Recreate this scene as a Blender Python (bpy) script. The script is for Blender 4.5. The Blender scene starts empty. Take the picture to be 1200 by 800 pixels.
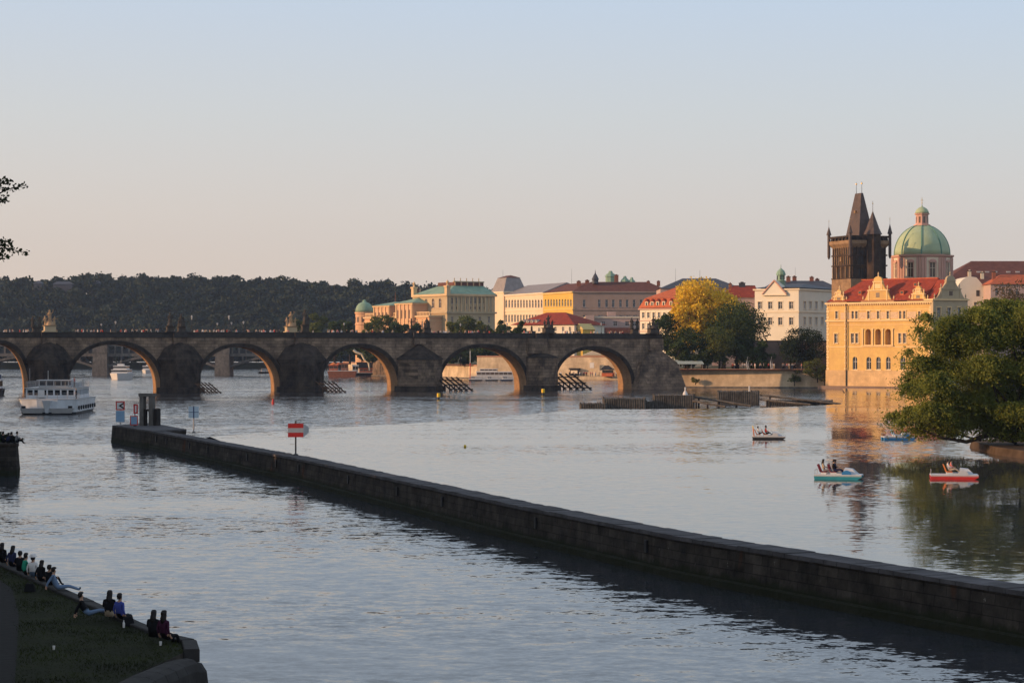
import bpy, math, random
import numpy as np
from mathutils import Matrix, Vector
R = math.radians
F, H, HZ = 2600.0, 10.5, 413.0          # focal length in photo pixels, eye height, horizon row
SC = bpy.context.scene
COL = SC.collection
random.seed(7)

def GX(px, Y): return (px - 600.0) * Y / F
def GZ(py, Y): return H + (HZ - py) * Y / F
def GY(py, z): return F * (H - z) / (py - HZ)
def GP(px, py, z=0.0):
    Y = GY(py, z); return (GX(px, Y), Y)

# ------------------------------------------------------------------ materials
def mat(name, col, rough=0.8, var=0.25, scale=0.5, col2=None, bump=0.0, metallic=0.0, spec=0.3, brick=None, stain=None, rnd=0.0, trans=0.0):
    """brick=(width,height,mortar colour factor); stain=(colour, scale, amount, z-stretch)"""
    m = bpy.data.materials.new(name); m.use_nodes = True
    nt = m.node_tree; N = nt.nodes; L = nt.links
    b = N['Principled BSDF']; b.inputs['Roughness'].default_value = rough; b.inputs['Metallic'].default_value = metallic
    b.inputs['Specular IOR Level'].default_value = spec if rough < .8 else spec*.3
    tc = N.new('ShaderNodeTexCoord'); co = tc.outputs['Object']
    nz = N.new('ShaderNodeTexNoise'); nz.inputs['Scale'].default_value = scale; nz.inputs['Detail'].default_value = 6; nz.inputs['Roughness'].default_value = 0.62
    L.new(co, nz.inputs['Vector'])
    rp = N.new('ShaderNodeValToRGB'); L.new(nz.outputs['Fac'], rp.inputs['Fac'])
    c2 = col2 if col2 else tuple(c * (1 - var) for c in col)
    c1 = tuple(min(1, c * (1 + var * 0.6)) for c in col) if not col2 else col
    rp.color_ramp.elements[0].position = 0.32; rp.color_ramp.elements[1].position = 0.68
    rp.color_ramp.elements[0].color = (*c2, 1); rp.color_ramp.elements[1].color = (*c1, 1)
    out = rp.outputs['Color']
    hgt = nz.outputs['Fac']
    if brick:
        sx = N.new('ShaderNodeSeparateXYZ'); L.new(co, sx.inputs[0])
        ad = N.new('ShaderNodeMath'); ad.operation = 'ADD'; L.new(sx.outputs[0], ad.inputs[0]); L.new(sx.outputs[1], ad.inputs[1])
        cb = N.new('ShaderNodeCombineXYZ'); L.new(ad.outputs[0], cb.inputs[0]); L.new(sx.outputs[2], cb.inputs[1])
        bt = N.new('ShaderNodeTexBrick'); L.new(cb.outputs[0], bt.inputs['Vector'])
        bt.inputs['Scale'].default_value = 1.0; bt.inputs['Brick Width'].default_value = brick[0]; bt.inputs['Row Height'].default_value = brick[1]
        bt.inputs['Mortar Size'].default_value = brick[1] * 0.05; bt.inputs['Bias'].default_value = 0
        bt.inputs['Color1'].default_value = (1, 1, 1, 1); g = brick[2] + (1 - brick[2]) * 0.45
        bt.inputs['Color2'].default_value = (g, g, g, 1); bt.inputs['Mortar'].default_value = (brick[2], brick[2], brick[2], 1)
        mx = N.new('ShaderNodeMix'); mx.data_type = 'RGBA'; mx.blend_type = 'MULTIPLY'; mx.inputs['Factor'].default_value = 1
        L.new(out, mx.inputs[6]); L.new(bt.outputs['Color'], mx.inputs[7]); out = mx.outputs[2]
    if stain:
        mp = N.new('ShaderNodeMapping'); mp.inputs['Scale'].default_value = (1, 1, stain[3]); L.new(co, mp.inputs['Vector'])
        n2 = N.new('ShaderNodeTexNoise'); n2.inputs['Scale'].default_value = stain[1]; n2.inputs['Detail'].default_value = 5; n2.inputs['Roughness'].default_value = 0.7
        L.new(mp.outputs[0], n2.inputs['Vector'])
        r2 = N.new('ShaderNodeValToRGB'); r2.color_ramp.elements[0].position = 0.5 - 0.12; r2.color_ramp.elements[1].position = 0.5 + 0.16
        r2.color_ramp.elements[0].color = (0, 0, 0, 1); r2.color_ramp.elements[1].color = (stain[2],) * 3 + (1,)
        L.new(n2.outputs['Fac'], r2.inputs['Fac'])
        m2 = N.new('ShaderNodeMix'); m2.data_type = 'RGBA'; L.new(r2.outputs['Color'], m2.inputs['Factor'])
        L.new(out, m2.inputs[6]); m2.inputs[7].default_value = (*stain[0], 1); out = m2.outputs[2]
    if rnd:
        oi = N.new('ShaderNodeObjectInfo'); hs = N.new('ShaderNodeHueSaturation')
        mr = N.new('ShaderNodeMapRange'); L.new(oi.outputs['Random'], mr.inputs[0]); mr.inputs[3].default_value = 1 - rnd; mr.inputs[4].default_value = 1 + rnd
        L.new(mr.outputs[0], hs.inputs['Value']); L.new(out, hs.inputs['Color']); out = hs.outputs['Color']
    L.new(out, b.inputs['Base Color'])
    if bump:
        bp = N.new('ShaderNodeBump'); bp.inputs['Strength'].default_value = min(1, bump); bp.inputs['Distance'].default_value = 0.12
        L.new(hgt, bp.inputs['Height']); L.new(bp.outputs[0], b.inputs['Normal'])
    if trans:
        tr = N.new('ShaderNodeBsdfTranslucent'); L.new(out, tr.inputs['Color'])
        ms = N.new('ShaderNodeMixShader'); ms.inputs[0].default_value = trans
        L.new(b.outputs[0], ms.inputs[1]); L.new(tr.outputs[0], ms.inputs[2]); L.new(ms.outputs[0], N['Material Output'].inputs['Surface'])
    return m

# ------------------------------------------------------------------ mesh building
class MB:
    def __init__(s): s.v = []; s.f = []; s.m = []; s.mats = []; s.x = Matrix(); s.smooth = False; s.sm = []
    def mi(s, m):
        if m not in s.mats: s.mats.append(m)
        return s.mats.index(m)
    def add(s, vs, fs, m):
        o = len(s.v); x = s.x; s.v += [tuple(x @ Vector(p)) for p in vs]
        k = s.mi(m)
        for f in fs: s.f.append([o + i for i in f]); s.m.append(k); s.sm.append(s.smooth)
    def box(s, x0, x1, y0, y1, z0, z1, m):
        s.add([(x0,y0,z0),(x1,y0,z0),(x1,y1,z0),(x0,y1,z0),(x0,y0,z1),(x1,y0,z1),(x1,y1,z1),(x0,y1,z1)],
              [(0,3,2,1),(4,5,6,7),(0,1,5,4),(1,2,6,5),(2,3,7,6),(3,0,4,7)], m)
    def frust(s, b, t, m):   # b,t = lists of points (same count), bottom and top loops counter-clockwise
        n = len(b); s.add(list(b) + list(t), [tuple(reversed(range(n))), tuple(range(n, 2*n))] + [(i, (i+1)%n, n+(i+1)%n, n+i) for i in range(n)], m)
    def prism(s, pts, z0, z1, m): s.frust([(p[0],p[1],z0) for p in pts], [(p[0],p[1],z1) for p in pts], m)
    def xprism(s, pts, y0, y1, m):  # polygon in x-z pushed from y0 to y1
        s.frust([(p[0],y0,p[1]) for p in pts], [(p[0],y1,p[1]) for p in pts], m)
    def lathe(s, prof, m, n=16, cx=0, cy=0, a0=0.0):
        vs = []; fs = []
        for r, z in prof:
            for i in range(n):
                a = a0 + 2*math.pi*i/n; vs.append((cx+max(r,1e-3)*math.cos(a), cy+max(r,1e-3)*math.sin(a), z))
        for j in range(len(prof)-1):
            for i in range(n): fs.append((j*n+i, j*n+(i+1)%n, (j+1)*n+(i+1)%n, (j+1)*n+i))
        fs.append(tuple(reversed(range(n)))); fs.append(tuple((len(prof)-1)*n+i for i in range(n)))
        s.add(vs, fs, m)
    def tube(s, pts, rs, m, n=6):
        vs = []; fs = []; pts = [Vector(p) for p in pts]
        if not hasattr(rs, '__len__'): rs = [rs]*len(pts)
        for j, p in enumerate(pts):
            d = (pts[min(j+1, len(pts)-1)] - pts[max(j-1, 0)]).normalized()
            u = d.cross(Vector((0,0,1)));
            if u.length < 0.05: u = d.cross(Vector((1,0,0)))
            u.normalize(); w = d.cross(u)
            for i in range(n):
                a = 2*math.pi*i/n; vs.append(tuple(p + u*rs[j]*math.cos(a) + w*rs[j]*math.sin(a)))
        for j in range(len(pts)-1):
            for i in range(n): fs.append((j*n+i, j*n+(i+1)%n, (j+1)*n+(i+1)%n, (j+1)*n+i))
        fs.append(tuple(reversed(range(n)))); fs.append(tuple((len(pts)-1)*n+i for i in range(n)))
        s.add(vs, fs, m)
    def mesh(s, name):
        me = bpy.data.meshes.new(name); me.from_pydata(s.v, [], s.f)
        for m in s.mats: me.materials.append(m)
        me.polygons.foreach_set('material_index', s.m); me.polygons.foreach_set('use_smooth', s.sm); me.update()
        return me
    def build(s, name, parent=None, **kw):
        return link(name, s.mesh(name), parent, **kw)

def link(name, data, parent=None, loc=(0,0,0), rz=0.0, label=None, cat=None, group=None, kind=None):
    o = bpy.data.objects.new(name, data); COL.objects.link(o)
    o.location = loc; o.rotation_euler = (0, 0, rz)
    if parent: o.parent = parent
    tag(o, label, cat, group, kind)
    return o
def tag(o, label=None, cat=None, group=None, kind=None):
    if label: o['label'] = label
    if cat: o['category'] = cat
    if group: o['group'] = group
    if kind: o['kind'] = kind
    return o
def thing(name, label, cat, loc=(0,0,0), rz=0.0, group=None): return link(name, None, None, loc, rz, label, cat, group)
def dup(o, loc=None, rz=None, label=None, parent=None, scale=None):
    c = o.copy(); COL.objects.link(c)
    if parent: c.parent = parent
    for ch in [k for k in bpy.data.objects if k.parent == o] if False else list(o.children): dup(ch, parent=c)
    if loc is not None: c.location = loc
    if rz is not None: c.rotation_euler = (0, 0, rz)
    if scale is not None: c.scale = (scale,)*3 if not hasattr(scale, '__len__') else scale
    if label: c['label'] = label
    return c

def quadcloud(name, cen, size, m, parent=None, rng=None, flat=0.0, elong=1.0, **kw):
    """many small leaf faces: cen (n,3) centres, size (n,), random orientation"""
    n = len(cen); rng = rng or np.random.default_rng(1)
    a = rng.normal(size=(n,3)); a[:,2] *= (1-flat); a /= np.linalg.norm(a, axis=1)[:,None]+1e-9
    b = rng.normal(size=(n,3)); b -= (b*a).sum(1)[:,None]*a; b /= np.linalg.norm(b, axis=1)[:,None]+1e-9
    s = size[:,None]*0.5
    a = a*s*elong; b = b*s
    v = np.empty((n,4,3)); v[:,0] = cen-a; v[:,1] = cen+b*0.8-a*0.1; v[:,2] = cen+a; v[:,3] = cen-b*0.8+a*0.15
    me = bpy.data.meshes.new(name); me.vertices.add(4*n); me.vertices.foreach_set('co', v.reshape(-1))
    me.loops.add(4*n); me.loops.foreach_set('vertex_index', np.arange(4*n, dtype=np.int32))
    me.polygons.add(n); me.polygons.foreach_set('loop_start', np.arange(0, 4*n, 4, dtype=np.int32))
    me.materials.append(m); me.update(calc_edges=True)
    return link(name, me, parent, **kw)

def cloud_pts(rng, clumps, n, shell=0.55):
    """clumps: array (k,6) centre + radii; returns n points biased to the outer shell of each clump"""
    c = np.asarray(clumps, float); w = (c[:,3]*c[:,4]*c[:,5])**(2/3); w /= w.sum()
    k = rng.choice(len(c), n, p=w); d = rng.normal(size=(n,3)); d /= np.linalg.norm(d, axis=1)[:,None]
    r = shell + (1-shell)*rng.random(n)**0.7; r *= 1 + 0.16*rng.normal(size=n)
    return c[k,:3] + d*r[:,None]*c[k,3:], k

# ------------------------------------------------------------------ colours
M = {}
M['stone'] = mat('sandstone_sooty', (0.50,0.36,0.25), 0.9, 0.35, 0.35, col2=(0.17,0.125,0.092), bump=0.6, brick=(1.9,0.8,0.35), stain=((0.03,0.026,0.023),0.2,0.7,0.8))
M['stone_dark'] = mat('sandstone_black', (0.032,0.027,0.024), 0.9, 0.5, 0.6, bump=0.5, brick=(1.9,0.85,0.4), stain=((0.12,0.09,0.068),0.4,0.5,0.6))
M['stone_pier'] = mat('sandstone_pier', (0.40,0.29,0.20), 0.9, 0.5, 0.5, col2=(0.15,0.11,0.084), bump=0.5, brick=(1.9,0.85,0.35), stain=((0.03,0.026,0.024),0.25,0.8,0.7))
M['coping'] = mat('stone_coping', (0.055,0.05,0.046), 0.9, 0.35, 0.8)
M['soffit'] = mat('arch_stone', (0.33,0.20,0.105), 0.9, 0.25, 0.5, brick=(1.0,0.5,0.75))
M['deck'] = mat('cobbles', (0.10,0.09,0.08), 0.9, 0.2, 2)
M['wallstone'] = mat('embankment_stone', (0.66,0.53,0.36), 0.9, 0.25, 0.3, brick=(1.3,0.5,0.8), stain=((0.22,0.17,0.12),0.2,0.6,0.5))
M['wallcap'] = mat('red_sandstone_cap', (0.36,0.20,0.14), 0.9, 0.2, 0.5)
M['concrete'] = mat('old_concrete', (0.17,0.16,0.145), 0.9, 0.3, 0.8, bump=0.3, stain=((0.06,0.055,0.05),0.6,0.7,0.4))
M['timber'] = mat('wet_timber', (0.04,0.034,0.03), 0.85, 0.4, 1.2)
M['timber_grey'] = mat('weathered_timber', (0.15,0.135,0.115), 0.9, 0.45, 1.5, stain=((0.05,0.045,0.04),0.7,0.8,0.3))
M['white'] = mat('white_paint', (0.60,0.60,0.59), 0.45, 0.08, 0.8)
M['hullwhite'] = mat('hull_white', (0.62,0.66,0.70), 0.4, 0.14, 0.5, stain=((0.35,0.36,0.36),0.6,0.5,0.4))
M['black'] = mat('black_paint', (0.02,0.02,0.022), 0.5, 0.2, 1)
M['glass'] = mat('dark_glass', (0.035,0.04,0.045), 0.12, 0.3, 0.3, spec=0.6)
M['glassb'] = mat('brown_glass', (0.10,0.065,0.045), 0.25, 0.35, 0.3, spec=0.5)
M['red'] = mat('red_paint', (0.50,0.03,0.025), 0.45, 0.12, 2)
M['teal'] = mat('teal_paint', (0.03,0.24,0.30), 0.35, 0.12, 1)
M['blue'] = mat('blue_paint', (0.04,0.20,0.45), 0.35, 0.12, 1)
M['skyblue'] = mat('light_blue_panel', (0.22,0.36,0.52), 0.45, 0.1, 1)
M['orange'] = mat('orange_canvas', (0.62,0.20,0.06), 0.8, 0.12, 1)
M['yellowp'] = mat('yellow_paint', (0.75,0.50,0.03), 0.5, 0.1, 1)
M['metal'] = mat('grey_metal', (0.30,0.30,0.31), 0.5, 0.12, 1, metallic=0.3)
M['iron'] = mat('dark_iron', (0.04,0.042,0.045), 0.6, 0.2, 1)
M['grey'] = mat('grey_panel', (0.42,0.42,0.42), 0.6, 0.1, 1)
M['greenroof'] = mat('copper_green', (0.20,0.33,0.25), 0.7, 0.25, 0.35, stain=((0.28,0.36,0.22),0.4,0.5,0.3))
M['copperlight'] = mat('copper_pale', (0.36,0.45,0.29), 0.65, 0.16, 0.3, stain=((0.36,0.44,0.24),0.3,0.55,0.25))
M['ribs'] = mat('copper_rib', (0.12,0.25,0.19), 0.7, 0.2, 0.5)
M['redroof'] = mat('red_tile', (0.33,0.062,0.034), 0.85, 0.3, 0.9, brick=(0.5,0.35,0.75), stain=((0.22,0.05,0.035),0.3,0.6,0.6))
M['redroof2'] = mat('orange_tile', (0.50,0.14,0.065), 0.85, 0.25, 0.9, brick=(0.5,0.35,0.75))
M['brownroof'] = mat('brown_tile', (0.155,0.07,0.055), 0.85, 0.25, 0.6, brick=(0.5,0.35,0.8))
M['slate'] = mat('blue_slate', (0.055,0.06,0.075), 0.6, 0.25, 0.6)
M['slatelit'] = mat('slate_lit', (0.26,0.235,0.225), 0.6, 0.2, 0.5)  # lit copy of the slate, sunlight put into the paler grey
M['cream'] = mat('cream_plaster', (0.68,0.56,0.40), 0.85, 0.08, 0.2)
M['creamtrim'] = mat('cream_trim', (0.74,0.64,0.48), 0.85, 0.06, 0.4)
M['ochre'] = mat('ochre_plaster', (0.66,0.44,0.17), 0.85, 0.08, 0.2)
M['yellowplaster'] = mat('yellow_plaster', (0.62,0.42,0.10), 0.85, 0.08, 0.2)
M['yellowtrim'] = mat('yellow_trim', (0.70,0.53,0.22), 0.85, 0.06, 0.4)
M['shadeplaster'] = mat('brown_plaster_shaded', (0.36,0.26,0.21), 0.85, 0.12, 0.25)  # palace face turned from the sun: its shade is put into this brown
M['brownbase'] = mat('brown_rustic', (0.22,0.16,0.13), 0.9, 0.12, 0.25, brick=(1.6,0.7,0.8))
M['whiteplaster'] = mat('white_plaster', (0.70,0.66,0.55), 0.85, 0.07, 0.2)
M['pinkplaster'] = mat('pink_plaster', (0.55,0.33,0.26), 0.85, 0.08, 0.3)
M['pinkgrey'] = mat('pinkish_grey_plaster', (0.46,0.34,0.30), 0.85, 0.1, 0.3)
M['museum'] = mat('museum_plaster', (0.72,0.49,0.17), 0.85, 0.12, 0.35, brick=(1.5,.62,.86), stain=((0.54,0.33,0.14),0.3,0.7,0.45))
M['museumtrim'] = mat('museum_trim', (0.80,0.58,0.31), 0.85, 0.08, 0.6)
M['museumbase'] = mat('museum_base', (0.70,0.48,0.25), 0.9, 0.2, 0.4, brick=(1.1,0.5,0.78), stain=((0.40,0.28,0.16),0.3,0.6,0.5))
M['museumband'] = mat('museum_painted_band', (0.70,0.52,0.32), 0.85, 0.15, 1.6, col2=(0.52,0.36,0.24))
M['rudol'] = mat('rudolfinum_stone', (0.64,0.46,0.27), 0.85, 0.12, 0.2)
M['rudolp'] = mat('rudolfinum_pink_stone', (0.60,0.37,0.22), 0.85, 0.12, 0.2)
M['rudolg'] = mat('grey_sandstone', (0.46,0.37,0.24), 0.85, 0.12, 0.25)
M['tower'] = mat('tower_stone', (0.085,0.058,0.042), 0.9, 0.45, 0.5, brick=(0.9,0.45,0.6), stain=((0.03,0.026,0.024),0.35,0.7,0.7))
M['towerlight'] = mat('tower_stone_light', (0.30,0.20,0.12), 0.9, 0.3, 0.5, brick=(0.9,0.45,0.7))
M['towerroof'] = mat('tower_slate', (0.095,0.068,0.058), 0.6, 0.3, 0.5, brick=(0.6,0.4,0.75))
M['gold'] = mat('gilding', (0.75,0.50,0.15), 0.35, 0.1, 1, metallic=0.8)
M['brickwarm'] = mat('chimney_brick', (0.32,0.13,0.08), 0.9, 0.2, 1, brick=(0.5,0.2,0.7))
M['bark'] = mat('bark', (0.045,0.035,0.028), 0.95, 0.4, 1.5)
def leaf(n, c, r=0.0, tr=0.25, var=0.45, sc=0.25, c2=None): return mat(n, c, 0.75, var, sc, trans=tr, spec=0.15, rnd=r, col2=c2)
M['lf_dark'] = leaf('leaves_dark', (0.058,0.088,0.024), var=.6)  # shade of the embankment trees is put into the dark and deep greens
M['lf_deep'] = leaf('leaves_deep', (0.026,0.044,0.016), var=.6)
M['lf_mid'] = leaf('leaves_mid', (0.11,0.13,0.028))
M['lf_yel'] = leaf('leaves_yellow', (0.74,0.52,0.05), var=0.4)
M['lf_willow'] = leaf('leaves_willow', (0.26,0.28,0.055), sc=0.45, c2=(0.055,0.085,0.022), tr=.35)
M['lf_hill'] = leaf('leaves_hill', (0.040,0.052,0.026), c2=(0.013,0.024,0.014), sc=0.04, tr=0.05)
M['lf_brown'] = leaf('leaves_brownish', (0.13,0.09,0.035))
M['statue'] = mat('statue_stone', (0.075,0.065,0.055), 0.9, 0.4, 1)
M['statue_lit'] = mat('statue_stone_lit', (0.40,0.27,0.16), 0.9, 0.4, 1)  # lit copy of the statue stone, sunlight put into the paler colour
M['skin'] = mat('skin', (0.42,0.25,0.17), 0.6, 0.05, 5)
M['hair'] = mat('dark_hair', (0.012,0.009,0.008), 0.6, 0.2, 8)
CL = {'black': (0.012,0.012,0.014), 'white': (0.66,0.64,0.62), 'blue': (0.055,0.075,0.30), 'green': (0.03,0.30,0.19), 'jeans': (0.13,0.19,0.29),
      'navy': (0.025,0.03,0.07), 'pink': (0.60,0.22,0.20), 'red': (0.45,0.05,0.04), 'grey': (0.22,0.22,0.23), 'beige': (0.45,0.36,0.26), 'plum': (0.05,0.015,0.035)}
for k, c in CL.items(): M['c_'+k] = mat(k+'_cloth', c, 0.9, 0.15, 3)
# ------------------------------------------------------------------ camera, light, sky
cam = bpy.data.cameras.new('camera'); camo = bpy.data.objects.new('camera', cam); COL.objects.link(camo)
camo.location = (0, 0, H); camo.rotation_euler = (R(90), 0, 0)
cam.lens = F/1200*36; cam.sensor_width = 36; cam.shift_y = (HZ-400)/1200; cam.clip_start = 0.5; cam.clip_end = 20000
SC.camera = camo
SUN_AZ = (-1.0, -0.20); SUN_EL = R(13)
sl = bpy.data.lights.new('sun', 'SUN'); sl.energy = 4.8; sl.angle = R(0.5); sl.color = (1.0, 0.58, 0.30)
so = bpy.data.objects.new('sun', sl); COL.objects.link(so)
sv = Vector((SUN_AZ[0], SUN_AZ[1], 0)).normalized()*math.cos(SUN_EL) + Vector((0,0,math.sin(SUN_EL)))
so.rotation_euler = sv.to_track_quat('Z', 'Y').to_euler(); so.location = (-60, 0, 60)
w = bpy.data.worlds.new('World'); SC.world = w; w.use_nodes = True
N = w.node_tree.nodes; L = w.node_tree.links
bg = N['Background']; sky = N.new('ShaderNodeTexSky'); sky.sky_type = 'NISHITA'; sky.sun_disc = False
sky.sun_elevation = SUN_EL; sky.sun_rotation = math.atan2(SUN_AZ[0], SUN_AZ[1]); sky.air_density = 1.0; sky.dust_density = 2.5; sky.ozone_density = 1.5
# thin evening haze mixed into the sky by elevation: milky rose at the horizon, pale grey-blue above
tc = N.new('ShaderNodeTexCoord'); sp = N.new('ShaderNodeSeparateXYZ'); L.new(tc.outputs['Generated'], sp.inputs[0])
rp = N.new('ShaderNodeValToRGB'); L.new(sp.outputs[2], rp.inputs['Fac'])
els = rp.color_ramp.elements
SKYRAMP = [(0.0,(0.755,0.625,0.565)), (0.028,(0.80,0.695,0.62)), (0.062,(0.775,0.725,0.685)), (0.105,(0.705,0.745,0.775)), (0.16,(0.61,0.735,0.90)), (0.32,(0.63,0.73,0.86)), (0.6,(0.50,0.60,0.75)), (1.0,(0.32,0.41,0.56))]
els[0].position = 0; els[0].color = (*SKYRAMP[0][1], 1); els[1].position = 1; els[1].color = (*SKYRAMP[-1][1], 1)
for p_, c_ in SKYRAMP[1:-1]:
    e = els.new(p_); e.color = (*c_, 1)
SKYK = 0.10
sc1 = N.new('ShaderNodeVectorMath'); sc1.operation = 'SCALE'; sc1.inputs['Scale'].default_value = 1/SKYK; 
# warmer and a touch brighter towards the sun's side of the sky
wf = N.new('ShaderNodeMapRange'); L.new(sp.outputs[0], wf.inputs[0]); wf.inputs[1].default_value = 0.25; wf.inputs[2].default_value = -0.9
wm = N.new('ShaderNodeMix'); wm.data_type = 'RGBA'; wm.blend_type = 'MULTIPLY'; L.new(wf.outputs[0], wm.inputs['Factor']); L.new(rp.outputs[0], wm.inputs[6]); wm.inputs[7].default_value = (1.13, 1.01, 0.91, 1)
L.new(wm.outputs[2], sc1.inputs[0])
mx = N.new('ShaderNodeMix'); mx.data_type = 'RGBA'; mx.inputs['Factor'].default_value = 0.85
L.new(sky.outputs[0], mx.inputs[6]); L.new(sc1.outputs[0], mx.inputs[7]); L.new(mx.outputs[2], bg.inputs['Color']); bg.inputs['Strength'].default_value = SKYK
vs_ = SC.view_settings; vs_.view_transform = 'Standard'; vs_.look = 'None'; vs_.gamma = 1; vs_.use_curve_mapping = False; vs_.exposure = 0.0
SC.display_settings.display_device = 'sRGB'
SC.cycles.volume_bounces = 0; SC.cycles.max_bounces = 6; SC.cycles.use_denoising = True
SC.cycles.transparent_max_bounces = 4

# ------------------------------------------------------------------ water
def water_mat(name, base, ior, bias, A, s1, s2, rough, patch=0.5, far=1.0, d0=170, d1=290):
    """river surface: wave slopes from two layers of noise tilt the normal directly, so distant unresolved waves keep scattering the reflections"""
    m = bpy.data.materials.new(name); m.use_nodes = True; nt = m.node_tree; N = nt.nodes; L = nt.links
    b = N['Principled BSDF']; b.inputs['Base Color'].default_value = (*base, 1); b.inputs['Roughness'].default_value = rough; b.inputs['IOR'].default_value = ior
    tc = N.new('ShaderNodeTexCoord')
    def noise(sx, sy, sc, det, rot=0.0, out='Color', ro=0.55):
        mp = N.new('ShaderNodeMapping'); mp.inputs['Scale'].default_value = (sx, sy, 1); mp.inputs['Rotation'].default_value = (0, 0, rot); L.new(tc.outputs['Object'], mp.inputs['Vector'])
        n = N.new('ShaderNodeTexNoise'); n.inputs['Scale'].default_value = sc; n.inputs['Detail'].default_value = det; n.inputs['Roughness'].default_value = ro; L.new(mp.outputs[0], n.inputs['Vector']); return n.outputs[out]
    def vm(op, x, y=None, sc=None):
        k = N.new('ShaderNodeVectorMath'); k.operation = op
        for i, q in enumerate((x, y)):
            if q is None: continue
            if isinstance(q, tuple): k.inputs[i].default_value = q
            else: L.new(q, k.inputs[i])
        if sc is not None:
            if isinstance(sc, float): k.inputs['Scale'].default_value = sc
            else: L.new(sc, k.inputs['Scale'])
        return k.outputs[0]
    c1 = vm('SUBTRACT', noise(0.6, 1.0, s1, 3, .2), (.5,.5,.5)); c2 = vm('SUBTRACT', noise(0.75, 1.0, s2, 3, -.3), (.5,.5,.5)); c3 = vm('SUBTRACT', noise(0.5, 1.0, s1*.27, 2, .1), (.5,.5,.5))
    v = vm('ADD', vm('ADD', vm('SCALE', c1, sc=1.0), vm('SCALE', c2, sc=.75)), vm('SCALE', c3, sc=.25))
    p = noise(0.3, 1.0, 0.03, 4, .12, 'Fac', .6)
    pr = N.new('ShaderNodeMapRange'); L.new(p, pr.inputs[0]); pr.inputs[1].default_value = 0.38; pr.inputs[2].default_value = 0.62; pr.inputs[3].default_value = A*(1-patch); pr.inputs[4].default_value = A*(1+patch)
    sy = N.new('ShaderNodeSeparateXYZ'); L.new(tc.outputs['Object'], sy.inputs[0]); mr = N.new('ShaderNodeMapRange'); L.new(sy.outputs[1], mr.inputs[0]); mr.inputs[1].default_value = d0; mr.inputs[2].default_value = d1; mr.inputs[3].default_value = 1; mr.inputs[4].default_value = far
    mu = N.new('ShaderNodeMath'); mu.operation = 'MULTIPLY'; L.new(pr.outputs[0], mu.inputs[0]); L.new(mr.outputs[0], mu.inputs[1])
    v = vm('MULTIPLY', vm('SCALE', v, sc=mu.outputs[0]), (1.0, 1.0, 0.0))
    # normals tilted towards the viewer so reflections pick up sky, not the bridge
    v = vm('ADD', v, vm('SCALE', (0.0, -bias, 0.0), sc=mr.outputs[0]))
    L.new(vm('NORMALIZE', vm('ADD', v, (0,0,1))), b.inputs['Normal'])
    return m
M['w_low'] = water_mat('river_water', (0.030,0.034,0.040), 1.36, 0.020, 0.235, 1.4, 5.0, 0.05, 0.55, 1.45)
M['w_pool'] = water_mat('pool_water', (0.050,0.050,0.050), 1.38, 0.0098, 0.040, 1.3, 4.2, 0.04, 0.8, 3.0, 110, 330)
mb = MB(); mb.add([(-3000,-200,0),(3000,-200,0),(3000,3200,0),(-3000,3200,0)], [(0,1,2,3)], M['w_low'])
mb.build('river_water', kind='structure')
mb = MB(); mb.add([(-9000,-300,-1.5),(9000,-300,-1.5),(9000,16000,-1.5),(-9000,16000,-1.5)], [(0,1,2,3)], M['stone_dark'])
mb.build('ground', kind='structure')

# wall line between lock channel and pool: near top edge points
WALL = [GP(*p) for p in ((132,499,1.9),)]
def wp(px, py): return GP(px, py, 1.95)
W0, W1, W2, W3, W4 = wp(178,505), wp(345,536), wp(600,590.5), wp(800,629), wp(1200,692)
e = (W4[0]-W3[0], W4[1]-W3[1]); W5 = (W4[0]+e[0]*1.4, W4[1]+e[1]*1.4)
# upper pool, held behind a low weir: its crest is the line across the river
ZP = 0.5
crest = [GP(246,511.5,ZP), GP(345,503.5,ZP), GP(480,496,ZP), GP(600,487,ZP), GP(683,479,ZP), (22,392), (44,400), (64,430), (84,560), (92,618), (140,600), (500,560), (500,40), (W5[0]+.6,W5[1]), (W2[0]+.9,W2[1]+.4), (W1[0]+.9,W1[1]+.4)]
mb = MB(); n = len(crest); mb.add([(x,y,ZP) for x,y in crest], [tuple(reversed(range(n)))], M['w_pool'])
mb.build('pool_water', kind='structure')
M['foam'] = mat('foamy_water', (0.30,0.32,0.34), 0.4, 0.6, 0.8)
mb = MB()
for a, b in zip(crest[:5], crest[1:6]):
    dx, dy = b[0]-a[0], b[1]-a[1]; l = math.hypot(dx, dy); nx, ny = -dy/l, dx/l
    mb.add([(a[0],a[1],ZP-.003),(b[0],b[1],ZP-.003),(b[0]+nx*2.2,b[1]+ny*2.2,-.2),(a[0]+nx*2.2,a[1]+ny*2.2,-.2)], [(0,1,2,3)], M['foam'])
mb.build('weir_slope', kind='structure')
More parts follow.
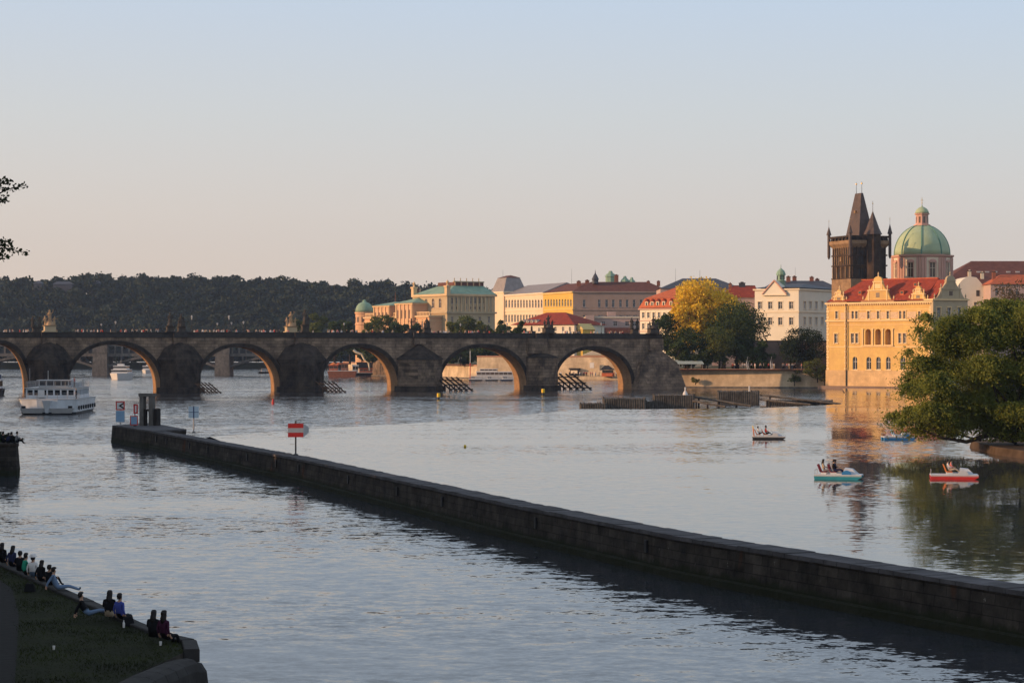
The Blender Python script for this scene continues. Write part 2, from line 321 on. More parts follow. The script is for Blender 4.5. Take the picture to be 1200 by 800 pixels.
# ------------------------------------------------------------------ long channel wall
mw = M['chwall'] = bpy.data.materials.new('channel_wall_stone')
def chwall():
    m = M['chwall']; m.use_nodes = True; nt = m.node_tree; N = nt.nodes; L = nt.links; b = N['Principled BSDF']; b.inputs['Roughness'].default_value = 0.9; b.inputs['Specular IOR Level'].default_value = 0.12
    tc = N.new('ShaderNodeTexCoord')
    def noise(scv, sc, det=5, rough=.65):
        mp = N.new('ShaderNodeMapping'); mp.inputs['Scale'].default_value = scv; L.new(tc.outputs['Object'], mp.inputs['Vector'])
        n = N.new('ShaderNodeTexNoise'); n.inputs['Scale'].default_value = sc; n.inputs['Detail'].default_value = det; n.inputs['Roughness'].default_value = rough; L.new(mp.outputs[0], n.inputs['Vector']); return n.outputs['Fac']
    def ramp(src, p0, p1, c0, c1):
        r = N.new('ShaderNodeValToRGB'); L.new(src, r.inputs[0]); r.color_ramp.elements[0].position = p0; r.color_ramp.elements[1].position = p1
        r.color_ramp.elements[0].color = (*c0,1); r.color_ramp.elements[1].color = (*c1,1); return r.outputs[0]
    def mix(f, a, c):
        x = N.new('ShaderNodeMix'); x.data_type = 'RGBA'; L.new(f, x.inputs['Factor']); L.new(a, x.inputs[6])
        if isinstance(c, tuple): x.inputs[7].default_value = (*c,1)
        else: L.new(c, x.inputs[7])
        return x.outputs[2]
    base = ramp(noise((1,1,1), .7), .3, .7, (0.018,0.016,0.014), (0.085,0.072,0.060))
    streak = ramp(noise((3,3,.35), 1.1, 4), .60, .72, (0,0,0), (.55,.55,.55))
    c = mix(streak, base, (0.012,0.011,0.010))
    lime = ramp(noise((2.2,2.2,.8), 1.3, 6, .8), .655, .69, (0,0,0), (.9,.9,.9))
    c = mix(lime, c, (0.34,0.33,0.30))
    rust = ramp(noise((1,1,.5), .28, 3), .66, .74, (0,0,0), (.6,.6,.6))
    c = mix(rust, c, (0.14,0.045,0.015))
    sx = N.new('ShaderNodeSeparateXYZ'); L.new(tc.outputs['Object'], sx.inputs[0]); sc_ = N.new('ShaderNodeMath'); sc_.operation = 'MULTIPLY'; L.new(sx.outputs[1], sc_.inputs[0]); sc_.inputs[1].default_value = 1.09
    cb = N.new('ShaderNodeCombineXYZ'); L.new(sc_.outputs[0], cb.inputs[0]); L.new(sx.outputs[2], cb.inputs[1])
    bt = N.new('ShaderNodeTexBrick'); L.new(cb.outputs[0], bt.inputs['Vector']); bt.inputs['Scale'].default_value = 1; bt.inputs['Brick Width'].default_value = 1.5; bt.inputs['Row Height'].default_value = .42; bt.inputs['Mortar Size'].default_value = .018
    bt.inputs['Color1'].default_value = (1,1,1,1); bt.inputs['Color2'].default_value = (.55,.55,.55,1); bt.inputs['Mortar'].default_value = (.25,.25,.25,1)
    mm = N.new('ShaderNodeMix'); mm.data_type = 'RGBA'; mm.blend_type = 'MULTIPLY'; mm.inputs['Factor'].default_value = .85; L.new(c, mm.inputs[6]); L.new(bt.outputs['Color'], mm.inputs[7]); c = mm.outputs[2]
    # algae line a hand above the water, with a ragged upper edge
    al = N.new('ShaderNodeMath'); al.operation = 'MULTIPLY_ADD'; L.new(noise((1,1,1), .9, 4), al.inputs[0]); al.inputs[1].default_value = -.9; L.new(sx.outputs[2], al.inputs[2])
    ar = ramp(al.outputs[0], .0, .22, (.8,.8,.8), (0,0,0)); c = mix(ar, c, (0.016,0.020,0.009))
    L.new(c, b.inputs['Base Color'])
    bp = N.new('ShaderNodeBump'); bp.inputs['Distance'].default_value = .1; L.new(noise((1,1,1), 1.5), bp.inputs['Height']); L.new(bp.outputs[0], b.inputs['Normal'])
chwall()
M['walltop'] = mat('wall_top_slabs', (0.105,0.10,0.105), 0.85, 0.35, 0.9, bump=0.3, stain=((0.04,0.038,0.038),0.5,0.6,1))
cw = thing('channel_wall', 'long dark stone wall running diagonally between the boat channel and the pool', 'wall')
line = [W0, W1, W2, W3, W4, W5]
def nrm(a, b):
    dx, dy = b[0]-a[0], b[1]-a[1]; l = math.hypot(dx, dy); return dy/l, -dx/l      # towards channel? checked below
def offs(line, d):
    out = []
    for i, p in enumerate(line):
        a = line[max(i-1,0)]; b = line[min(i+1,len(line)-1)]; n = nrm(a, b); out.append((p[0]-n[0]*d, p[1]-n[1]*d))
    return out
# direction W0->W5 runs towards the viewer and to the right; left-hand side of travel is the pool
far = offs(line, -2.0)
if far[2][0] < line[2][0]: far = offs(line, 2.0)
sgn = 1 if far[2][0] > line[2][0] else -1
def strip(mb, la, lb, za, zb, m):
    n = len(la); mb.add([(x,y,za) for x,y in la]+[(x,y,zb) for x,y in lb], [(i,i+1,n+i+1,n+i) for i in range(n-1)], m)
def resample(line, step):
    out = []
    for a, b in zip(line[:-1], line[1:]):
        l = math.hypot(b[0]-a[0], b[1]-a[1]); k = max(1, int(l/step))
        out += [(a[0]+(b[0]-a[0])*i/k, a[1]+(b[1]-a[1])*i/k) for i in range(k)]
    return out+[line[-1]]
LN = resample(line, 1.0)
NM = []
for i in range(len(LN)):
    a = LN[max(i-1,0)]; b = LN[min(i+1,len(LN)-1)]; nx, ny = nrm(a, b)
    if nx > 0: nx, ny = -nx, -ny
    NM.append((nx, ny))                       # points to the channel side (left)
def off(d, wob=0.0): 
    rr = random.Random(3); return [(p[0]+n[0]*(d+rr.uniform(-wob,wob)), p[1]+n[1]*(d+rr.uniform(-wob,wob))) for p, n in zip(LN, NM)]
mb = MB()
strip(mb, off(0.42,.03), off(0.36,.02), -1.2, 0.32, M['chwall']); strip(mb, off(0.36,.02), off(0.10), 0.32, 0.36, M['chwall'])
strip(mb, off(0.10), off(0.0), 0.36, 1.76, M['chwall'])
strip(mb, off(-1.44), off(-1.44), 1.76, -1.0, M['chwall'])
mb.build('wall_face', cw)
mb = MB()     # coping in slabs with hair joints
A = off(0.07, .03); B = off(-1.5, .03)
for i in range(0, len(LN)-1):
    t = 0.022
    a0 = Vector(A[i]).lerp(Vector(A[i+1]), t); a1 = Vector(A[i]).lerp(Vector(A[i+1]), 1-t); b0 = Vector(B[i]).lerp(Vector(B[i+1]), t); b1 = Vector(B[i]).lerp(Vector(B[i+1]), 1-t)
    z = 1.95+random.Random(i).uniform(-.022,.022)
    mb.frust([(*a0,1.762),(*a1,1.762),(*b1,1.762),(*b0,1.762)], [(*a0,z),(*a1,z),(*b1,z),(*b0,z)], M['walltop'])
mb.build('coping', cw)
for i in (3,9,21,30,47,58,66,83,97,108,126,141):
    if i >= len(LN)-1: continue       # dark slots: black boxes on the face, recess shade put into their colour
    p, n = LN[i], NM[i]; mb = MB(); mb.x = Matrix.Translation((p[0],p[1],0)) @ Matrix.Rotation(math.atan2(n[1],n[0]),4,'Z')
    mb.box(.05,.145,-.14,.14,.9,1.5,M['black']); mb.build('dark_slot', cw)
# head of the wall, wider, with a slanted nose
P = [GP(131.5,499,1.9), GP(150,511,1.9), W0, (W0[0]+1.9,W0[1]+2.5), GP(150,494.5,1.9)]
P = [GP(131.5,499,1.9), (W0[0]-1.6,W0[1]+3.2), (W0[0]-.02,W0[1]), (W0[0]+3.1,W0[1]+4.5), (GP(131.5,499,1.9)[0]+3.0, GP(131.5,499,1.9)[1]+9)]
mb = MB(); mb.frust([(p[0]*1.0-.25,p[1],-1.2) for p in P], [(*p,1.86) for p in P], M['chwall']); mb.frust([(*p,1.862) for p in P], [(*p,2.0) for p in P], M['walltop']); mb.build('wall_head', cw)

# ---- concrete lock gate frame
gx, gy = GP(171, 499, 2.0); ms = gy/F
g = thing('concrete_frame', 'tall weathered concrete gate frame at the head of the channel wall', 'gate frame', (gx, gy+1.5, 2.0), R(-14))
mb = MB()
for x in (-9*ms, 2.6*ms):
    mb.box(x, x+4.8*ms, -.45, .45, 0, 34*ms, M['concrete'])
mb.build('pillar', g); bpy.data.objects['pillar'].data.name = 'pillars'
mb = MB(); mb.box(-10*ms, 8.8*ms, -.5, .5, 34*ms+.003, 38*ms, M['concrete']); mb.build('lintel', g)
mb = MB(); mb.box(-4.2*ms+.003, 2.6*ms-.003, -.3, .3, 17*ms, 19.5*ms, M['timber']); mb.box(-4.2*ms+.003, -2*ms, -.3, .3, 0, 17*ms, M['timber']); mb.build('crossbar', g)
mb = MB(); mb.box(8*ms, 12*ms, -.2, .9, 0, 20*ms, M['timber']); mb.build('side_post', g)

# ---- signs
def sign(name, label, px, pyfoot, zbase, pole_top, panels, pole='metal', rz=0.0, back=0.9, extra=None):
    x, y = GP(px, pyfoot, zbase); s = y/F
    t = thing(name, label, 'sign', (x, y, zbase), rz)
    mb = MB(); mb.tube([(0,0.07,0),(0,0.07,(pyfoot-pole_top)*s)], .068, M[pole], 8); mb.lathe([(.22,0),(.22,.06),(.1,.12),(.06,.14)], M['iron'], 10, 0, .05); mb.build('pole', t)
    for nm, x0, x1, y0, y1, fn in panels:
        mb = MB(); fn(mb, x0*s, x1*s, (pyfoot-y1)*s, (pyfoot-y0)*s); mb.build(nm, t)
    return t
def flat(c, border=None, bw=.08):
    def f(mb, x0, x1, z0, z1):
        mb.box(x0,x1,-.04,0,z0,z1,M[border or c])
        if border: mb.box(x0+bw,x1-bw,-.048,-.0405,z0+bw,z1-bw,M[c])
    return f
def arrowp(mb, x0, x1, z0, z1):
    mb.box(x0,x1,-.04,0,z0,z1,M['red']); b = .13; mb.box(x0+b,x1-b,-.048,-.0405,z0+b,z1-b,M['white'])
    cx = (x0+x1)/2; cz = (z0+z1)/2; h = (z1-z0)/2-b
    mb.add([(cx-.33*h*2*.8,-.052,cz),(x1-b,-.052,cz-h),(x1-b,-.052,cz-h*.45),(cx+.1,-.052,cz),(x1-b,-.052,cz+h*.45),(x1-b,-.052,cz+h)], [(0,1,2,3),(0,3,4,5)], M['black'])
def crossblue(mb, x0, x1, z0, z1):
    mb.box(x0,x1,-.04,0,z0,z1,M['skyblue']); cx=(x0+x1)/2; cz=(z0+z1)/2
    mb.box(cx-.06,cx+.06,-.047,-.0405,z0,z1,M['navyp']); mb.box(x0,x1,-.0465,-.0405,cz-.035,cz+.035,M['navyp'])
M['navyp'] = mat('navy_paint', (0.03,0.06,0.14), 0.5, .1, 1)
def stripes(mb, x0, x1, z0, z1):
    d = (z1-z0)/3; mb.box(x0,x1,-.04,0,z0,z1,M['red']); mb.box(x0,x1,-.047,-.0405,z0+d,z1-d,M['grey'])
sign('channel_sign', 'square red-bordered sign with black arrowhead over a pale blue board, at the wall tip', 141, 500, 2.0, 470,
     [('arrow_panel', -5.2,5.2,470,480.5,arrowp), ('lower_panel', -5.2,5.2,481,494.5,flat('skyblue','grey',.03))])
sign('channel_sign', 'pair of red and pale blue boards half hidden beside the concrete gate frame', 158, 499.5, 2.0, 472,
     [('upper_panel', -1.5,3.6,473.5,484.5,flat('white','red',.16)), ('lower_panel', -5.5,3.6,487,498,flat('skyblue','red',.1))])
sign('river_sign', 'light blue square sign with dark cross lines on a post', 227, 507, 1.95, 476, [('panel', -6,6,476,489.6,crossblue)])
s4 = sign('no_entry_sign', 'red and grey striped square sign on a thin post midway along the wall', 346.5, 533, 1.95, 493, [('panel', -9,9,496,512,stripes)], pole='iron', rz=R(4))
s = 1; y4 = GP(346.5,533,1.95)[1]; q = y4/F
mb = MB(); mb.add([(9*q,0.02,21*q),(9*q,.02,37*q),(15*q,1.0,32*q),(15*q,1.0,26*q)], [(0,1,2,3)], M['grey']); mb.add([(9*q,0.05,21*q),(9*q,.05,37*q),(15*q,1.03,32*q),(15*q,1.03,26*q)], [(3,2,1,0)], M['grey']); mb.build('side_panel', s4)

# ---- dark stone pier at the left edge with bushes on it
x1, y1 = GP(24, 558, 0)
pp = thing('stone_pier', 'dark stone pier head covered by low bushes at the left edge', 'pier', (x1, y1, 0))
mb = MB(); mb.frust([(-14,0,-1),(-.9,0,-1),(-.3,.4,-1),(-.2,1,-1),(-2.6,12,-1),(-14,12,-1)], [(-14,0.2,2.5),(-1.2,.2,2.5),(-.6,.6,2.5),(-.5,1.2,2.5),(-2.9,12,2.5),(-14,12,2.5)], M['chwall'])
mb.frust([(-14,0.1,2.502),(-1.1,.1,2.502),(-.5,.5,2.502),(-.4,1.2,2.502),(-2.8,12,2.502),(-14,12,2.502)], [(-14,0.1,2.75),(-1.1,.1,2.75),(-.5,.5,2.75),(-.4,1.2,2.75),(-2.8,12,2.75),(-14,12,2.75)], M['stone_dark']); mb.build('masonry', pp)
rng = np.random.default_rng(5)
for i, (dx, hh) in enumerate(((-1.5,.7),(-2.4,.9),(-3.4,1.0),(-4.6,1.2),(-6,1.4))):
    t = thing('low_bush', ['small dark bush at the outer corner of the left stone pier','dark bush second from the corner on the left stone pier','dark bush third from the corner on the left stone pier','taller dark bush by the frame edge on the left stone pier','tallest dark bush cut by the frame edge on the stone pier'][i], 'bush', (x1+dx-.6, y1+4.4, 2.75), 0, 'bushes on the left stone pier')
    p, _ = cloud_pts(rng, [(0,0,hh*.45,.6,1.2,hh*.5),(.3,.6,hh*.3,.8,1.2,hh*.35)], 700, .3)
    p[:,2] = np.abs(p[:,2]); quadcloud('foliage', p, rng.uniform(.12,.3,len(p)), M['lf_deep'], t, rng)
    mb = MB(); mb.tube([(0,0,0),(.1,0,hh*.6)], [.06,.02], M['bark'], 5); mb.build('stem', t)
# ------------------------------------------------------------------ stone bridge (local: x along, y back, z up)
BO = Vector((0.0, 620.0)); BA = math.atan2(0.38, 1.0); BU = Vector((math.cos(BA), math.sin(BA))); BN = Vector((-math.sin(BA), math.cos(BA)))
def BS(px):      # photo column -> distance along the front face
    k = (px-600)/F; X = k*620/(1-.38*k); return X*math.hypot(1, .38)
def BW(s, d=0.0):    # local -> world xy
    p = BO + BU*s + BN*d; return p.x, p.y
def ztop(s):     # top of the parapet
    u = (s - (-60))/120.0; return 15.95 - 0.45*u*u if u < 0 else 15.95 - .10*u*u
WID = 9.6
br = thing('stone_bridge', 'long sooty medieval stone arch bridge across the river, lined with statues', 'bridge', (BO.x, BO.y, 0), BA)
ARCH = [(-36,33,403),(80,188,403.5),(233,328,406.5),(377,466,406.8),(516,617,407),(651,740,409.5)]
S0, S1 = BS(-110), BS(776)
arches = []
for a, b, cy in ARCH:
    sa, sb = BS(a), BS(b); sm = (sa+sb)/2; Y = BW(sm)[1]; arches.append((sa, sb, GZ(cy, Y)))
ZS = 1.6
def soff(s):
    for sa, sb, zc in arches:
        if sa < s < sb:
            t = (s-(sa+sb)/2)/((sb-sa)/2); return ZS + (zc-ZS)*math.sqrt(max(0, 1-abs(t)**2.25))
    return None
mb = MB(); S = []
edges = sorted([x for a in arches for x in a[:2]])
s = S0
while s < S1: S.append(s); s += 0.75
S.append(S1)
for e_ in edges:
    for k in (0,.12,.3,.5,.7,.9): S += [e_+k, e_-k]
S = sorted(x for x in set(S) if S0 <= x <= S1)
for a, b in zip(S[:-1], S[1:]):
    m_ = (a+b)/2; inside = soff(m_) is not None
    za, zb = (soff(a) if soff(a) is not None else ZS, soff(b) if soff(b) is not None else ZS) if inside else (-1.4, -1.4)
    ta, tb = ztop(a)-1.15, ztop(b)-1.15
    mb.add([(a,0,za),(b,0,zb),(b,0,tb),(a,0,ta)], [(0,1,2,3)], M['stone'])
    mb.add([(a,WID,za),(b,WID,zb),(b,WID,tb),(a,WID,ta)], [(3,2,1,0)], M['stone'])
    mb.add([(a,0,ta),(b,0,tb),(b,WID,tb),(a,WID,ta)], [(0,1,2,3)], M['deck'])
    if inside: mb.add([(a,0,za),(b,0,zb),(b,WID,zb),(a,WID,za)], [(3,2,1,0)], M['soffit'])
for sa, sb, zc in arches:
    mb.add([(sa,0,-1.4),(sa,WID,-1.4),(sa,WID,ZS),(sa,0,ZS)], [(0,1,2,3)], M['soffit']); mb.add([(sb,0,-1.4),(sb,WID,-1.4),(sb,WID,ZS),(sb,0,ZS)], [(3,2,1,0)], M['soffit'])
mb.build('bridge_body', br)
# string course, parapets
mb = MB()
for a, b in zip(S[:-1], S[1:]):
    if b-a < 1e-4: continue
    ta, tb = ztop(a), ztop(b)
    for y0, y1, z0, z1 in ((-.22,.0,-1.42,-1.15),(-.05,.42,-1.148,-.18),(-.16,.5,-.178,0.0),(WID-.42,WID+.05,-1.148,-.18),(WID-.5,WID+.16,-.178,0)):
        mb.add([(a,y0,ta+z0),(b,y0,tb+z0),(b,y1,tb+z0),(a,y1,ta+z0),(a,y0,ta+z1),(b,y0,tb+z1),(b,y1,tb+z1),(a,y1,ta+z1)], [(0,1,5,4),(2,3,7,6),(4,5,6,7),(0,3,2,1)], M['coping'])
mb.build('parapet', br)
# arch rings, one per arch
for sa, sb, zc in arches:
    for z_off, th, pr, mm in ((0.0,.75,.14,M['stone_dark']),(.755,.28,.24,M['coping'])):
        mb = MB(); n = 44
        c = (sa+sb)/2; h = (sb-sa)/2; pts = []
        for i in range(n+1):
            a = math.pi*i/n; t = -math.cos(a); z = ZS+(zc-ZS)*max(0,1-abs(t)**2.25)**.5
            pts.append((c+t*h, z))
        nr = []
        for i in range(n+1):
            p, q = pts[max(i-1,0)], pts[min(i+1,n)]; dx, dz = q[0]-p[0], q[1]-p[1]; l = math.hypot(dx,dz); nr.append((-dz/l, dx/l))
        for i in range(n):
            q = [(pts[j][0]+nr[j][0]*k, pts[j][1]+nr[j][1]*k) for j, k in ((i,z_off),(i+1,z_off),(i+1,z_off+th),(i,z_off+th))]
            g_ = .02 if z_off == 0 and i % 2 else 0
            mb.add([(x,-pr+g_,z) for x,z in q]+[(x,.05,z) for x,z in q], [(0,1,2,3),(0,4,5,1),(1,5,6,2),(2,6,7,3)], mm)
        mb.build('arch_ring' if z_off == 0 else 'arch_moulding', br)
# piers with cutwaters facing us
PIER = [(57,-1),(210.5,0),(353,0),(493,1),(634,2)]
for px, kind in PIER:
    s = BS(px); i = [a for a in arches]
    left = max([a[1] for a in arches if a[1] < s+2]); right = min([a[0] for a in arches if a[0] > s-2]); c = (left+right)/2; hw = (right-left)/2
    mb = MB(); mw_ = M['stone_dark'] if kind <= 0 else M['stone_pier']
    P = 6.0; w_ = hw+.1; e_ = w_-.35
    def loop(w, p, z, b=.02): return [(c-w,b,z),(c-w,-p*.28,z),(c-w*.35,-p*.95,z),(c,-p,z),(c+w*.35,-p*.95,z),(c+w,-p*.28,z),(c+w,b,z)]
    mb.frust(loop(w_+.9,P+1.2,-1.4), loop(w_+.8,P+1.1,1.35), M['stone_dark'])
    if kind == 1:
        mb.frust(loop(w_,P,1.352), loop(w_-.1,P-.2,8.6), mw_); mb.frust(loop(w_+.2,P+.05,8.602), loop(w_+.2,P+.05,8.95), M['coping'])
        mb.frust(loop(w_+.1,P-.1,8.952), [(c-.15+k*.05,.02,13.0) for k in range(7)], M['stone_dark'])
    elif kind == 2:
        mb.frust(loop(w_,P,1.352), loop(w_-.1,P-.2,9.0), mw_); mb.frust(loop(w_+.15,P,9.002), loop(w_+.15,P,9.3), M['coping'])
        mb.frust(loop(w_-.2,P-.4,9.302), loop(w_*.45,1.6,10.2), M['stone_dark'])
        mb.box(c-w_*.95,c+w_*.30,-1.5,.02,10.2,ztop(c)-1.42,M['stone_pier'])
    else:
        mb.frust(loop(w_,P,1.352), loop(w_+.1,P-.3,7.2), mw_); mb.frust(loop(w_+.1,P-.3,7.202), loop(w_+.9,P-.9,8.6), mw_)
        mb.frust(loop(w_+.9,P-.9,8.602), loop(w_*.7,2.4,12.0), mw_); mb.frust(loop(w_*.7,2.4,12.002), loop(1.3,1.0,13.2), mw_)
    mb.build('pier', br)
    mb = MB(); hb = 1.8; mb.box(c-hb,c+hb,-1.0,.0,11.5 if kind!=1 else 12.8,ztop(c)-1.43,M['stone_pier']); mb.box(c-hb-.2,c+hb+.2,-1.25,.0,ztop(c)-1.428,ztop(c)-1.1,M['coping']); mb.box(c-hb-.05,c+hb+.05,-1.15,-.17,ztop(c)-1.098,ztop(c)+.05,M['coping'])
    mb.build('buttress', br)
# end abutment on the right with its battered corner
mb = MB(); mb.frust([(S1-10,-5,-1.4),(S1+6,-5,-1.4),(S1+6,0.02,-1.4),(S1-10,0.02,-1.4)], [(S1-7.5,-2.6,7.8),(S1+3.5,-2.6,7.8),(S1+3.5,0.02,7.8),(S1-7.5,0.02,7.8)], M['stone_pier'])
mb.frust([(S1-7.4,-2.5,7.802),(S1+3.4,-2.5,7.802),(S1+3.4,.02,7.802),(S1-7.4,.02,7.802)], [(S1-3,-.5,11.5),(S1-1,-.5,11.5),(S1-1,.02,11.5),(S1-3,.02,11.5)], M['stone_pier'])
mb.box(S1-4.2,S1,-.9,0,11,ztop(S1)-1.43,M['stone_pier'])
mb.build('abutment', br)
# wooden ice guards standing in front of the piers
IG = ['before the second visible bridge pier from the left','before the third visible bridge pier from the left','before the pier with the pointed gable top','before the last river pier, nearest the right bank']
for k, (px, py, sc_) in enumerate(((240,460.5,.55),(384,460,.6),(528,458,.75),(662,456.5,.9))):
    x, y = GP(px, py, 0)
    t = thing('ice_guard', 'slanting dark timber ice guard '+IG[k], 'ice guard', (x, y, 0), BA, 'timber ice guards in front of the bridge'); t.scale = (sc_*1.15, sc_, sc_*1.1)
    for q in range(5):
        mb = MB(); yy = -q*2.3; mb.x = Matrix.Translation((yy*-.45-2, yy+4, 0))
        mb.tube([(3.9,-1.2,-.5),(-1.4,1.6,4.6)], .27, M['timber'], 6)
        mb.build('strut', t)
        mb = MB(); mb.x = Matrix.Translation((yy*-.45-2, yy+4, 0)); mb.tube([(1.2,.2,-.8),(1.2,.2,2.4)], .2, M['timber'], 6); mb.build('post', t)
    for a_, b_, z_ in ((-2.2,4.8,3.6),(-.4,4.2,2.0),(1.0,3.4,.6)): mb = MB(); mb.tube([(a_,b_,z_),(a_+4.5,b_-10,z_)], .18, M['timber'], 6); mb.build('cross_beam', t)

# ------------------------------------------------------------------ statues on the parapets
def figure(mb, x, y, z, h, m, seed, arm=0, lean=0.0):
    rr = random.Random(seed); r = h*.17
    prof = [(r*1.05,0),(r*1.15,h*.06),(r*.9,h*.25),(r*.78,h*.42),(r*.62,h*.55),(r*.85,h*.68),(r*.9,h*.76),(r*.45,h*.82),(r*.3,h*.85),(r*.42,h*.89),(r*.45,h*.94),(r*.3,h*.985),(r*.05,h)]
    X = mb.x; mb.x = X @ Matrix.Translation((x,y,z)) @ Matrix.Rotation(lean,4,'Y') @ Matrix.Diagonal((1,.75,1,1))
    n = 10; vs = []; fs = []
    for pr_, pz in prof:
        for i in range(n):
            a = 2*math.pi*i/n; k = pr_*(1+rr.uniform(-.16,.16)) if pz < h*.8 else pr_; vs.append((k*math.cos(a), k*math.sin(a), pz))
    for j in range(len(prof)-1):
        for i in range(n): fs.append((j*n+i,j*n+(i+1)%n,(j+1)*n+(i+1)%n,(j+1)*n+i))
    fs.append(tuple((len(prof)-1)*n+i for i in range(n))); mb.add(vs, fs, m)
    sh = r*.85
    if arm == 1: mb.tube([(sh*.8,0,h*.74),(sh*1.6,-.1,h*.84),(sh*1.7,-.1,h*1.02)], [r*.24,r*.2,r*.12], m, 6); mb.tube([(-sh*.8,0,h*.74),(-sh*1.4,-.1,h*.6),(-sh*.7,-.3,h*.56)], [r*.24,r*.2,r*.12], m, 6)
    elif arm == 2: mb.tube([(sh*.8,0,h*.74),(sh*2.0,-.1,h*.72),(sh*2.7,-.2,h*.8)], [r*.24,r*.2,r*.12], m, 6); mb.tube([(-sh*.8,0,h*.74),(-sh*1.5,-.1,h*.62),(-sh*1.1,-.2,h*.5)], [r*.24,r*.2,r*.12], m, 6)
    else:
        for q in (-1,1): mb.tube([(q*sh*.8,0,h*.74),(q*sh*1.25,-.1,h*.6),(q*sh*.4,-.35,h*.56)], [r*.24,r*.2,r*.12], m, 6)
    mb.x = X
def pedestal(mb, w, h, m):
    mb.box(-w*.6,w*.6,-w*.5,w*.5,0,h*.16,m); mb.box(-w*.47,w*.47,-w*.4,w*.4,h*.162,h*.84,m); mb.frust([(-w*.47,-w*.4,h*.842),(w*.47,-w*.4,h*.842),(w*.47,w*.4,h*.842),(-w*.47,w*.4,h*.842)], [(-w*.6,-w*.5,h),(w*.6,-w*.5,h),(w*.6,w*.5,h),(-w*.6,w*.5,h)], m)
STAT = [ # px, top y, kind, material, back parapet?, label
 (42.5,370,'pair','statue',1,'pair of dark statues left of the sunlit group near the left frame edge'),
 (58,363,'group','statue_lit',0,'sunlit sandstone statue group with a tall central figure near the left frame edge'),
 (199,366,'single','statue',0,'slim dark statue, left one above the second bridge pier'),
 (212.5,368,'wide','statue',1,'squat black statue, right one above the second bridge pier'),
 (341,365,'group','statue_lit',1,'pale statue group shaped like a cone left of the tall saint column'),
 (357,360,'tall','statue',0,'tallest slender statue in the middle of the bridge, with raised arm'),
 (482,373,'cross','statue',1,'small grey crucifix statue in front of the long pink museum building'),
 (499.5,372,'wide','statue',0,'broad black statue above the pier with the pointed gable'),
 (571,381,'single','statue',1,'small dark statue before the white corner pavilion'),
 (623,381,'single','statue',1,'small dark statue before the white wall of the red-roofed low house'),
 (642,369,'group','statue',0,'dark pyramid statue group before the red-roofed low house'),
 (743.5,372,'pair','statue',1,'two thin black statues left of the red mansard house'),
 (765,371,'group','statue',0,'black statue group at the right end of the bridge'),
 (676,383,'single','statue',1,'short dark statue in front of the little gabled house'),
]
SP = []
for i, (px, ty, kind, mm, back, lab) in enumerate(STAT):
    s = BS(px); d = WID-.1 if back else -.45
    x, y = BW(s, d)
    # refine for the back parapet so the figure stands in the right column
    if back:
        k = (px-600)/F; # solve BO+BU*s+BN*d on ray
        s = (k*(BO.y+BN.y*d)-(BO.x+BN.x*d))/(BU.x-k*BU.y); x, y = BW(s, d)
    zb = ztop(s)+.01; tot = GZ(ty, y)-zb; SP.append(s)
    t = thing('bridge_statue', lab, 'statue', (x, y, zb), BA, 'baroque statues on the bridge')
    mt = M[mm]; ph = tot*.30
    mb = MB(); pedestal(mb, 2.0 if kind != 'group' else 3.0, ph, M['statue'] if mm == 'statue' else M['rudolg']); mb.build('pedestal', t)
    mb = MB(); fh = tot-ph
    if kind == 'single': figure(mb,0,0,ph,fh,mt,i,0)
    elif kind == 'wide': figure(mb,0,0,ph,fh,mt,i,0); figure(mb,-.6,0,ph,fh*.62,mt,i+50,0); figure(mb,.65,0.1,ph,fh*.7,mt,i+60,0)
    elif kind == 'tall': figure(mb,0,0,ph,fh*.9,mt,i,1); figure(mb,.7,0,ph,fh*.5,mt,i+9,2,.15)
    elif kind == 'pair': figure(mb,-.9,0,ph,fh,mt,i,0); figure(mb,.9,0,ph,fh*.9,mt,i+4,0)
    elif kind == 'cross':
        mb.box(-.13,.13,-.13,.13,ph,ph+fh,mt); mb.box(-.95,.95,-.12,.12,ph+fh*.68,ph+fh*.74,mt); figure(mb,0,-.2,ph+fh*.2,fh*.6,mt,i,2)
    else:
        figure(mb,0,.1,ph+fh*.12,fh*.88,mt,i,1); figure(mb,-1.0,-.1,ph,fh*.62,mt,i+7,2,-.12); figure(mb,1.0,-.1,ph,fh*.6,mt,i+8,2,.1); figure(mb,-.1,-.5,ph,fh*.4,mt,i+14,0)
        mb.lathe([(1.25,ph),(1.1,ph+fh*.12),(.7,ph+fh*.25),(.3,ph+fh*.3)], mt, 9)
    mb.build('figure', t)
# lamps
lp = [(136,376),(225,369),(269,369),(119,379),(286,376),(255,378),(404,378),(540,379),(595,378),(705,378),(272,377)]
t0 = None
for i, (px, ty) in enumerate(lp):
    s = BS(px); x, y = BW(s, .25 if i % 2 else .6); h = GZ(ty, y)-ztop(s)
    if t0 is None:
        t0 = thing('bridge_lamp', '', 'lamp post', (x,y,ztop(s)), BA, 'lamp posts on the bridge parapet'); hh0 = h
        mb = MB(); mb.lathe([(.16,0),(.16,.3),(.07,.4),(.055,h*.7),(.09,h*.72)], M['iron'], 8); mb.build('post', t0)
        mb = MB(); mb.lathe([(.09,h*.72),(.26,h*.90),(.3,h*.91),(.05,h*.98),(.02,h)], M['grey'], 8); mb.build('lantern', t0); o = t0
    else: o = dup(t0, (x,y,ztop(s)), BA, scale=(1,1,h/hh0))
    o['label'] = ['slender dark lamp post on the parapet above the first full arch, nearer its right side','lamp post just right of the second bridge pier','lamp post left of the crown of the second full arch','lamp post on the parapet over the left half of the first full arch','short lamp post on the parapet right of the second full arch crown','short lamp post left of the lamp pair over the second full arch','lamp post over the third arch, in front of the distant trees','lamp post over the fourth arch before the green trees','lamp post over the right half of the fourth arch','lamp post over the crown of the rightmost arch','thin short lamp post right beside the taller one over the second full arch'][i]
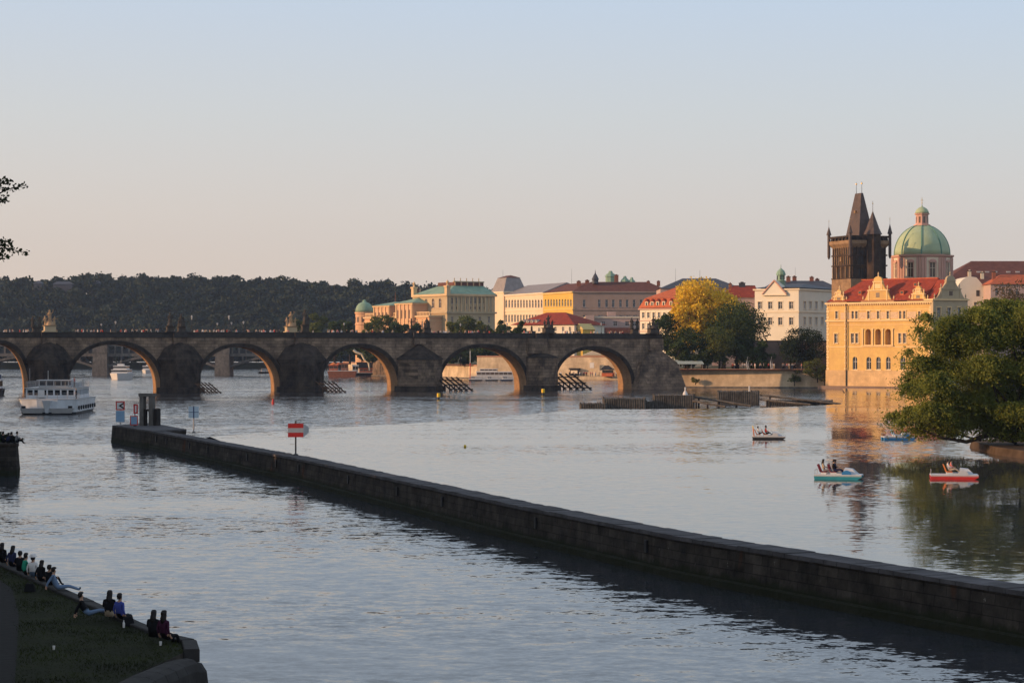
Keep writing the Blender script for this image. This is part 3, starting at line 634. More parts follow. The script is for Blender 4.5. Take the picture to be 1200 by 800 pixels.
# ------------------------------------------------------------------ far road bridge seen through the arches
fb = thing('road_bridge', 'distant grey road bridge with columned railing, seen through the stone arches', 'bridge', (0, 1030, 0), R(0))
XA, XB = GX(-60,1030), GX(392,1030)
def zf(py): return GZ(py,1030)
mb = MB(); mb.box(XA,XB,0,14,zf(417.5),zf(414),M['concrete']); mb.build('road_deck', fb)
mb = MB(); mb.box(XA,XB,.0,.4,zf(405.5),zf(403.5),M['concrete']); x = XA
while x < XB: mb.box(x,x+.8,.02,.38,zf(413.9),zf(405.6),M['concrete']); x += 3.2
mb.box(XA,XB,.45,.55,zf(413.9),zf(410),M['iron']); mb.build('railing', fb)
for px in (118,261):
    xc = GX(px,1030); mb = MB(); mb.frust([(xc-3.6,-3,-1.4),(xc+3.6,-3,-1.4),(xc+3.6,12,-1.4),(xc-3.6,12,-1.4)], [(xc-3.2,-2,zf(414)),(xc+3.2,-2,zf(414)),(xc+3.2,12,zf(414)),(xc-3.2,12,zf(414))], M['concrete'])
    mb.box(xc-3.4,xc+3.4,-2.2,0,zf(413.9),zf(402.5),M['concrete']); mb.build('pier', fb)
for a, b in ((-25,110),(126,253),(269,392)):
    xa, xb = GX(a,1030), GX(b,1030); mb = MB(); n = 16
    pts = []
    for i in range(n+1):
        t = i/n; pts.append((xa+(xb-xa)*t, zf(431)+(zf(418.2)-zf(431))*(1-(2*t-1)**2)))
    for y in (0,12):
        mb = MB()
        for i in range(n):
            p, q = pts[i], pts[i+1]; mb.add([(p[0],y,p[1]),(q[0],y,q[1]),(q[0],y,q[1]+1.1),(p[0],y,p[1]+1.1),(p[0],y+1.5,p[1]),(q[0],y+1.5,q[1]),(q[0],y+1.5,q[1]+1.1),(p[0],y+1.5,p[1]+1.1)], [(0,1,2,3),(4,7,6,5),(0,4,5,1),(3,2,6,7)], M['concrete'])
            if i % 2 == 0: mb.box(p[0]-.3,p[0]+.3,y+.2,y+1.3,p[1]+1.1,zf(417.6),M['concrete'])
        mb.build('arch_rib', fb)
# ------------------------------------------------------------------ buildings
class Facade:
    """front from P0 (left) to P1 (right) in world xy; measurements in photo pixels are turned into wall coordinates"""
    def __init__(s, P0, P1):
        s.P0 = Vector(P0); s.P1 = Vector(P1); d = s.P1-s.P0; s.L = d.length; s.u = d/s.L; s.a = math.atan2(d.y, d.x)
    def s(s_, px):
        k = (px-600)/F; P, u = s_.P0, s_.u; return (k*P.y-P.x)/(u.x-k*u.y)
    def Y(s_, px): return (s_.P0+s_.u*s_.s(px)).y
    def z(s_, py, px): return GZ(py, s_.Y(px))
    def rect(s_, px0, px1, py0, py1):
        pm = (px0+px1)/2; return (s_.s(px0), s_.s(px1), s_.z(py1, pm), s_.z(py0, pm))
_wc = {}
def window_mesh(w, h, frame, pane, arch, mull, trim, d=.34):
    key = (round(w,1), round(h,1), frame, pane, arch, mull, trim, d)
    if key in _wc: return _wc[key]
    w, h = key[0], key[1]; w = max(w,.4); mb = MB()
    mb.add([(0,d,0),(w,d,0),(w,d,h),(0,d,h)], [(0,1,2,3)], M[pane])
    fw = min(.13, w*.1)
    for a, b, c, e in ((0,fw,0,h),(w-fw,w,0,h),(fw,w-fw,0,fw),(fw,w-fw,h-fw,h)): mb.box(a,b,d-.10,d-.01,c,e,M[frame])
    if mull >= 1: mb.box(w/2-fw*.4,w/2+fw*.4,d-.09,d-.012,fw,h-fw,M[frame])
    if mull >= 2: mb.box(fw,w-fw,d-.085,d-.014,h*.62-fw*.4,h*.62+fw*.4,M[frame])
    if trim:
        t = .22; mb.box(-t-.1,w+t+.1,-.22,-.003,-t*.9,-.01,M[trim])
        if not arch:
            mb.box(-t,-.005,-.10,-.003,0,h,M[trim]); mb.box(w+.005,w+t,-.10,-.003,0,h,M[trim]); mb.box(-t-.08,w+t+.08,-.2,-.003,h+.005,h+t,M[trim])
    if arch:      # spandrels filling the corners of the opening
        n = 8; r = w/2
        for sg in (-1, 1):
            pts = [(r+sg*r*math.cos(a), h-r+r*math.sin(a)) for a in [math.pi/2*i/n for i in range(n+1)]]
            cor = (r+sg*r, h)
            for i in range(n):
                p, q = pts[i], pts[i+1]; mb.add([(cor[0],.004,cor[1]),(p[0],.004,p[1]),(q[0],.004,q[1]),(p[0],d-.11,p[1]),(q[0],d-.11,q[1])], [(0,1,2) if sg<0 else (0,2,1),(1,3,4,2) if sg<0 else (2,4,3,1)], M[arch])
    _wc[key] = mb.mesh('window'); return _wc[key]
def wall_grid(mb, L, z0, z1, rects, m, d=.34, rev=None):
    xs = sorted(set([0, L]+[r[0] for r in rects]+[r[1] for r in rects])); zs = sorted(set([z0, z1]+[r[2] for r in rects]+[r[3] for r in rects]))
    xs = [x for x in xs if 0 <= x <= L]; zs = [z for z in zs if z0 <= z <= z1]
    for a, b in zip(xs[:-1], xs[1:]):
        for c, e in zip(zs[:-1], zs[1:]):
            xm, zm = (a+b)/2, (c+e)/2
            if any(r[0] < xm < r[1] and r[2] < zm < r[3] for r in rects): continue
            mb.add([(a,0,c),(b,0,c),(b,0,e),(a,0,e)], [(0,1,2,3)], m)
    for r in rects:
        a, b, c, e = r[:4]; d = r[4].get('d', .34) if len(r) > 4 else .34
        mb.add([(a,0,c),(b,0,c),(b,0,e),(a,0,e),(a,d,c),(b,d,c),(b,d,e),(a,d,e)], [(0,4,5,1),(1,5,6,2),(2,6,7,3),(3,7,4,0)], rev or m)
def rows(f, pxs, w, y0, y1, **st):
    out = []
    for p in pxs:
        a, b, c, e = f.rect(p-w/2, p+w/2, y0, y1); w_ = round(b-a,1); h_ = round(e-c,1); out.append((a, a+w_, c, c+h_, st))
    return out
def put_windows(root, rects, xf, wall):
    for a, b, c, e, st in rects:
        ar = wall if st.get('arch') else None
        me = window_mesh(b-a, e-c, st.get('frame','white'), st.get('pane','glass'), ar, st.get('mull',2), st.get('trim'), st.get('d',.34))
        o = link('window', me, root); o.matrix_local = xf @ Matrix.Translation((a,0,c))
def body(root, f, depth, z0, z1, wall, front=(), side=(), side2=(), bands=(), m2=None, back=True):
    """four walls; side = openings of the left return wall (running away from P0), side2 = right return"""
    mb = MB(); I = Matrix()
    wall_grid(mb, f.L, z0, z1, list(front), M[wall])
    XL = Matrix.Translation((0,depth,0)) @ Matrix.Rotation(-math.pi/2,4,'Z')      # left wall, outward -x
    XR = Matrix.Translation((f.L,0,0)) @ Matrix.Rotation(math.pi/2,4,'Z')
    mb.x = XL; wall_grid(mb, depth, z0, z1, list(side), M[wall]); mb.x = XR; wall_grid(mb, depth, z0, z1, list(side2), M[wall])
    mb.x = Matrix.Translation((f.L,depth,0)) @ Matrix.Rotation(math.pi,4,'Z'); wall_grid(mb, f.L, z0, z1, [], M[wall]); mb.x = I
    mb.add([(0,0,z1),(f.L,0,z1),(f.L,depth,z1),(0,depth,z1)], [(0,1,2,3)], M[wall])
    mb.build('wall', root)
    put_windows(root, front, I, wall); put_windows(root, side, XL, wall); put_windows(root, side2, XR, wall)
    if bands:
        mb = MB()
        for z, h, p, mm in bands:
            mb.box(-p,f.L+p,-p,-.003,z,z+h,M[mm]); mb.box(-p,-.003,-.002,depth,z,z+h,M[mm]); mb.box(f.L+.003,f.L+p,-.002,depth,z,z+h,M[mm])
        mb.build('cornice', root)
def hip(mb, x0, x1, y0, y1, z, zr, il, ir, m, oh=.6, iy=None):
    """hipped roof with its ridge along x; il/ir = run of the hips"""
    x0 -= oh; x1 += oh; y0 -= oh; y1 += oh; ym = (y0+y1)/2
    mb.add([(x0,y0,z),(x1,y0,z),(x1,y1,z),(x0,y1,z),(x0+il,ym,zr),(x1-ir,ym,zr)], [(0,1,5,4),(1,2,5),(2,3,4,5),(3,0,4),(3,2,1,0)], m)
def mansard(mb, x0, x1, y0, y1, z, zt, inset, m, m2=None, zr=None):
    b = [(x0,y0,z),(x1,y0,z),(x1,y1,z),(x0,y1,z)]; i = inset; t = [(x0+i,y0+i,zt),(x1-i,y0+i,zt),(x1-i,y1-i,zt),(x0+i,y1-i,zt)]; mb.frust(b, t, m)
    if zr: hip(mb, x0+i, x1-i, y0+i, y1-i, zt+.01, zr, (y1-y0)/2-i, (y1-y0)/2-i, m2 or m, .2)
def chimney(root, x, y, z, h, w=1.0, d=.7, m='brickwarm'):
    mb = MB(); mb.box(x-w/2,x+w/2,y-d/2,y+d/2,z-1.5,z+h,M[m]); mb.box(x-w/2-.1,x+w/2+.1,y-d/2-.1,y+d/2+.1,z+h+.002,z+h+.2,M['coping'])
    mb.box(x-w*.25,x+w*.25,y-.15,y+.15,z+h+.2,z+h+.55,M[m]); mb.build('chimney', root)
def dormer(root, x, y, z, w, h, d, wall, roof):
    mb = MB(); mb.box(x-w/2,x+w/2,y,y+d,z,z+h,M[wall]); mb.box(x-w*.3,x+w*.3,y-.02,y-.003,z+h*.2,z+h*.85,M['glass'])
    mb.frust([(x-w*.62,y-.15,z+h+.003),(x+w*.62,y-.15,z+h+.003),(x+w*.62,y+d,z+h+.003),(x-w*.62,y+d,z+h+.003)], [(x-.02,y-.15,z+h*1.5),(x+.02,y-.15,z+h*1.5),(x+.02,y+d,z+h*1.5),(x-.02,y+d,z+h*1.5)], M[roof]); mb.build('dormer', root)
def pole(root, x, y, z0, z1, r=.09, m='iron', name='flagpole'):
    mb = MB(); mb.tube([(x,y,z0),(x,y,z1)], [r,r*.5], M[m], 6); mb.build(name, root)
def bthing(label, f, cat='building', name='building', grp=None): return thing(name, label, cat, (f.P0.x, f.P0.y, 0), f.a, grp)

M['loggia'] = mat('loggia_wall', (0.50,0.27,0.12), .9, .15, .5)
# ===== riverside museum with gables
f = Facade((GX(969,640),640), (GX(1091.5,616),616)); LM = f.L; zz = lambda y, px=1030: f.z(y, px)
t = bthing('golden renaissance building with ornate gables and steep red roof rising straight from the water', f, name='museum_building')
fr = []
fr += rows(f, (979.8,), 4.2, 391, 402, trim='museumtrim', pane='glass'); fr += rows(f, (999,1004.2,1054.6,1060), 3.6, 390.5, 402, trim='museumtrim')
for p in (1017.3,1028.9,1040.6): fr += rows(f, (p,), 6.6, 385.5, 404, arch=1, mull=0, frame='museumtrim', pane='loggia', trim='museumtrim', d=1.5)
fr += rows(f, (1001.8,1018,1029.5,1041), 5.4, 418, 433, arch=1, trim='museumtrim'); fr += rows(f, (1058,1077), 6, 418, 433, arch=1, trim='museumtrim')
fr += rows(f, (980.5,999.5,1003.8,1017.8,1029.2,1040.6,1055.2,1060,1077.5), 3.0, 364.5, 373.5, trim='museumtrim'); fr += rows(f, (1079,), 4, 391, 402, trim='museumtrim')
DEP = 16.0
zE = zz(354.5); zPl = zz(433.8)
body(t, f, DEP, -1.4, zE, 'museum', front=fr, side=[(3,4.4,zz(402),zz(391),dict(trim='museumtrim')),(8,9.4,zz(402),zz(391),dict(trim='museumtrim'))],
     bands=[(zz(355.6),.45,.45,'museumtrim'),(zz(376.2),.4,.35,'museumtrim'),(zz(363.4),.15,.1,'museumtrim'),(zz(406.8),.25,.15,'museumtrim'),(zz(385.5)+1.2,.12,.08,'museumtrim')])
mb = MB(); mb.box(-.25,LM+.25,-.25,-.003,-1.4,zPl,M['museumbase']); mb.box(-.25,-.003,-.002,DEP,-1.4,zPl,M['museumbase']); mb.build('plinth', t)
mb = MB(); mb.box(-1.6,LM+1.0,-2.2,-.26,-1.4,.95,M['brownbase']); mb.build('footing', t)
mb = MB(); band = [(f.s(a), f.s(b)) for a, b in ((985,997),(1006.5,1015.3),(1020.3,1026.8),(1031.8,1038.2),(1043.5,1052.5),(1063,1074))]
for a, b in band: mb.box(a,b,-.035,-.004,zz(373.5),zz(365.5),M['museumband'])
mb.build('painted_band', t)
mb = MB(); zc_ = zz(355.6)
x = .2
while x < LM-.3: mb.box(x,x+.28,-.42,-.003,zc_-.42,zc_-.02,M['museumtrim']); x += .75
mb.build('corbels', t)
mb = MB()
for x0_, x1_ in ((-.08,.55),(f.s(991.2)-.3,f.s(991.2)+.3),(LM-.6,LM+.08)):
    for k in range(22):
        z_ = zPl+.1+k*.82
        if z_+.6 < zc_-.6: w_ = .0 if k%2 else .22; mb.box(x0_-(w_ if x0_ > 0 else 0),x1_+(w_ if x1_ < LM else 0),-.09,-.004,z_,z_+.6,M['museumtrim'])
mb.build('quoins', t)
mb = MB()
for p_ in (1011.2,1022.9,1034.8,1046.4): mb.box(f.s(p_)-.16,f.s(p_)+.16,-.3,-.004,zz(404.5),zz(386),M['museumtrim']); mb.box(f.s(p_)-.3,f.s(p_)+.3,-.36,-.004,zz(386)+.003,zz(384.9),M['museumtrim'])
mb.box(f.s(1010),f.s(1047.5),-.55,-.003,zz(405.6),zz(404.6),M['museumtrim']); mb.build('loggia_columns', t)
mb = MB(); sx = f.s(992.7); mb.tube([(sx,-.5,0.2),(sx,-.5,zE-.2)], .16, M['iron'], 6); mb.build('drain_pipe', t)
mb = MB(); zr = zz(326)
hip(mb, 0.6, LM-3, 0, DEP, zE+.47, zr, 7.5, .1, M['redroof'], .5); mb.box(6.5,LM-3,DEP/2-.2,DEP/2+.2,zr-.2,zr+.12,M['redroof2'])
rf = mb.build('roof', t)
for x_, y_ in ((f.s(1003),2.5),(f.s(1053),2.2),(f.s(1062),5.2)):
    zb_ = zE+.5+(zr-zE-.5)*((y_+.5)/(DEP/2+.5)); mb = MB(); mb.box(x_-.6,x_+.6,y_-.6,y_+1.2,zb_-.5,zb_+.75,M['redroof2']); mb.box(x_-.4,x_+.4,y_-.64,y_-.603,zb_-.05,zb_+.6,M['glass']); mb.build('skylight', rf)
def gable(root, s0, s1, z0, z1, y, mt, tm, tiers=3, dd=.7, name='gable', win=True):
    """stepped scroll gable"""
    mb = MB(); w = s1-s0; c = (s0+s1)/2; h = z1-z0
    ws = {3:(1.0,.60,.26), 2:(.92,.5)}[tiers]; zs_ = {3:(0,.42,.76,.97), 2:(0,.55,.9)}[tiers]
    for i, k in enumerate(ws):
        a, b = z0+h*zs_[i], z0+h*zs_[i+1]; hw = w*k/2
        nx = ws[i+1]*w/2 if i+1 < len(ws) else hw*.85
        if i+1 < len(ws):      # curved shoulders
            pts = [(c-hw,a)]; n = 6
            for j in range(n+1): q = j/n; pts.append((c-hw+(hw-nx)*q, a+(b-a)*(q**2.2 if i%2==0 else q**1.8)*1.0 if q>0 else a+(b-a)*.12))
            L_ = pts; Rr = [(2*c-p[0],p[1]) for p in reversed(pts)]; mb.xprism(L_+Rr, y, y+dd, M[mt])
        else:
            pts = [(c-hw,a)]+[(c+hw*math.cos(q), a+(b-a)*.35+(b-a)*.65*math.sin(q)) for q in [math.pi-math.pi*j/8 for j in range(9)]]+[(c+hw,a)]; mb.xprism(list(pts), y, y+dd, M[mt])
        mb.box(c-hw-.25,c+hw+.25,y-.22,y+dd+.1,a-.14,a+.14,M[tm])
        for q in (-1,1):
            if i < len(ws)-1:
                xx = c+q*(hw-.15); mb.lathe([(.2,a+.14),(.12,a+.5),(.22,a+.9),(.05,a+1.5)], M[tm], 8, xx, y+dd/2)
                xx = c+q*(nx-.1); mb.box(xx-.18,xx+.18,y-.12,y-.003,a+.14,b-.14,M[tm])
    if win: mb.box(c-.6,c+.6,y-.03,y-.004,z0+h*.14,z0+h*.33,M['glassb']); mb.box(c-w*.09,c+w*.09,y-.05,y-.005,z0+h*.5,z0+h*.68,M[tm])
    mb.lathe([(.25,z1-.04*h),(.12,z1+.2),(.22,z1+.5),(.03,z1+1.1)], M[tm], 8, c, y+dd/2)
    return mb.build(name, root)
gable(t, f.s(974), f.s(991.8), zE+.46, zz(339,980), .0, 'museum', 'museumtrim', 3)
gable(t, f.s(1010.5), f.s(1047.5), zE+.46, zz(323,1029), -.15, 'museum', 'museumtrim', 3)
gable(t, f.s(1064.5), f.s(1087), zE+.46, zz(334.5,1076), .0, 'museum', 'museumtrim', 3)
mb = MB(); mb.lathe([(2.2,zz(420,972)),(2.2,zE+.4),(2.5,zE+.45),(2.5,zE+1.1),(0.1,zE+1.15)], M['museum'], 12, 1.4, DEP*.5); mb.build('corner_turret', t)
# right wing, gable end turned away from the sun
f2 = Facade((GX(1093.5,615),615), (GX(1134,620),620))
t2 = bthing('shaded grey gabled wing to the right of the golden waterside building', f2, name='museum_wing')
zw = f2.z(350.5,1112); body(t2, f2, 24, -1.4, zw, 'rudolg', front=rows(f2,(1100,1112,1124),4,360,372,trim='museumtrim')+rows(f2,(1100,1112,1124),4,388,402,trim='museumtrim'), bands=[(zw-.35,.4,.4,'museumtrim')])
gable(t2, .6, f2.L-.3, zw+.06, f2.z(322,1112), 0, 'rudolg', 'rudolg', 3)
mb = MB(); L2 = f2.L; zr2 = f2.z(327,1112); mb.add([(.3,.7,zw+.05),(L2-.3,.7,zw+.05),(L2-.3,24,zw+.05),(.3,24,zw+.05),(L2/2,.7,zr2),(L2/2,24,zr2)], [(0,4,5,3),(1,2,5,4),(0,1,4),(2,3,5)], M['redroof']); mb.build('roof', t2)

# ===== tower
TY = 700.0; tm_ = TY/F
tx, ty_ = GX(997.5,TY), TY
A = R(20.5); t = thing('bridge_tower', 'tall blackened gothic tower with wedge-shaped slate roof and corner spires', 'tower', (tx, ty_, 0), A)
a1 = 12.5; a2 = 12.0
def tz(y): return GZ(y, TY+4)
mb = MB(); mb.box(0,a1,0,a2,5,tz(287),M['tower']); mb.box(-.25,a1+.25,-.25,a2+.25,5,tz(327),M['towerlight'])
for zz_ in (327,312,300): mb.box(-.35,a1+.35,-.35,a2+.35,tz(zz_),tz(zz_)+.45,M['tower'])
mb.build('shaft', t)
mb = MB(); zg0, zg1 = tz(286), tz(276.5)
mb.frust([(0,0,zg0-1.2),(a1,0,zg0-1.2),(a1,a2,zg0-1.2),(0,a2,zg0-1.2)], [(-1,-1,zg0),(a1+1,-1,zg0),(a1+1,a2+1,zg0),(-1,a2+1,zg0)], M['towerlight'])
for (x0,x1,y0,y1) in ((-1,a1+1,-1,-.6),(-1,a1+1,a2+.6,a2+1),(-1,-.6,-.6,a2+.6),(a1+.6,a1+1,-.6,a2+.6)): mb.box(x0,x1,y0,y1,zg0+.003,zg1-1.5,M['towerlight']); mb.box(x0,x1,y0,y1,zg1-.6,zg1,M['tower'])
for i in range(7):
    q = i/6
    for x, y in ((-1+q*(a1+1.6),-1),(-1+q*(a1+1.6),a2+.6),(-1,-1+q*(a2+1.6)),(a1+.6,-1+q*(a2+1.6))): mb.box(x,x+.45,y+.01,y+.4,zg1-1.5,zg1-.6,M['tower'])
mb.box(-.5,a1+.5,-.5,a2+.5,zg0,zg1-.9,M['stone_dark']); mb.build('gallery', t)
# tracery panels and windows on the two visible faces
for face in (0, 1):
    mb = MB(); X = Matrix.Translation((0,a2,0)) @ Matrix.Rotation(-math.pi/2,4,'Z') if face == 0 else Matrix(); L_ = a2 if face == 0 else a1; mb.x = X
    for i in range(9): x = .3+i*(L_-.9)/8; mb.box(x,x+.28,-.3,-.003,tz(311),tz(289),M['towerlight' if face == 0 else 'tower'])  # left face ribs are paler: its sunlight is put into their colour
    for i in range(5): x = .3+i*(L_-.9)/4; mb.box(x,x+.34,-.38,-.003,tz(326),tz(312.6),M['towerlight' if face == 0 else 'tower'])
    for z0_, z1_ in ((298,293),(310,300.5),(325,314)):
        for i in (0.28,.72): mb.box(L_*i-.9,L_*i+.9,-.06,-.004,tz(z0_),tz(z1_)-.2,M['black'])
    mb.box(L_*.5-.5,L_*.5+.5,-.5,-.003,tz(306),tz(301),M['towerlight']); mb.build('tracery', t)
mb = MB(); zr_ = tz(225.5)    # wedge roof, ridge running back along the sunny face
X0, X1, Y0, Y1, xr_ = 3.6, 9.0, 1.4, 10.2, 6.4
mb.add([(X0,Y0,zg1-.4),(X1,Y0,zg1-.4),(X1,Y1,zg1-.4),(X0,Y1,zg1-.4),(xr_-.35,4.4,zr_),(xr_+.35,4.4,zr_),(xr_+.35,8.3,zr_),(xr_-.35,8.3,zr_)], [(0,1,5,4),(1,2,6,5),(2,3,7,6),(3,0,4,7),(4,5,6,7)], M['towerroof'])
mb.box(-.4,a1+.4,-.4,a2+.4,zg1-.9,zg1-.41,M['coping']); rf = mb.build('roof', t)
for q in (-1,1):
    x = xr_; cyy = 6.35+q*1.75; mb = MB(); mb.tube([(x,cyy,zr_-.1),(x,cyy,tz(212))], [.09,.05], M['iron'], 5); mb.lathe([(.03,tz(215.5)),(.3,tz(214.6)),(.3,tz(214)),(.03,tz(213))], M['gold'], 8, x, cyy); mb.build('finial', rf)
mb = MB(); mb.box(4.6,5.6,5.6,6.6,tz(249),tz(246),M['towerlight']); mb.build('dormer', rf)
for x, y, yb in ((-.9,-.9,264),(-.9,a2+.9,264),(a1+.9,-.9,262.5),(a1+.9,a2+.9,264)):
    mb = MB(); mb.lathe([(.15,tz(303)),(.5,tz(300)),(.5,zg1+.6),(.85,zg1+.65),(.05,tz(yb)),(.03,tz(yb-8))], M['towerroof'], 8, x, y); mb.lathe([(.02,tz(yb-5.6)),(.2,tz(yb-6.2)),(.02,tz(yb-6.8))], M['gold'], 6, x, y); mb.build('corner_spire', t)
mb = MB(); sx_, sy_ = 7.4, -.6       # stair turret on the front face
mb.lathe([(2.5,5),(2.5,zg1+.3),(3.0,zg1+.35),(2.1,zg1+2.2),(.08,tz(248)),(.05,tz(236))], M['towerroof'], 8, sx_, sy_, a0=.39); mb.lathe([(2.53,5),(2.53,zg1+.28),(2.4,zg1+.3)], M['tower'], 8, sx_, sy_, a0=.39); mb.lathe([(.02,tz(240)),(.25,tz(239)),(.02,tz(238))], M['gold'], 6, sx_, sy_); mb.build('stair_turret', t)

# ===== domed church
DY = 725.0; dz = lambda y: GZ(y, DY)
cxw = GX(1080.5, DY); t = thing('domed_church', 'church drum with pink pilasters under a large ribbed green copper dome', 'church', (cxw, DY, 0), R(11))
r = 35.3*DY/F
mb = MB(); mb.lathe([(r*.985,5),(r*.985,dz(300.5))], M['creamtrim'], 8, a0=R(22.5)); mb.lathe([(r*.99,dz(302.5)),(r*1.04,dz(301.2)),(r*1.05,dz(299.4)),(r*.95,dz(299))], M['pinkplaster'], 8, a0=R(22.5)); mb.build('drum', t)
ap = r*.985*math.cos(R(22.5)); sd = r*.985*2*math.sin(R(22.5))
for i in range(8):
    a = R(45*i)+R(0); X = Matrix.Rotation(a,4,'Z') @ Matrix.Translation((ap,0,0)) @ Matrix.Rotation(math.pi/2,4,'Z')
    mb = MB(); mb.x = X @ Matrix.Translation((-sd/2,0,0))
    for x in (.05,.95): mb.box(x,x+.65,-.35,-.003,5,dz(302.7),M['pinkplaster']); mb.box(sd-x-.65,sd-x,-.35,-.003,5,dz(302.7),M['pinkplaster'])
    mb.build('pilasters', t)
    w_, h_ = 2.0, dz(308.5)-dz(326)
    me = window_mesh(w_, h_, 'creamtrim', 'glassb', None, 2, 'pinkplaster'); o = link('window', me, t); o.matrix_local = X @ Matrix.Translation((-w_/2,-.40,dz(326)))
    mb = MB(); mb.x = X; mb.xprism([(1.3*math.cos(math.pi*j/8), dz(308.5)+.25+.8*math.sin(math.pi*j/8)) for j in range(9)], -.45, -.003, M['pinkplaster']); mb.build('window_head', t)
mb = MB(); mb.smooth = True; rd = 31.9*DY/F; zd0, zd1 = dz(299), dz(264.5)
prof = [(rd*math.cos(q)*(1 if q < 1.3 else 1), zd0+(zd1-zd0)*math.sin(q)*1.03) for q in [math.radians(x) for x in (0,8,16,24,32,40,48,56,64,70,76)]]
mb.lathe(prof, M['copperlight'], 48); dm = mb.build('dome', t)
for i in range(8):
    a = R(45*i+22.5); mb = MB(); pts = [((p[0]+.08)*math.cos(a), (p[0]+.08)*math.sin(a), p[1]) for p in prof]; mb.tube(pts, .22, M['ribs'], 6); mb.build('rib', dm)
mb = MB(); rl_ = 7.9*DY/F; mb.lathe([(rl_*1.25,dz(264.5)),(rl_*1.2,dz(263.2)),(rl_*.95,dz(262.8)),(rl_*.92,dz(252)),(rl_*1.12,dz(251.2)),(rl_*1.12,dz(250.3)),(rl_*.95,dz(250))], M['pinkplaster'], 8, a0=R(22.5))
for i in range(8):
    a = R(45*i); mb.x = Matrix.Rotation(a,4,'Z') @ Matrix.Translation((rl_*.93*math.cos(R(22.5)),0,0)); mb.box(-.05,.04,-.32,.32,dz(261.5),dz(254),M['glassb'])
mb.x = Matrix(); ln = mb.build('lantern', t)
mb = MB(); mb.smooth = True; mb.lathe([(rl_*1.02,dz(250)),(rl_*.98,dz(248)),(rl_*.78,dz(245.2)),(rl_*.45,dz(243.3)),(.25,dz(242.2)),(.12,dz(240))], M['copperlight'], 24); mb.tube([(0,0,dz(240.5)),(0,0,dz(231.5))], .08, M['gold'], 5); mb.box(-.45,.45,-.05,.05,dz(235),dz(234.4),M['gold']); mb.lathe([(.03,dz(238.6)),(.3,dz(238)),(.03,dz(237.3))], M['gold'], 8); mb.build('lantern_cap', ln)

# ===== roofs at the right edge
f = Facade((GX(1119,660),660), (GX(1160,660),660)); t = bthing('white house with a round-shouldered gable behind the golden building', f); z = f.z
body(t, f, 14, 5, z(351,1140), 'whiteplaster', front=rows(f,(1143,1151),3,338+16,347+16,trim='whiteplaster'))
mb = MB(); n = 10; pts = [(0,z(351,1119))]+[(f.L*.45*(1-math.cos(q)), z(351,1119)+(z(324,1119)-z(351,1119))*math.sin(q)) for q in [math.pi/2*j/n for j in range(1,n+1)]]+[(f.L*.62,z(325,1140)),(f.L*.8,z(334,1140)),(f.L*.93,z(343,1140)),(f.L,z(351,1140))]
mb.xprism(pts, 0, 14, M['whiteplaster']); mb.box(f.s(1144),f.s(1148),-.06,-.003,z(347,1146),z(340,1146),M['glass']); mb.build('curved_gable', t)
f = Facade((GX(1112,770),770), (GX(1262,770),770)); z = lambda y: GZ(y,770); t = bthing('large dark brown hipped roof with a row of skylights at the right edge', f)
body(t, f, 26, 5, z(327), 'pinkgrey'); mb = MB(); hip(mb, 0, f.L, 0, 26, z(327)+.01, z(307.5)+1, 11, 11, M['brownroof']); rf = mb.build('roof', t)
for px in (1150,1160,1169.5,1185,1196):
    x = (px-1112)*770/F; mb = MB(); q = 4.2; mb.box(x-.7,x+.7,q,q+1.4,z(327)+2.0,z(327)+2.9,M['skylight'] if 'skylight' in M else M['grey']); mb.build('skylight', rf)
f = Facade((GX(1161,650),650), (GX(1235,650),650)); z = lambda y: GZ(y,650); t = bthing('building with long low orange-red tiled roof in front of the dark brown roof', f)
body(t, f, 14, 5, z(333), 'pinkgrey', front=rows(f,(1168,1176,1184,1192),3,338,346)); mb = MB(); hip(mb, 0, f.L, 0, 14, z(333)+.01, z(321), 5, 5, M['redroof2']); mb.build('roof', t); chimney(t, f.s(1163)+1.5, 5, z(323), 1.2)
f = Facade((GX(1128,700),700), (GX(1172,700),700)); z = lambda y: GZ(y,700); t = bthing('dark brown tiled roof with pale chimney behind the white round-gabled house', f)
body(t, f, 14, 5, z(336), 'pinkgrey'); mb = MB(); hip(mb, 0, f.L, 0, 14, z(336)+.01, z(322), 4, 4, M['brownroof']); mb.build('roof', t); chimney(t, f.s(1140), 5, z(323), 1.5, m='creamtrim'); chimney(t, f.s(1155), 5, z(323), 1.0, m='creamtrim')

# ===== white building with pediment and green turret
f = Facade((GX(884.5,760),760), (GX(936,751),751)); z = f.z; _n = Vector((-f.u.y, f.u.x)); fR = Facade(f.P1, f.P1+_n*34)
t = bthing('white riverside building with triangular pediment and small green domed turret', f); fr = []
for y0, y1 in ((353.5,362),(371.8,380.8)): fr += rows(f, (890.5,902.5,914.3,927), 4.6, y0, y1, trim='creamtrim', mull=2)
body(t, f, 34, 5, z(338.2,910), 'whiteplaster', front=fr, side2=[q for y0,y1 in ((353,362),(371.5,380.5)) for q in rows(fR,(943,949.5,956.5,963.5,970),2.6,y0,y1,trim='creamtrim',pane='grey')],
     bands=[(z(340,910),.5,.5,'creamtrim'),(z(366,910),.35,.25,'creamtrim')])
for s_ in (f.s(893.5)+.5, f.s(907.5)): pass
mb = MB(); a, b = f.s(895), f.s(922); zb_ = z(345,908); mb.xprism([(a,zb_),(b,zb_),((a+b)/2,z(329,908))], -.6, 4, M['whiteplaster']); mb.build('pediment', t)
mb = MB(); mb.xprism([(a-.3,zb_-.35),(b+.3,zb_-.35),(b+.3,zb_-.02),(a-.3,zb_-.02)], -.9, -.0, M['creamtrim'])
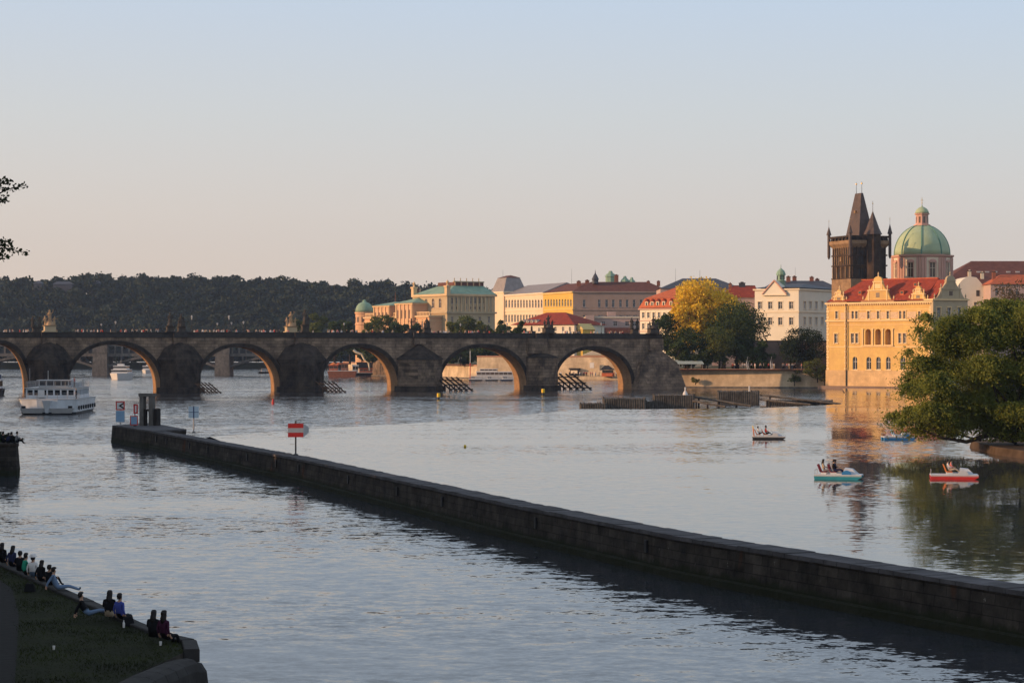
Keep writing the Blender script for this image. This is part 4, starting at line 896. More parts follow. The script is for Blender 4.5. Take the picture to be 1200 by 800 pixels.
mb.tube([(a-.2,-.75,zb_+.1),((a+b)/2,-.75,z(329,908)+.15)], .28, M['pinkplaster'], 6); mb.tube([(b+.2,-.75,zb_+.1),((a+b)/2,-.75,z(329,908)+.15)], .28, M['pinkplaster'], 6); mb.build('pediment_moulding', t)
mb = MB(); hip(mb, 0, f.L, 0, 34, z(338.2,910)+.3, z(331,910), 6, 6, M['slate'], .3); rf = mb.build('roof', t)
mb = MB(); xt = f.s(908.3); zt = lambda y: GZ(y,756); mb.lathe([(1.5,zt(336)),(1.5,zt(329)),(1.75,zt(328.8)),(1.15,zt(327.5)),(1.15,zt(322.5)),(1.6,zt(322)),(1.65,zt(320.5)),(1.25,zt(317)),(.5,zt(314.8)),(.12,zt(313.8)),(.05,zt(309.5))], M['greenroof'], 10, xt, 4.5)
for i in range(5): a = i*2*math.pi/5; mb.box(xt+1.2*math.cos(a)-.18,xt+1.2*math.cos(a)+.18,4.5+1.2*math.sin(a)-.18,4.5+1.2*math.sin(a)+.18,zt(327),zt(322.6),M['glass'])
mb.build('turret', rf)
f = Facade((GX(896,830),830), (GX(985,830),830)); z = lambda y: GZ(y,830); t = bthing('dark slate roof with several brick chimneys behind the white pediment building', f)
body(t, f, 18, 5, z(339), 'pinkgrey'); mb = MB(); hip(mb, 0, f.L, 0, 18, z(339)+.01, z(328), 6, 6, M['slate']); mb.build('roof', t)
for px, h in ((927,3),(935,3.2),(955,2.8),(962,1.6),(916,1.5)): chimney(t, f.s(px), 8+(px%3), z(329.5), h*.6, 1.5)
pole(t, f.s(935.5), 9, z(328), z(312), .06, name='aerial')
# ===== red-roofed mansard house
f = Facade((GX(750,792),792), (GX(795,779),779)); z = f.z; t = bthing('cream house with bright red mansard roof and three dormers beside the bridge end', f); fr = []
for y0, y1 in ((366,372.5),(379,385.5),(392,398)): fr += rows(f, (754,760,766.2,772.5,778.7,785,791), 2.9, y0, y1, trim='creamtrim')
body(t, f, 18, 5, z(361.5,770), 'whiteplaster', front=fr, bands=[(z(362.5,770),.4,.5,'pinkplaster'),(z(375.8,770),.25,.2,'pinkplaster'),(z(388.5,770),.25,.2,'pinkplaster')])
mb = MB(); mansard(mb,-.4,f.L+.4,-.4,18.4,z(361.5,770)+.3,z(349.5,770),1.6,M['redroof2'],M['redroof2'],z(336.5,770)); rf = mb.build('roof', t)
for px in (757.5,764,770.5,777.5,786): dormer(rf, f.s(px), .0, z(359,770), 1.3, 1.8, 2, 'creamtrim', 'redroof')
for px, yy in ((779,340),(788,337.5),(796,341)): chimney(rf, f.s(px), 8, z(yy,770), 1.3, 1.2)
f = Facade((GX(774,850),850), (GX(868,850),850)); z = lambda y: GZ(y,850); t = bthing('broad dark blue slate hipped roof rising behind the yellow tree', f)
body(t, f, 24, 5, z(338), 'pinkgrey'); mb = MB(); hip(mb, 0, f.L, 0, 24, z(338)+.01, z(325), 10, 9, M['slate']); mb.build('roof', t); pole(t, f.s(823), 11, z(326), z(315), .07, name='aerial'); pole(t, f.s(794), 11, z(330), z(313), .06, name='aerial')
f = Facade((GX(848,785),785), (GX(889,785),785)); z = lambda y: GZ(y,785); t = bthing('deep red tiled roof with small chimneys between yellow tree and white building', f)
body(t, f, 16, 5, z(348.5), 'pinkgrey'); mb = MB(); hip(mb, 0, f.L, 0, 16, z(348.5)+.01, z(333.5), 5, 1, M['redroof']); mb.build('roof', t); chimney(t, f.s(872), 7, z(334.5), 1.0, 2.2, m='slate'); chimney(t, f.s(858), 7, z(335), .9)

# ===== long building: cream pavilion and wing, yellow wing, brown shaded wing
Pc = (GX(671.5,1080),1080); Pl = (GX(578,1180),1180)
f = Facade(Pl, Pc); split = f.s(636.5); sp_xy = f.P0+f.u*split
fA = Facade(Pl, sp_xy); fB = Facade(sp_xy, Pc); fC = Facade(Pc, (GX(785,1082),1082))
t = bthing('cream palace wing with grey corner mansard and long window rows', fA, name='palace'); z = fA.z; fr = []
xs = [593.3+i*3.45 for i in range(13)]
fr += rows(fA, xs, 1.9, 351, 360.5, trim='creamtrim', arch=1); fr += rows(fA, xs, 1.9, 368.8, 377.5, trim='creamtrim'); fr += rows(fA, (582,586), 2.0, 351, 360.5, trim='creamtrim')+rows(fA, (582,586), 2.0, 368.8, 377.5, trim='creamtrim')
zE = fA.z(345,600); body(t, fA, 26, 5, zE, 'cream', front=fr, bands=[(zE-.7,.7,.6,'creamtrim'),(fA.z(364.5,600),.4,.3,'creamtrim')])
mb = MB(); hip(mb, 6, fA.L, 0, 26, zE+.02, fA.z(332.5,610), 12, .3, M['slatelit'], .4); rf = mb.build('roof', t)
mb = MB(); xe = fA.s(592); mb.box(-.8,xe,-.8,12,5,zE+1.2,M['cream']); mb.box(-1.2,xe+.4,-1.2,12.4,zE+1.202,zE+1.9,M['creamtrim']); mansard(mb,-.8,xe,-.8,12,zE+1.91,fA.z(325.5,585),2.6,M['slatelit'],M['brownroof'],fA.z(322.5,585)); mb.build('corner_pavilion', t)
pole(t, 4, 4, fA.z(324,585), fA.z(315,585), .08, name='aerial')
t = bthing('bright yellow palace wing with brown roof between the cream and the shaded wing', fB, name='palace'); fr = []
xs = [639.3+i*3.3 for i in range(10)]; fr = rows(fB, xs, 1.7, 350.5, 359, trim='yellowtrim', arch=1)+rows(fB, xs, 1.7, 367.5, 375, trim='yellowtrim')
zE2 = fB.z(342.3,655); body(t, fB, 26, 5, zE2, 'yellowplaster', front=fr, bands=[(zE2-.7,.7,.6,'yellowtrim'),(fB.z(363,655),.4,.3,'yellowtrim')])
mb = MB(); hip(mb, 0, fB.L, 0, 26, zE2+.02, fB.z(331,655), .3, 13, M['brownroof'], .4); mb.build('roof', t); pole(t, 6, 13, fB.z(331,655), fB.z(313,655), .07, name='aerial')
mb = MB(); mb.lathe([(1.6,fB.z(333,655)),(1.6,fB.z(329,655)),(1.9,fB.z(328,655)),(1.1,fB.z(324,655)),(.3,fB.z(321,655)),(.05,fB.z(317,655))], M['slate'], 8, fB.s(669), 13); mb.build('turret', t)
t = bthing('long brown shaded palace wing with dark roof facing the river bend', fC, name='palace'); fr = []
xs = (684.7,702.5,711,718.8,727.3,735,743.2,751.5,760,768); fr = rows(fC, xs, 3.2, 350.8, 360, trim='shadeplaster', arch=1)
zE3 = fC.z(341.3,700); body(t, fC, 20, 5, zE3, 'shadeplaster', front=fr+rows(fC, xs, 3, 369, 377, trim='shadeplaster'), bands=[(zE3-.7,.7,.6,'shadeplaster'),(fC.z(363.5,700),.4,.3,'shadeplaster')])
mb = MB(); hip(mb, 0, fC.L, 0, 20, zE3+.02, fC.z(329.5,700), 10, 10, M['brownroof'], .4); rf = mb.build('roof', t)
chimney(rf, fC.s(724.5), 10, fC.z(329,724), 3.0, 2.0); chimney(rf, fC.s(690), 10, fC.z(330,724), .8, 2.0); chimney(rf, fC.s(680), 10, fC.z(331,724), .8, 2.0)
for px in (762,774): chimney(rf, fC.s(px), 9, fC.z(331,724), .8, 1.6)
f = Facade((GX(708,1250),1250), (GX(748,1250),1250)); z = lambda y: GZ(y,1250); t = bthing('faint pale green rooftop turrets rising far behind the brown palace roof', f)
body(t, f, 12, 5, z(333), 'pinkgrey'); mb = MB()
for px, r_, top in ((716,2.8,317),(733,2.2,323),(741,2.0,324.5),(721,1.6,322)): mb.lathe([(r_,z(336)),(r_,z(top+7)),(r_*1.2,z(top+6.6)),(r_*.9,z(top+4)),(r_*.5,z(top+2.5)),(r_*.3,z(top))], M['greenroof'], 8, f.s(px), 6)
mb.build('turrets', t)

# ===== low house with red hipped roof behind the bridge
f = Facade((GX(608,935),935), (GX(673,918),918)); z = f.z; t = bthing('white low house with broad red hipped roof and small dormers behind the bridge', f)
body(t, f, 22, 5, z(381,640), 'whiteplaster', front=rows(f,(651,660,668),2.6,383,388)+rows(f,(615,623,632),2.6,384,388.5)); mb = MB(); x0, x1 = -.9, f.L+.9
xr = f.s(645); zr = z(365.5,645); zb_ = z(380.5,640)
mb.add([(-4,-1,zb_),(x1,-1,zb_),(x1,23,zb_),(-4,23,zb_),(xr-10,11,zr),(xr,11,zr)], [(0,1,5,4),(1,2,5),(2,3,4,5),(3,0,4),(3,2,1,0)], M['redroof']); rf = mb.build('roof', t)
for px in (611,616,621,626): dormer(rf, f.s(px), 1.2, z(378,620), 1.0, .9, 2.4, 'whiteplaster', 'slatelit')
f = Facade((GX(674,920),920), (GX(683,918),918)); z = f.z; t = bthing('tiny sunlit yellow gabled house right of the low red-roofed house', f); body(t, f, 10, 5, z(386,678), 'yellowplaster', front=rows(f,(678.3,),2,387.5,391))
mb = MB(); mb.xprism([(-.4,z(386,678)+.01),(f.L+.4,z(386,678)+.01),(f.L/2,z(379,678))], -.2, 10, M['yellowtrim']); mb.build('gable', t)
f = Facade((GX(686,955),955), (GX(748,955),955)); z = lambda y: GZ(y,955); t = bthing('flat pinkish building with terrace rail and red canopy behind the bridge', f)
body(t, f, 12, 5, z(372), 'pinkgrey', front=rows(f,(707,721,735,744),5,376.5,382), bands=[(z(372.5),.5,.4,'creamtrim')])
mb = MB(); mb.box(f.s(701),f.s(739),-3,-.1,z(390),z(384),M['brownroof']); mb.build('canopy', t)
mb = MB(); mb.box(0.2,f.L-.2,.3,.36,z(371.9),z(370.2),M['metal']); mb.box(f.s(712),f.s(722),3,6,z(371.9),z(365),M['pinkgrey']); mb.build('roof_terrace', t)
mb = MB(); mb.box(0,f.s(696),-4,-.1,5,z(369.5),M['pinkgrey']); mb.build('stair_block', t)

# ===== long concert hall: round pavilion, low front wing, main block
f = Facade((GX(421,1075),1075), (GX(503,1020),1020)); z = f.z; zb0 = 5
t = bthing('long sunlit sandstone concert hall wing with two low green pavilion roofs and flagpoles', f, name='concert_hall')
fr = rows(f, (445,458,468.5,481.5,489,495), 1.8, 374, 385, trim='rudol', arch=1, pane='glassb')
zE = z(371,460); body(t, f, 30, zb0, zE, 'rudolp', front=fr, bands=[(zE-.6,.7,.7,'rudol'),(z(377,460),.4,.3,'rudol')])
mb = MB(); x = 0.3
while x < f.L: mb.box(x,x+.5,.2,.6,zE+.1,zE+1.5,M['rudol']); x += 1.3
mb.box(0,f.L,.1,.7,zE+1.502,zE+1.9,M['rudol']); mb.build('balustrade', t)
for px0, px1, top, flag in ((441,460,354.5,346),(467,487,351,343)):
    a, b = f.s(px0), f.s(px1); mb = MB(); zt_ = z(359.5,460)+(.8 if px0 > 460 else 0); mb.box(a,b,-1.5,14,zb0,zt_,M['rudolp']); mb.box(a-.5,b+.5,-2,14.5,zt_+.002,zt_+.7,M['rudol'])
    for i in range(5): x = a+.4+i*(b-a-1.6)/4; mb.box(x,x+.8,-1.9,-1.503,zb0,zt_-.01,M['rudol']);
    for i in range(4): x = a+1.6+i*(b-a-1.6)/4; mb.box(x,x+.9,-1.56,-1.504,zt_-6.5,zt_-2.5,M['glassb'])
    pv = mb.build('pavilion', t); mb = MB(); hip(mb, a, b, -1.5, 14, zt_+.71, z(top,460)+.6, (b-a)/2, (b-a)/2, M['greenroof'], .9); mb.build('roof', pv); pole(pv, (a+b)/2, 6, z(top,460), z(top-13,460), .15, 'brickwarm')
mb = MB(); hip(mb, f.s(455)+2, f.s(486)+2, 14, 30, zE+1, z(349.5,465)+1.5, 4, 4, M['redroof'], 0); mb.build('roof', t)
fr_ = Facade((GX(486,1045),1045),(GX(522,1045),1045))
t = thing('round_pavilion', 'round sandstone pavilion with small green dome at the left end of the hall', 'pavilion', (GX(427,1075),1075,0))
zc = lambda y: GZ(y,1075); rr_ = 10.5*1075/F; mb = MB(); mb.lathe([(rr_,5),(rr_,zc(381)),(rr_*1.06,zc(380.5)),(rr_*1.06,zc(379.5)),(rr_,zc(379)),(rr_,zc(368)),(rr_*1.08,zc(367.5)),(rr_*1.08,zc(365.8)),(rr_*.9,zc(365.6))], M['rudolp'], 20)
for i in range(10):
    a = 2*math.pi*i/10+.2; mb.x = Matrix.Rotation(a,4,'Z'); mb.box(rr_-.05,rr_+.05,-.6,.6,zc(377.5),zc(371.5),M['glassb'])
mb.x = Matrix(); mb.build('drum', t)
mb = MB(); mb.smooth = True; mb.lathe([(rr_*1.02,zc(365.6)),(rr_*.98,zc(362)),(rr_*.85,zc(358.5)),(rr_*.62,zc(355.6)),(rr_*.3,zc(354)),(.9,zc(353.6)),(.9,zc(352)),(.1,zc(351))], M['greenroof'], 24); mb.build('dome', t)
# main block
f = Facade((GX(502.5,1075),1075), (GX(524,1020),1020)); z = f.z
t = bthing('tall concert hall block with green copper roof and ornate dark attic', f, name='concert_hall_block')
f3 = Facade(f.P1, (GX(580,1035),1035))
# local frame follows the sunny short face; the long face is its right return wall
Ls = f.L; dep = (Vector(f3.P1)-Vector(f3.P0)).length
ang = f3.a; t.rotation_euler[2] = ang; t.location = (f3.P0.x, f3.P0.y, 0)
zT = GZ(344.5,1022); zLow = GZ(366,1022)
class D: pass
g = Facade(f3.P0, f3.P1); fr = []
xs = [530+i*5.4 for i in range(9)]
fr = rows(g, xs, 2.4, 349, 356, trim='rudolg', pane='glassb')+rows(g, xs[::2], 2.4, 371, 378, trim='rudolg', pane='glassb')+rows(g, xs, 1.6, 359, 362.5, trim=None, pane='glassb', mull=0)
DW = 30
sd_ = [(DW*q-1.1, DW*q+1.1, GZ(362,1050), GZ(351,1050), dict(arch=1, trim='rudol', pane='glassb')) for q in (.2,.4,.6,.8)]+[(DW*q-1.1, DW*q+1.1, GZ(384,1050), GZ(373,1050), dict(arch=1, trim='rudol', pane='glassb')) for q in (.2,.5,.8)]
body(t, g, DW, 5, zT, 'rudolg', front=fr, side=sd_, bands=[(zT-.9,1.0,.8,'rudol'),(zLow-.4,.8,.7,'rudolg')])
mb = MB()
for i in range(12): x = 1+i*(g.L-2.6)/11; mb.box(x,x+.55,-.35,-.003,zLow+.41,zT-.95,M['rudol'])
mb.build('pilasters', t)
mb = MB(); b_ = [(-.6,-.6,zT+.11),(g.L+.6,-.6,zT+.11),(g.L+.6,DW+.6,zT+.11),(-.6,DW+.6,zT+.11)]; zt3 = GZ(334.5,1030); mb.frust(b_, [(9,8,zt3),(g.L-1,8,zt3),(g.L-1,DW-8,zt3),(9,DW-8,zt3)], M['greenroof']); rf = mb.build('roof', t)
mb = MB(); za_ = GZ(329,1030); mb.box(9,g.L-1,8,8.5,zt3+.01,za_-.5,M['brownroof']); mb.box(9,9.5,8.51,DW-8,zt3+.01,za_-.5,M['brownroof']); mb.box(8.8,g.L-.8,7.7,8.7,za_-.5,za_,M['rudolg'])
x = 9.2
while x < g.L-1: mb.box(x,x+.5,7.6,8.0,zt3,za_-.51,M['rudolp']); mb.lathe([(.3,za_),(.15,za_+.6),(.3,za_+1.0),(.03,za_+1.6)], M['rudolg'], 6, x, 8.1); x += 3.4
mb.build('attic', rf)
for x, y in ((.5,.5),(.5,DW-.5)):
    mb = MB(); mb.box(x-1,x+1,y-1,y+1,zT+.12,zT+3.2,M['rudol']); mb.box(x-1.3,x+1.3,y-1.3,y+1.3,zT+3.2,zT+3.9,M['rudol']); mb.lathe([(.7,zT+3.9),(.3,zT+4.6),(.8,zT+5.5),(.1,zT+6.5)], M['rudol'], 8, x, y); mb.build('corner_pier', t)
f = Facade((GX(484,1110),1110), (GX(505,1090),1090)); z = f.z; t = bthing('small sunlit attic block with statues behind the concert hall wing', f); body(t, f, 20, 5, z(352.5,490), 'rudol', bands=[(z(353,490),.5,.6,'rudol')]); pole(t, 2, 3, z(352,490), z(338,490), .25, 'metal'); pole(t, 5, 3, z(352,490), z(346,490), .5, 'rudol')
# ------------------------------------------------------------------ land
M['land'] = mat('bank_ground', (0.10,0.09,0.06), 0.95, 0.3, 0.05, col2=(0.05,0.065,0.03))
M['grass'] = mat('lawn_soil', (0.016,0.019,0.007), 0.95, 0.4, 0.5)
M['path'] = mat('path_gravel', (0.019,0.018,0.017), 0.95, 0.2, 3, bump=.2)
M['skylight'] = mat('skylight_glass', (0.4,0.42,0.45), 0.2, 0.1, 1)
EB = [(41,661),(40,760),(52,862),(-18,893),(-63,1000),(-92,1210),(-60,1500),(-60,2600),(1400,2600),(1400,645),(97,646)]
mb = MB(); n = len(EB); mb.add([(x,y,5.5) for x,y in EB], [tuple(reversed(range(n)))], M['land']); mb.build('east_bank_ground', kind='structure')
# embankment walls (each stretch a wall of its own)
def bankwall(a, b, label, m='wallstone', z1=5.6, batter=.5, cap='wallcap'):
    a = Vector(a); b = Vector(b); d = b-a; t = thing('embankment_wall', label, 'wall', (a.x,a.y,0), math.atan2(d.y,d.x)); L_ = d.length
    mb = MB(); k = max(2, int(L_/6)); rr = random.Random(1)
    mb.frust([(0,-batter,-1.3),(L_,-batter,-1.3),(L_,1.5,-1.3),(0,1.5,-1.3)], [(0,0,z1-.5),(L_,0,z1-.5),(L_,1.5,z1-.5),(0,1.5,z1-.5)], M[m]); mb.box(0,L_,-batter-.5,-batter*.8,-1.3,.45,M['concrete']); mb.build('wall_face', t)
    mb = MB(); mb.box(-.05,L_+.05,-.15,1.2,z1-.497,z1+.05,M[cap]); mb.build('coping', t); return t
bankwall((44,664),(97,648), 'sunlit embankment wall with reddish coping between the bridge end and the golden building')
bankwall((-14,889),(53,862), 'sunlit embankment wall with railing seen through the rightmost arch', z1=9.2)
bankwall((-44,960),(-13.9,889.2), 'warm sunlit quay wall seen through the fourth arch')
bankwall((-63,1000),(-44.2,960.2), 'dark shaded quay wall at the right side of the third arch', 'stone_pier', cap='coping', z1=8.6)
bankwall((-92,1210),(-63.2,1000.2), 'orange quay wall behind the moored boats in the third arch', 'wallstone')
# river-side wooded bluff far behind
HB = [(x, 1580+ 40*math.sin(x*.004)) for x in range(-700, 140, 30)]
def hill_h(x, y):
    px = 600+F*x/y
    crest = np.interp(px, [-400,0,50,110,200,300,400,460,520,560,620], [59,60,60,63,62,60,58,56,54,50,40])
    t = np.clip((y-1590)/380, 0, 1); t = t*t*(3-2*t); return 4+(crest-4)*t*(1+.0*x)
xs = np.linspace(-900, 260, 60); ys = np.linspace(1570, 2400, 30); vs = [(x,y,float(hill_h(x,y))) for y in ys for x in xs]
mb = MB(); nx = len(xs); mb.add(vs, [(j*nx+i,j*nx+i+1,(j+1)*nx+i+1,(j+1)*nx+i) for j in range(len(ys)-1) for i in range(nx-1)], M['land'])
mb.add([(-900,1455,3.5),(260,1475,3.5),(260,1572,3.6),(-900,1572,3.6),(-900,1455,-1),(260,1475,-1)], [(0,1,2,3),(4,5,1,0)], M['grass'])
mb.build('wooded_hill', kind='structure')
rng = np.random.default_rng(11)
cl = []
for j, y0 in enumerate(np.concatenate([[1466,1478,1490],np.linspace(1505,1960,17), [1985,2010]])):
    for x0 in np.arange(-520, 60, 13.5):
        x = x0+rng.uniform(-6,6); y = y0+rng.uniform(-8,8); px = 600+F*x/y
        if px < -60 or px > 575: continue
        h = rng.uniform(9,16); r = rng.uniform(5,9); z = float(hill_h(x,y)); cl.append((x,y,z+h*.62,r,r,h*.48))
        for _ in range(3): cl.append((x+rng.uniform(-r,r)*.7,y+rng.uniform(-r,r)*.7,z+h*rng.uniform(.45,1.0),r*.5,r*.5,h*.25))
p, _ = cloud_pts(rng, cl, 260000, .8)
quadcloud('woodland', p, rng.uniform(1.6,3.4,len(p)), M['lf_hill'], None, rng, label='dark dense wood covering the whole hillside behind the bridge', cat='woodland', kind='stuff')
# a few villas among the hilltop trees
for i, (px, py, w_, lab) in enumerate(((44,330,9,'small grey villa at the left end of the hilltop wood'),(73,331,22,'long grey roof half hidden in the hilltop trees'),(110,330,14,'grey villa right of the long roof on the hilltop'))):
    Y = 1880; f = Facade((GX(px-w_/2,Y),Y),(GX(px+w_/2,Y),Y)); t = bthing(lab, f, name='villa'); zb = GZ(py,Y)
    body(t, f, 9, zb-12, zb-1.5, 'slate', front=[]); mb = MB(); hip(mb,0,f.L,0,9,zb-1.49,zb+1,3,3,M['slate']); mb.build('roof', t)

# ------------------------------------------------------------------ trees
def tree(label, px, Y, top, base_z, wpx, m='lf_dark', n=2500, seed=1, cbot=.25, leafs=(.35,.8), name='tree', cat='tree', group=None, clumps=None, depth=None, skew=0.0, loc=None, shell=.6):
    rng = np.random.default_rng(seed); x = GX(px, Y); s = Y/F; zt = GZ(top, Y) if loc is None else top; h = zt-base_z; w_ = wpx*s if loc is None else wpx
    if loc: x, Y = loc
    t = thing(name, label, cat, (x, Y, base_z), 0, group)
    cl = []; k = clumps or 26
    for i in range(k):
        d = rng.normal(size=3); d /= np.linalg.norm(d); rr_ = rng.uniform(.35,1)**.6
        q = np.array([d[0]*w_*.36, d[1]*(depth or w_)*.36, d[2]*h*(1-cbot)*.36])*rr_
        c = np.array([skew*w_*(q[2]/h), 0, h*(cbot+(1-cbot)*.5)])+q
        r = rng.uniform(.13,.22)*min(w_, h*1.1); cl.append((*c, r, r, r*.8))
    p, kk = cloud_pts(rng, cl, n, shell); p = p[p[:,2] > .2]
    kz = h/np.percentile(p[:,2],99.6); p[:,2] *= kz; lo, hi = np.percentile(p[:,0],[.7,99.3]); kx = w_/(hi-lo); p[:,0] = (p[:,0]-(lo+hi)/2)*kx; cl = [((c[0]-(lo+hi)/2)*kx,c[1],c[2]*kz,*c[3:]) for c in cl]
    quadcloud('crown', p, rng.uniform(*leafs,len(p)), M[m], t, rng)
    mb = MB(); tr_ = max(.12, h*.022); mb.tube([(0,0,-.3),(.05*h*.2,0,h*.25),(-.02*h,0.02*h,h*.5),(.02*h,0,h*.78)], [tr_*1.3,tr_,tr_*.7,tr_*.25], M['bark'], 7)
    for i in range(0, min(len(cl),12)): c = cl[i]; z0 = h*rng.uniform(.2,.5); mb.tube([(0,0,z0),(c[0]*.5,c[1]*.5,(z0+c[2])*.5+.3),(c[0],c[1],c[2])], [tr_*.45,tr_*.3,tr_*.1], M['bark'], 5)
    mb.build('trunk', t); return t
B5 = 5.5
tree('big sunlit yellow tree, left and taller one of the golden pair', 824, 692, 329, B5, 66, 'lf_yel', 14000, 3, .05, (.4,.9), clumps=34, shell=.8)
tree('big sunlit yellow tree leaning right behind the dark willow', 848, 690, 343, B5, 66, 'lf_yel', 13000, 4, .05, (.4,.9), clumps=32, shell=.8)
tree('big sunlit yellow tree at the left foot of the golden pair', 806, 686, 352, B5, 40, 'lf_yel', 8000, 5, .02, (.4,.9), shell=.8)
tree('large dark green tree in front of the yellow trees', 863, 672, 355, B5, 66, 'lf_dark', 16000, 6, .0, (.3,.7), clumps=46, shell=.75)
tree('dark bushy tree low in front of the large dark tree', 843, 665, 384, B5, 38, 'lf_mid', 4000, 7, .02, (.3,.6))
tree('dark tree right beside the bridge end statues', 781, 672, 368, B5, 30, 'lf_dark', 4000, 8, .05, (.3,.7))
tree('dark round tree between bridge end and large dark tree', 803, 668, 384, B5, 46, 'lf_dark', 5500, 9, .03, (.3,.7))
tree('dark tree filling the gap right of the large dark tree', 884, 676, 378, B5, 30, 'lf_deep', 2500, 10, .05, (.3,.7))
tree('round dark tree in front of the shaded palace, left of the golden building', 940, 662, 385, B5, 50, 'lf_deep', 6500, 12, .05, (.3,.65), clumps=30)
tree('brownish tree top behind the willow at the right edge', 1186, 560, 330, B5, 48, 'lf_brown', 5000, 13, .1, (.25,.55))
for i, (px, Y, top, w_, n_, zb, lab) in enumerate(((958,648,420,34,1800,2.0,'green shrub hanging over the embankment wall corner'),(931,650.5,433,14,500,1.0,'small green shrub at the foot of the embankment wall'),(966,645,428,16,900,1.0,'green shrub beside the corner of the golden building'),(815,659,442,9,250,1.2,'tiny dark shrub at the foot of the embankment wall'))):
    tree(lab, px, Y, top, zb, w_, 'lf_mid', n_, 20+i, 0, (.25,.5), name='shrub', cat='shrub', clumps=10)
DT = [(436,955,398,26,'dark tree on the quay filling the top of the third arch'),(424,1010,402,20,'low green tree behind the chute in the third arch'),(540,900,407,34,'dark tree above the quay wall at the left in the fourth arch'),(572,905,407,36,'dark tree above the quay wall at the right in the fourth arch'),(352,1000,374,22,'dark tree behind the bridge below the tall saint statue'),(373,985,368,24,'sunlit green tree right of the tall saint statue'),(392,1010,376,24,'low dark tree between green tree and round pavilion'),(410,1000,378,18,'low dark tree left of the round pavilion'),
      (448,985,370,34,'spreading tree in front of the round pavilion and hall'),(432,975,379,22,'low green tree in front of the round pavilion'),(470,980,378,24,'green tree in front of the middle of the hall wing'),(488,985,380,16,'low tree before the right part of the hall wing'),
      (548,960,371,46,'broad green tree in front of the tall hall block'),(531,950,378,22,'green tree left beside the broad one before the hall block'),(568,955,377,22,'green tree right beside the broad one before the hall block'),(584,940,376,18,'dark green tree before the corner pavilion'),(590,930,382,16,'small green tree right of the corner pavilion base'),(609,900,377,14,'narrow dark tree left of the low red-roofed house'),(600,905,383,16,'small bush-like tree left of the low red-roofed house')]
for i, (px, Y, top, w_, lab) in enumerate(DT):
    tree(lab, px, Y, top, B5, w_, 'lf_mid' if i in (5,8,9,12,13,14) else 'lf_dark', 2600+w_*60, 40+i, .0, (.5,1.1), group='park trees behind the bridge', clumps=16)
BL = ['leftmost low dark bush under the dark trees on the terrace','second low dark bush from the left under the dark trees','third low dark bush from the left under the dark trees','fourth low dark bush, under the middle of the dark trees','fifth low dark bush from the left under the dark trees','sixth low dark bush from the left under the dark trees','rightmost low dark bush under the dark trees by the dark wall']
for i, px in enumerate((795,812,829,846,863,880,896)):
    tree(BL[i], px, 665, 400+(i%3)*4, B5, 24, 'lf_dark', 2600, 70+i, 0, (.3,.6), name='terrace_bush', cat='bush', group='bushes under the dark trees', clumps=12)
# ---- big willow on the right with its low island
WX, WY = GX(1186,222), 222.0
M['soil'] = mat('island_soil', (0.075,0.055,0.04), 0.95, 0.4, 0.6, bump=.4)
rng = np.random.default_rng(21)
isl = [GP(1133,522,ZP+.2), GP(1148,519,ZP+.3), GP(1205,517,ZP+.2), GP(1290,520,ZP), GP(1290,545,ZP), GP(1200,538,ZP), GP(1165,533,ZP)]
cx_, cy_ = sum(p[0] for p in isl)/7, sum(p[1] for p in isl)/7
mb = MB(); n = len(isl); mb.frust(list(reversed([(x,y,ZP-1) for x,y in isl]))[::-1], [(cx_+(x-cx_)*.93,cy_+(y-cy_)*.9,ZP+.75) for x,y in isl], M['soil']); mb.build('island_bank', kind='structure')
wt = thing('willow_tree', 'huge green willow leaning over the pool from the right edge', 'tree', (WX, WY, ZP+.7))
def wl(px, py, dy=0.0): Y = WY+dy; return np.array([GX(px,Y)-WX, dy, GZ(py,Y)-ZP-.7])
CL = [(1118,378,26,14),(1142,368,22,12),(1165,362,26,14),(1192,360,28,14),(1222,362,30,16),(1255,368,32,18),(1098,396,18,14),(1122,404,24,16),(1150,396,28,18),(1180,392,28,18),(1212,392,30,20),(1245,400,32,22),(1084,424,14,12),(1102,430,20,14),(1130,434,26,18),(1160,428,28,18),(1192,430,30,20),(1225,432,32,22),
      (1086,455,14,12),(1108,462,22,14),(1138,466,26,18),(1170,466,28,18),(1205,466,30,20),(1240,470,32,22),(1070,484,14,8),(1094,489,20,10),(1118,492,22,10),(1146,492,26,12),(1176,492,24,12),(1205,498,26,12),(1048,487,9,6),(1072,440,8,10),(1068,412,5,5),(1078,385,6,6),(1090,372,8,6),(1060,498,8,5),(1082,503,12,5),(1108,506,12,5),(1062,455,9,9),(1100,445,16,12),(1098,476,22,10),(1128,480,26,12),(1158,482,26,12),(1190,482,26,12),(1222,488,26,14),(1168,502,20,7),(1198,508,22,7),(1206,372,26,14),(1232,380,26,14)]
C = []
for i, (px, py, rx, rz_) in enumerate(CL):
    for dy in ((-4,3) if rx > 30 else (rng.uniform(-3,3),)):
        c = wl(px+rng.uniform(-6,6), py+rng.uniform(-3,3), dy+rng.uniform(-1.2,1.2)); s = WY/F; r_ = rx*s*.6; C.append((*c, r_, r_*.95, rz_*s*.72))
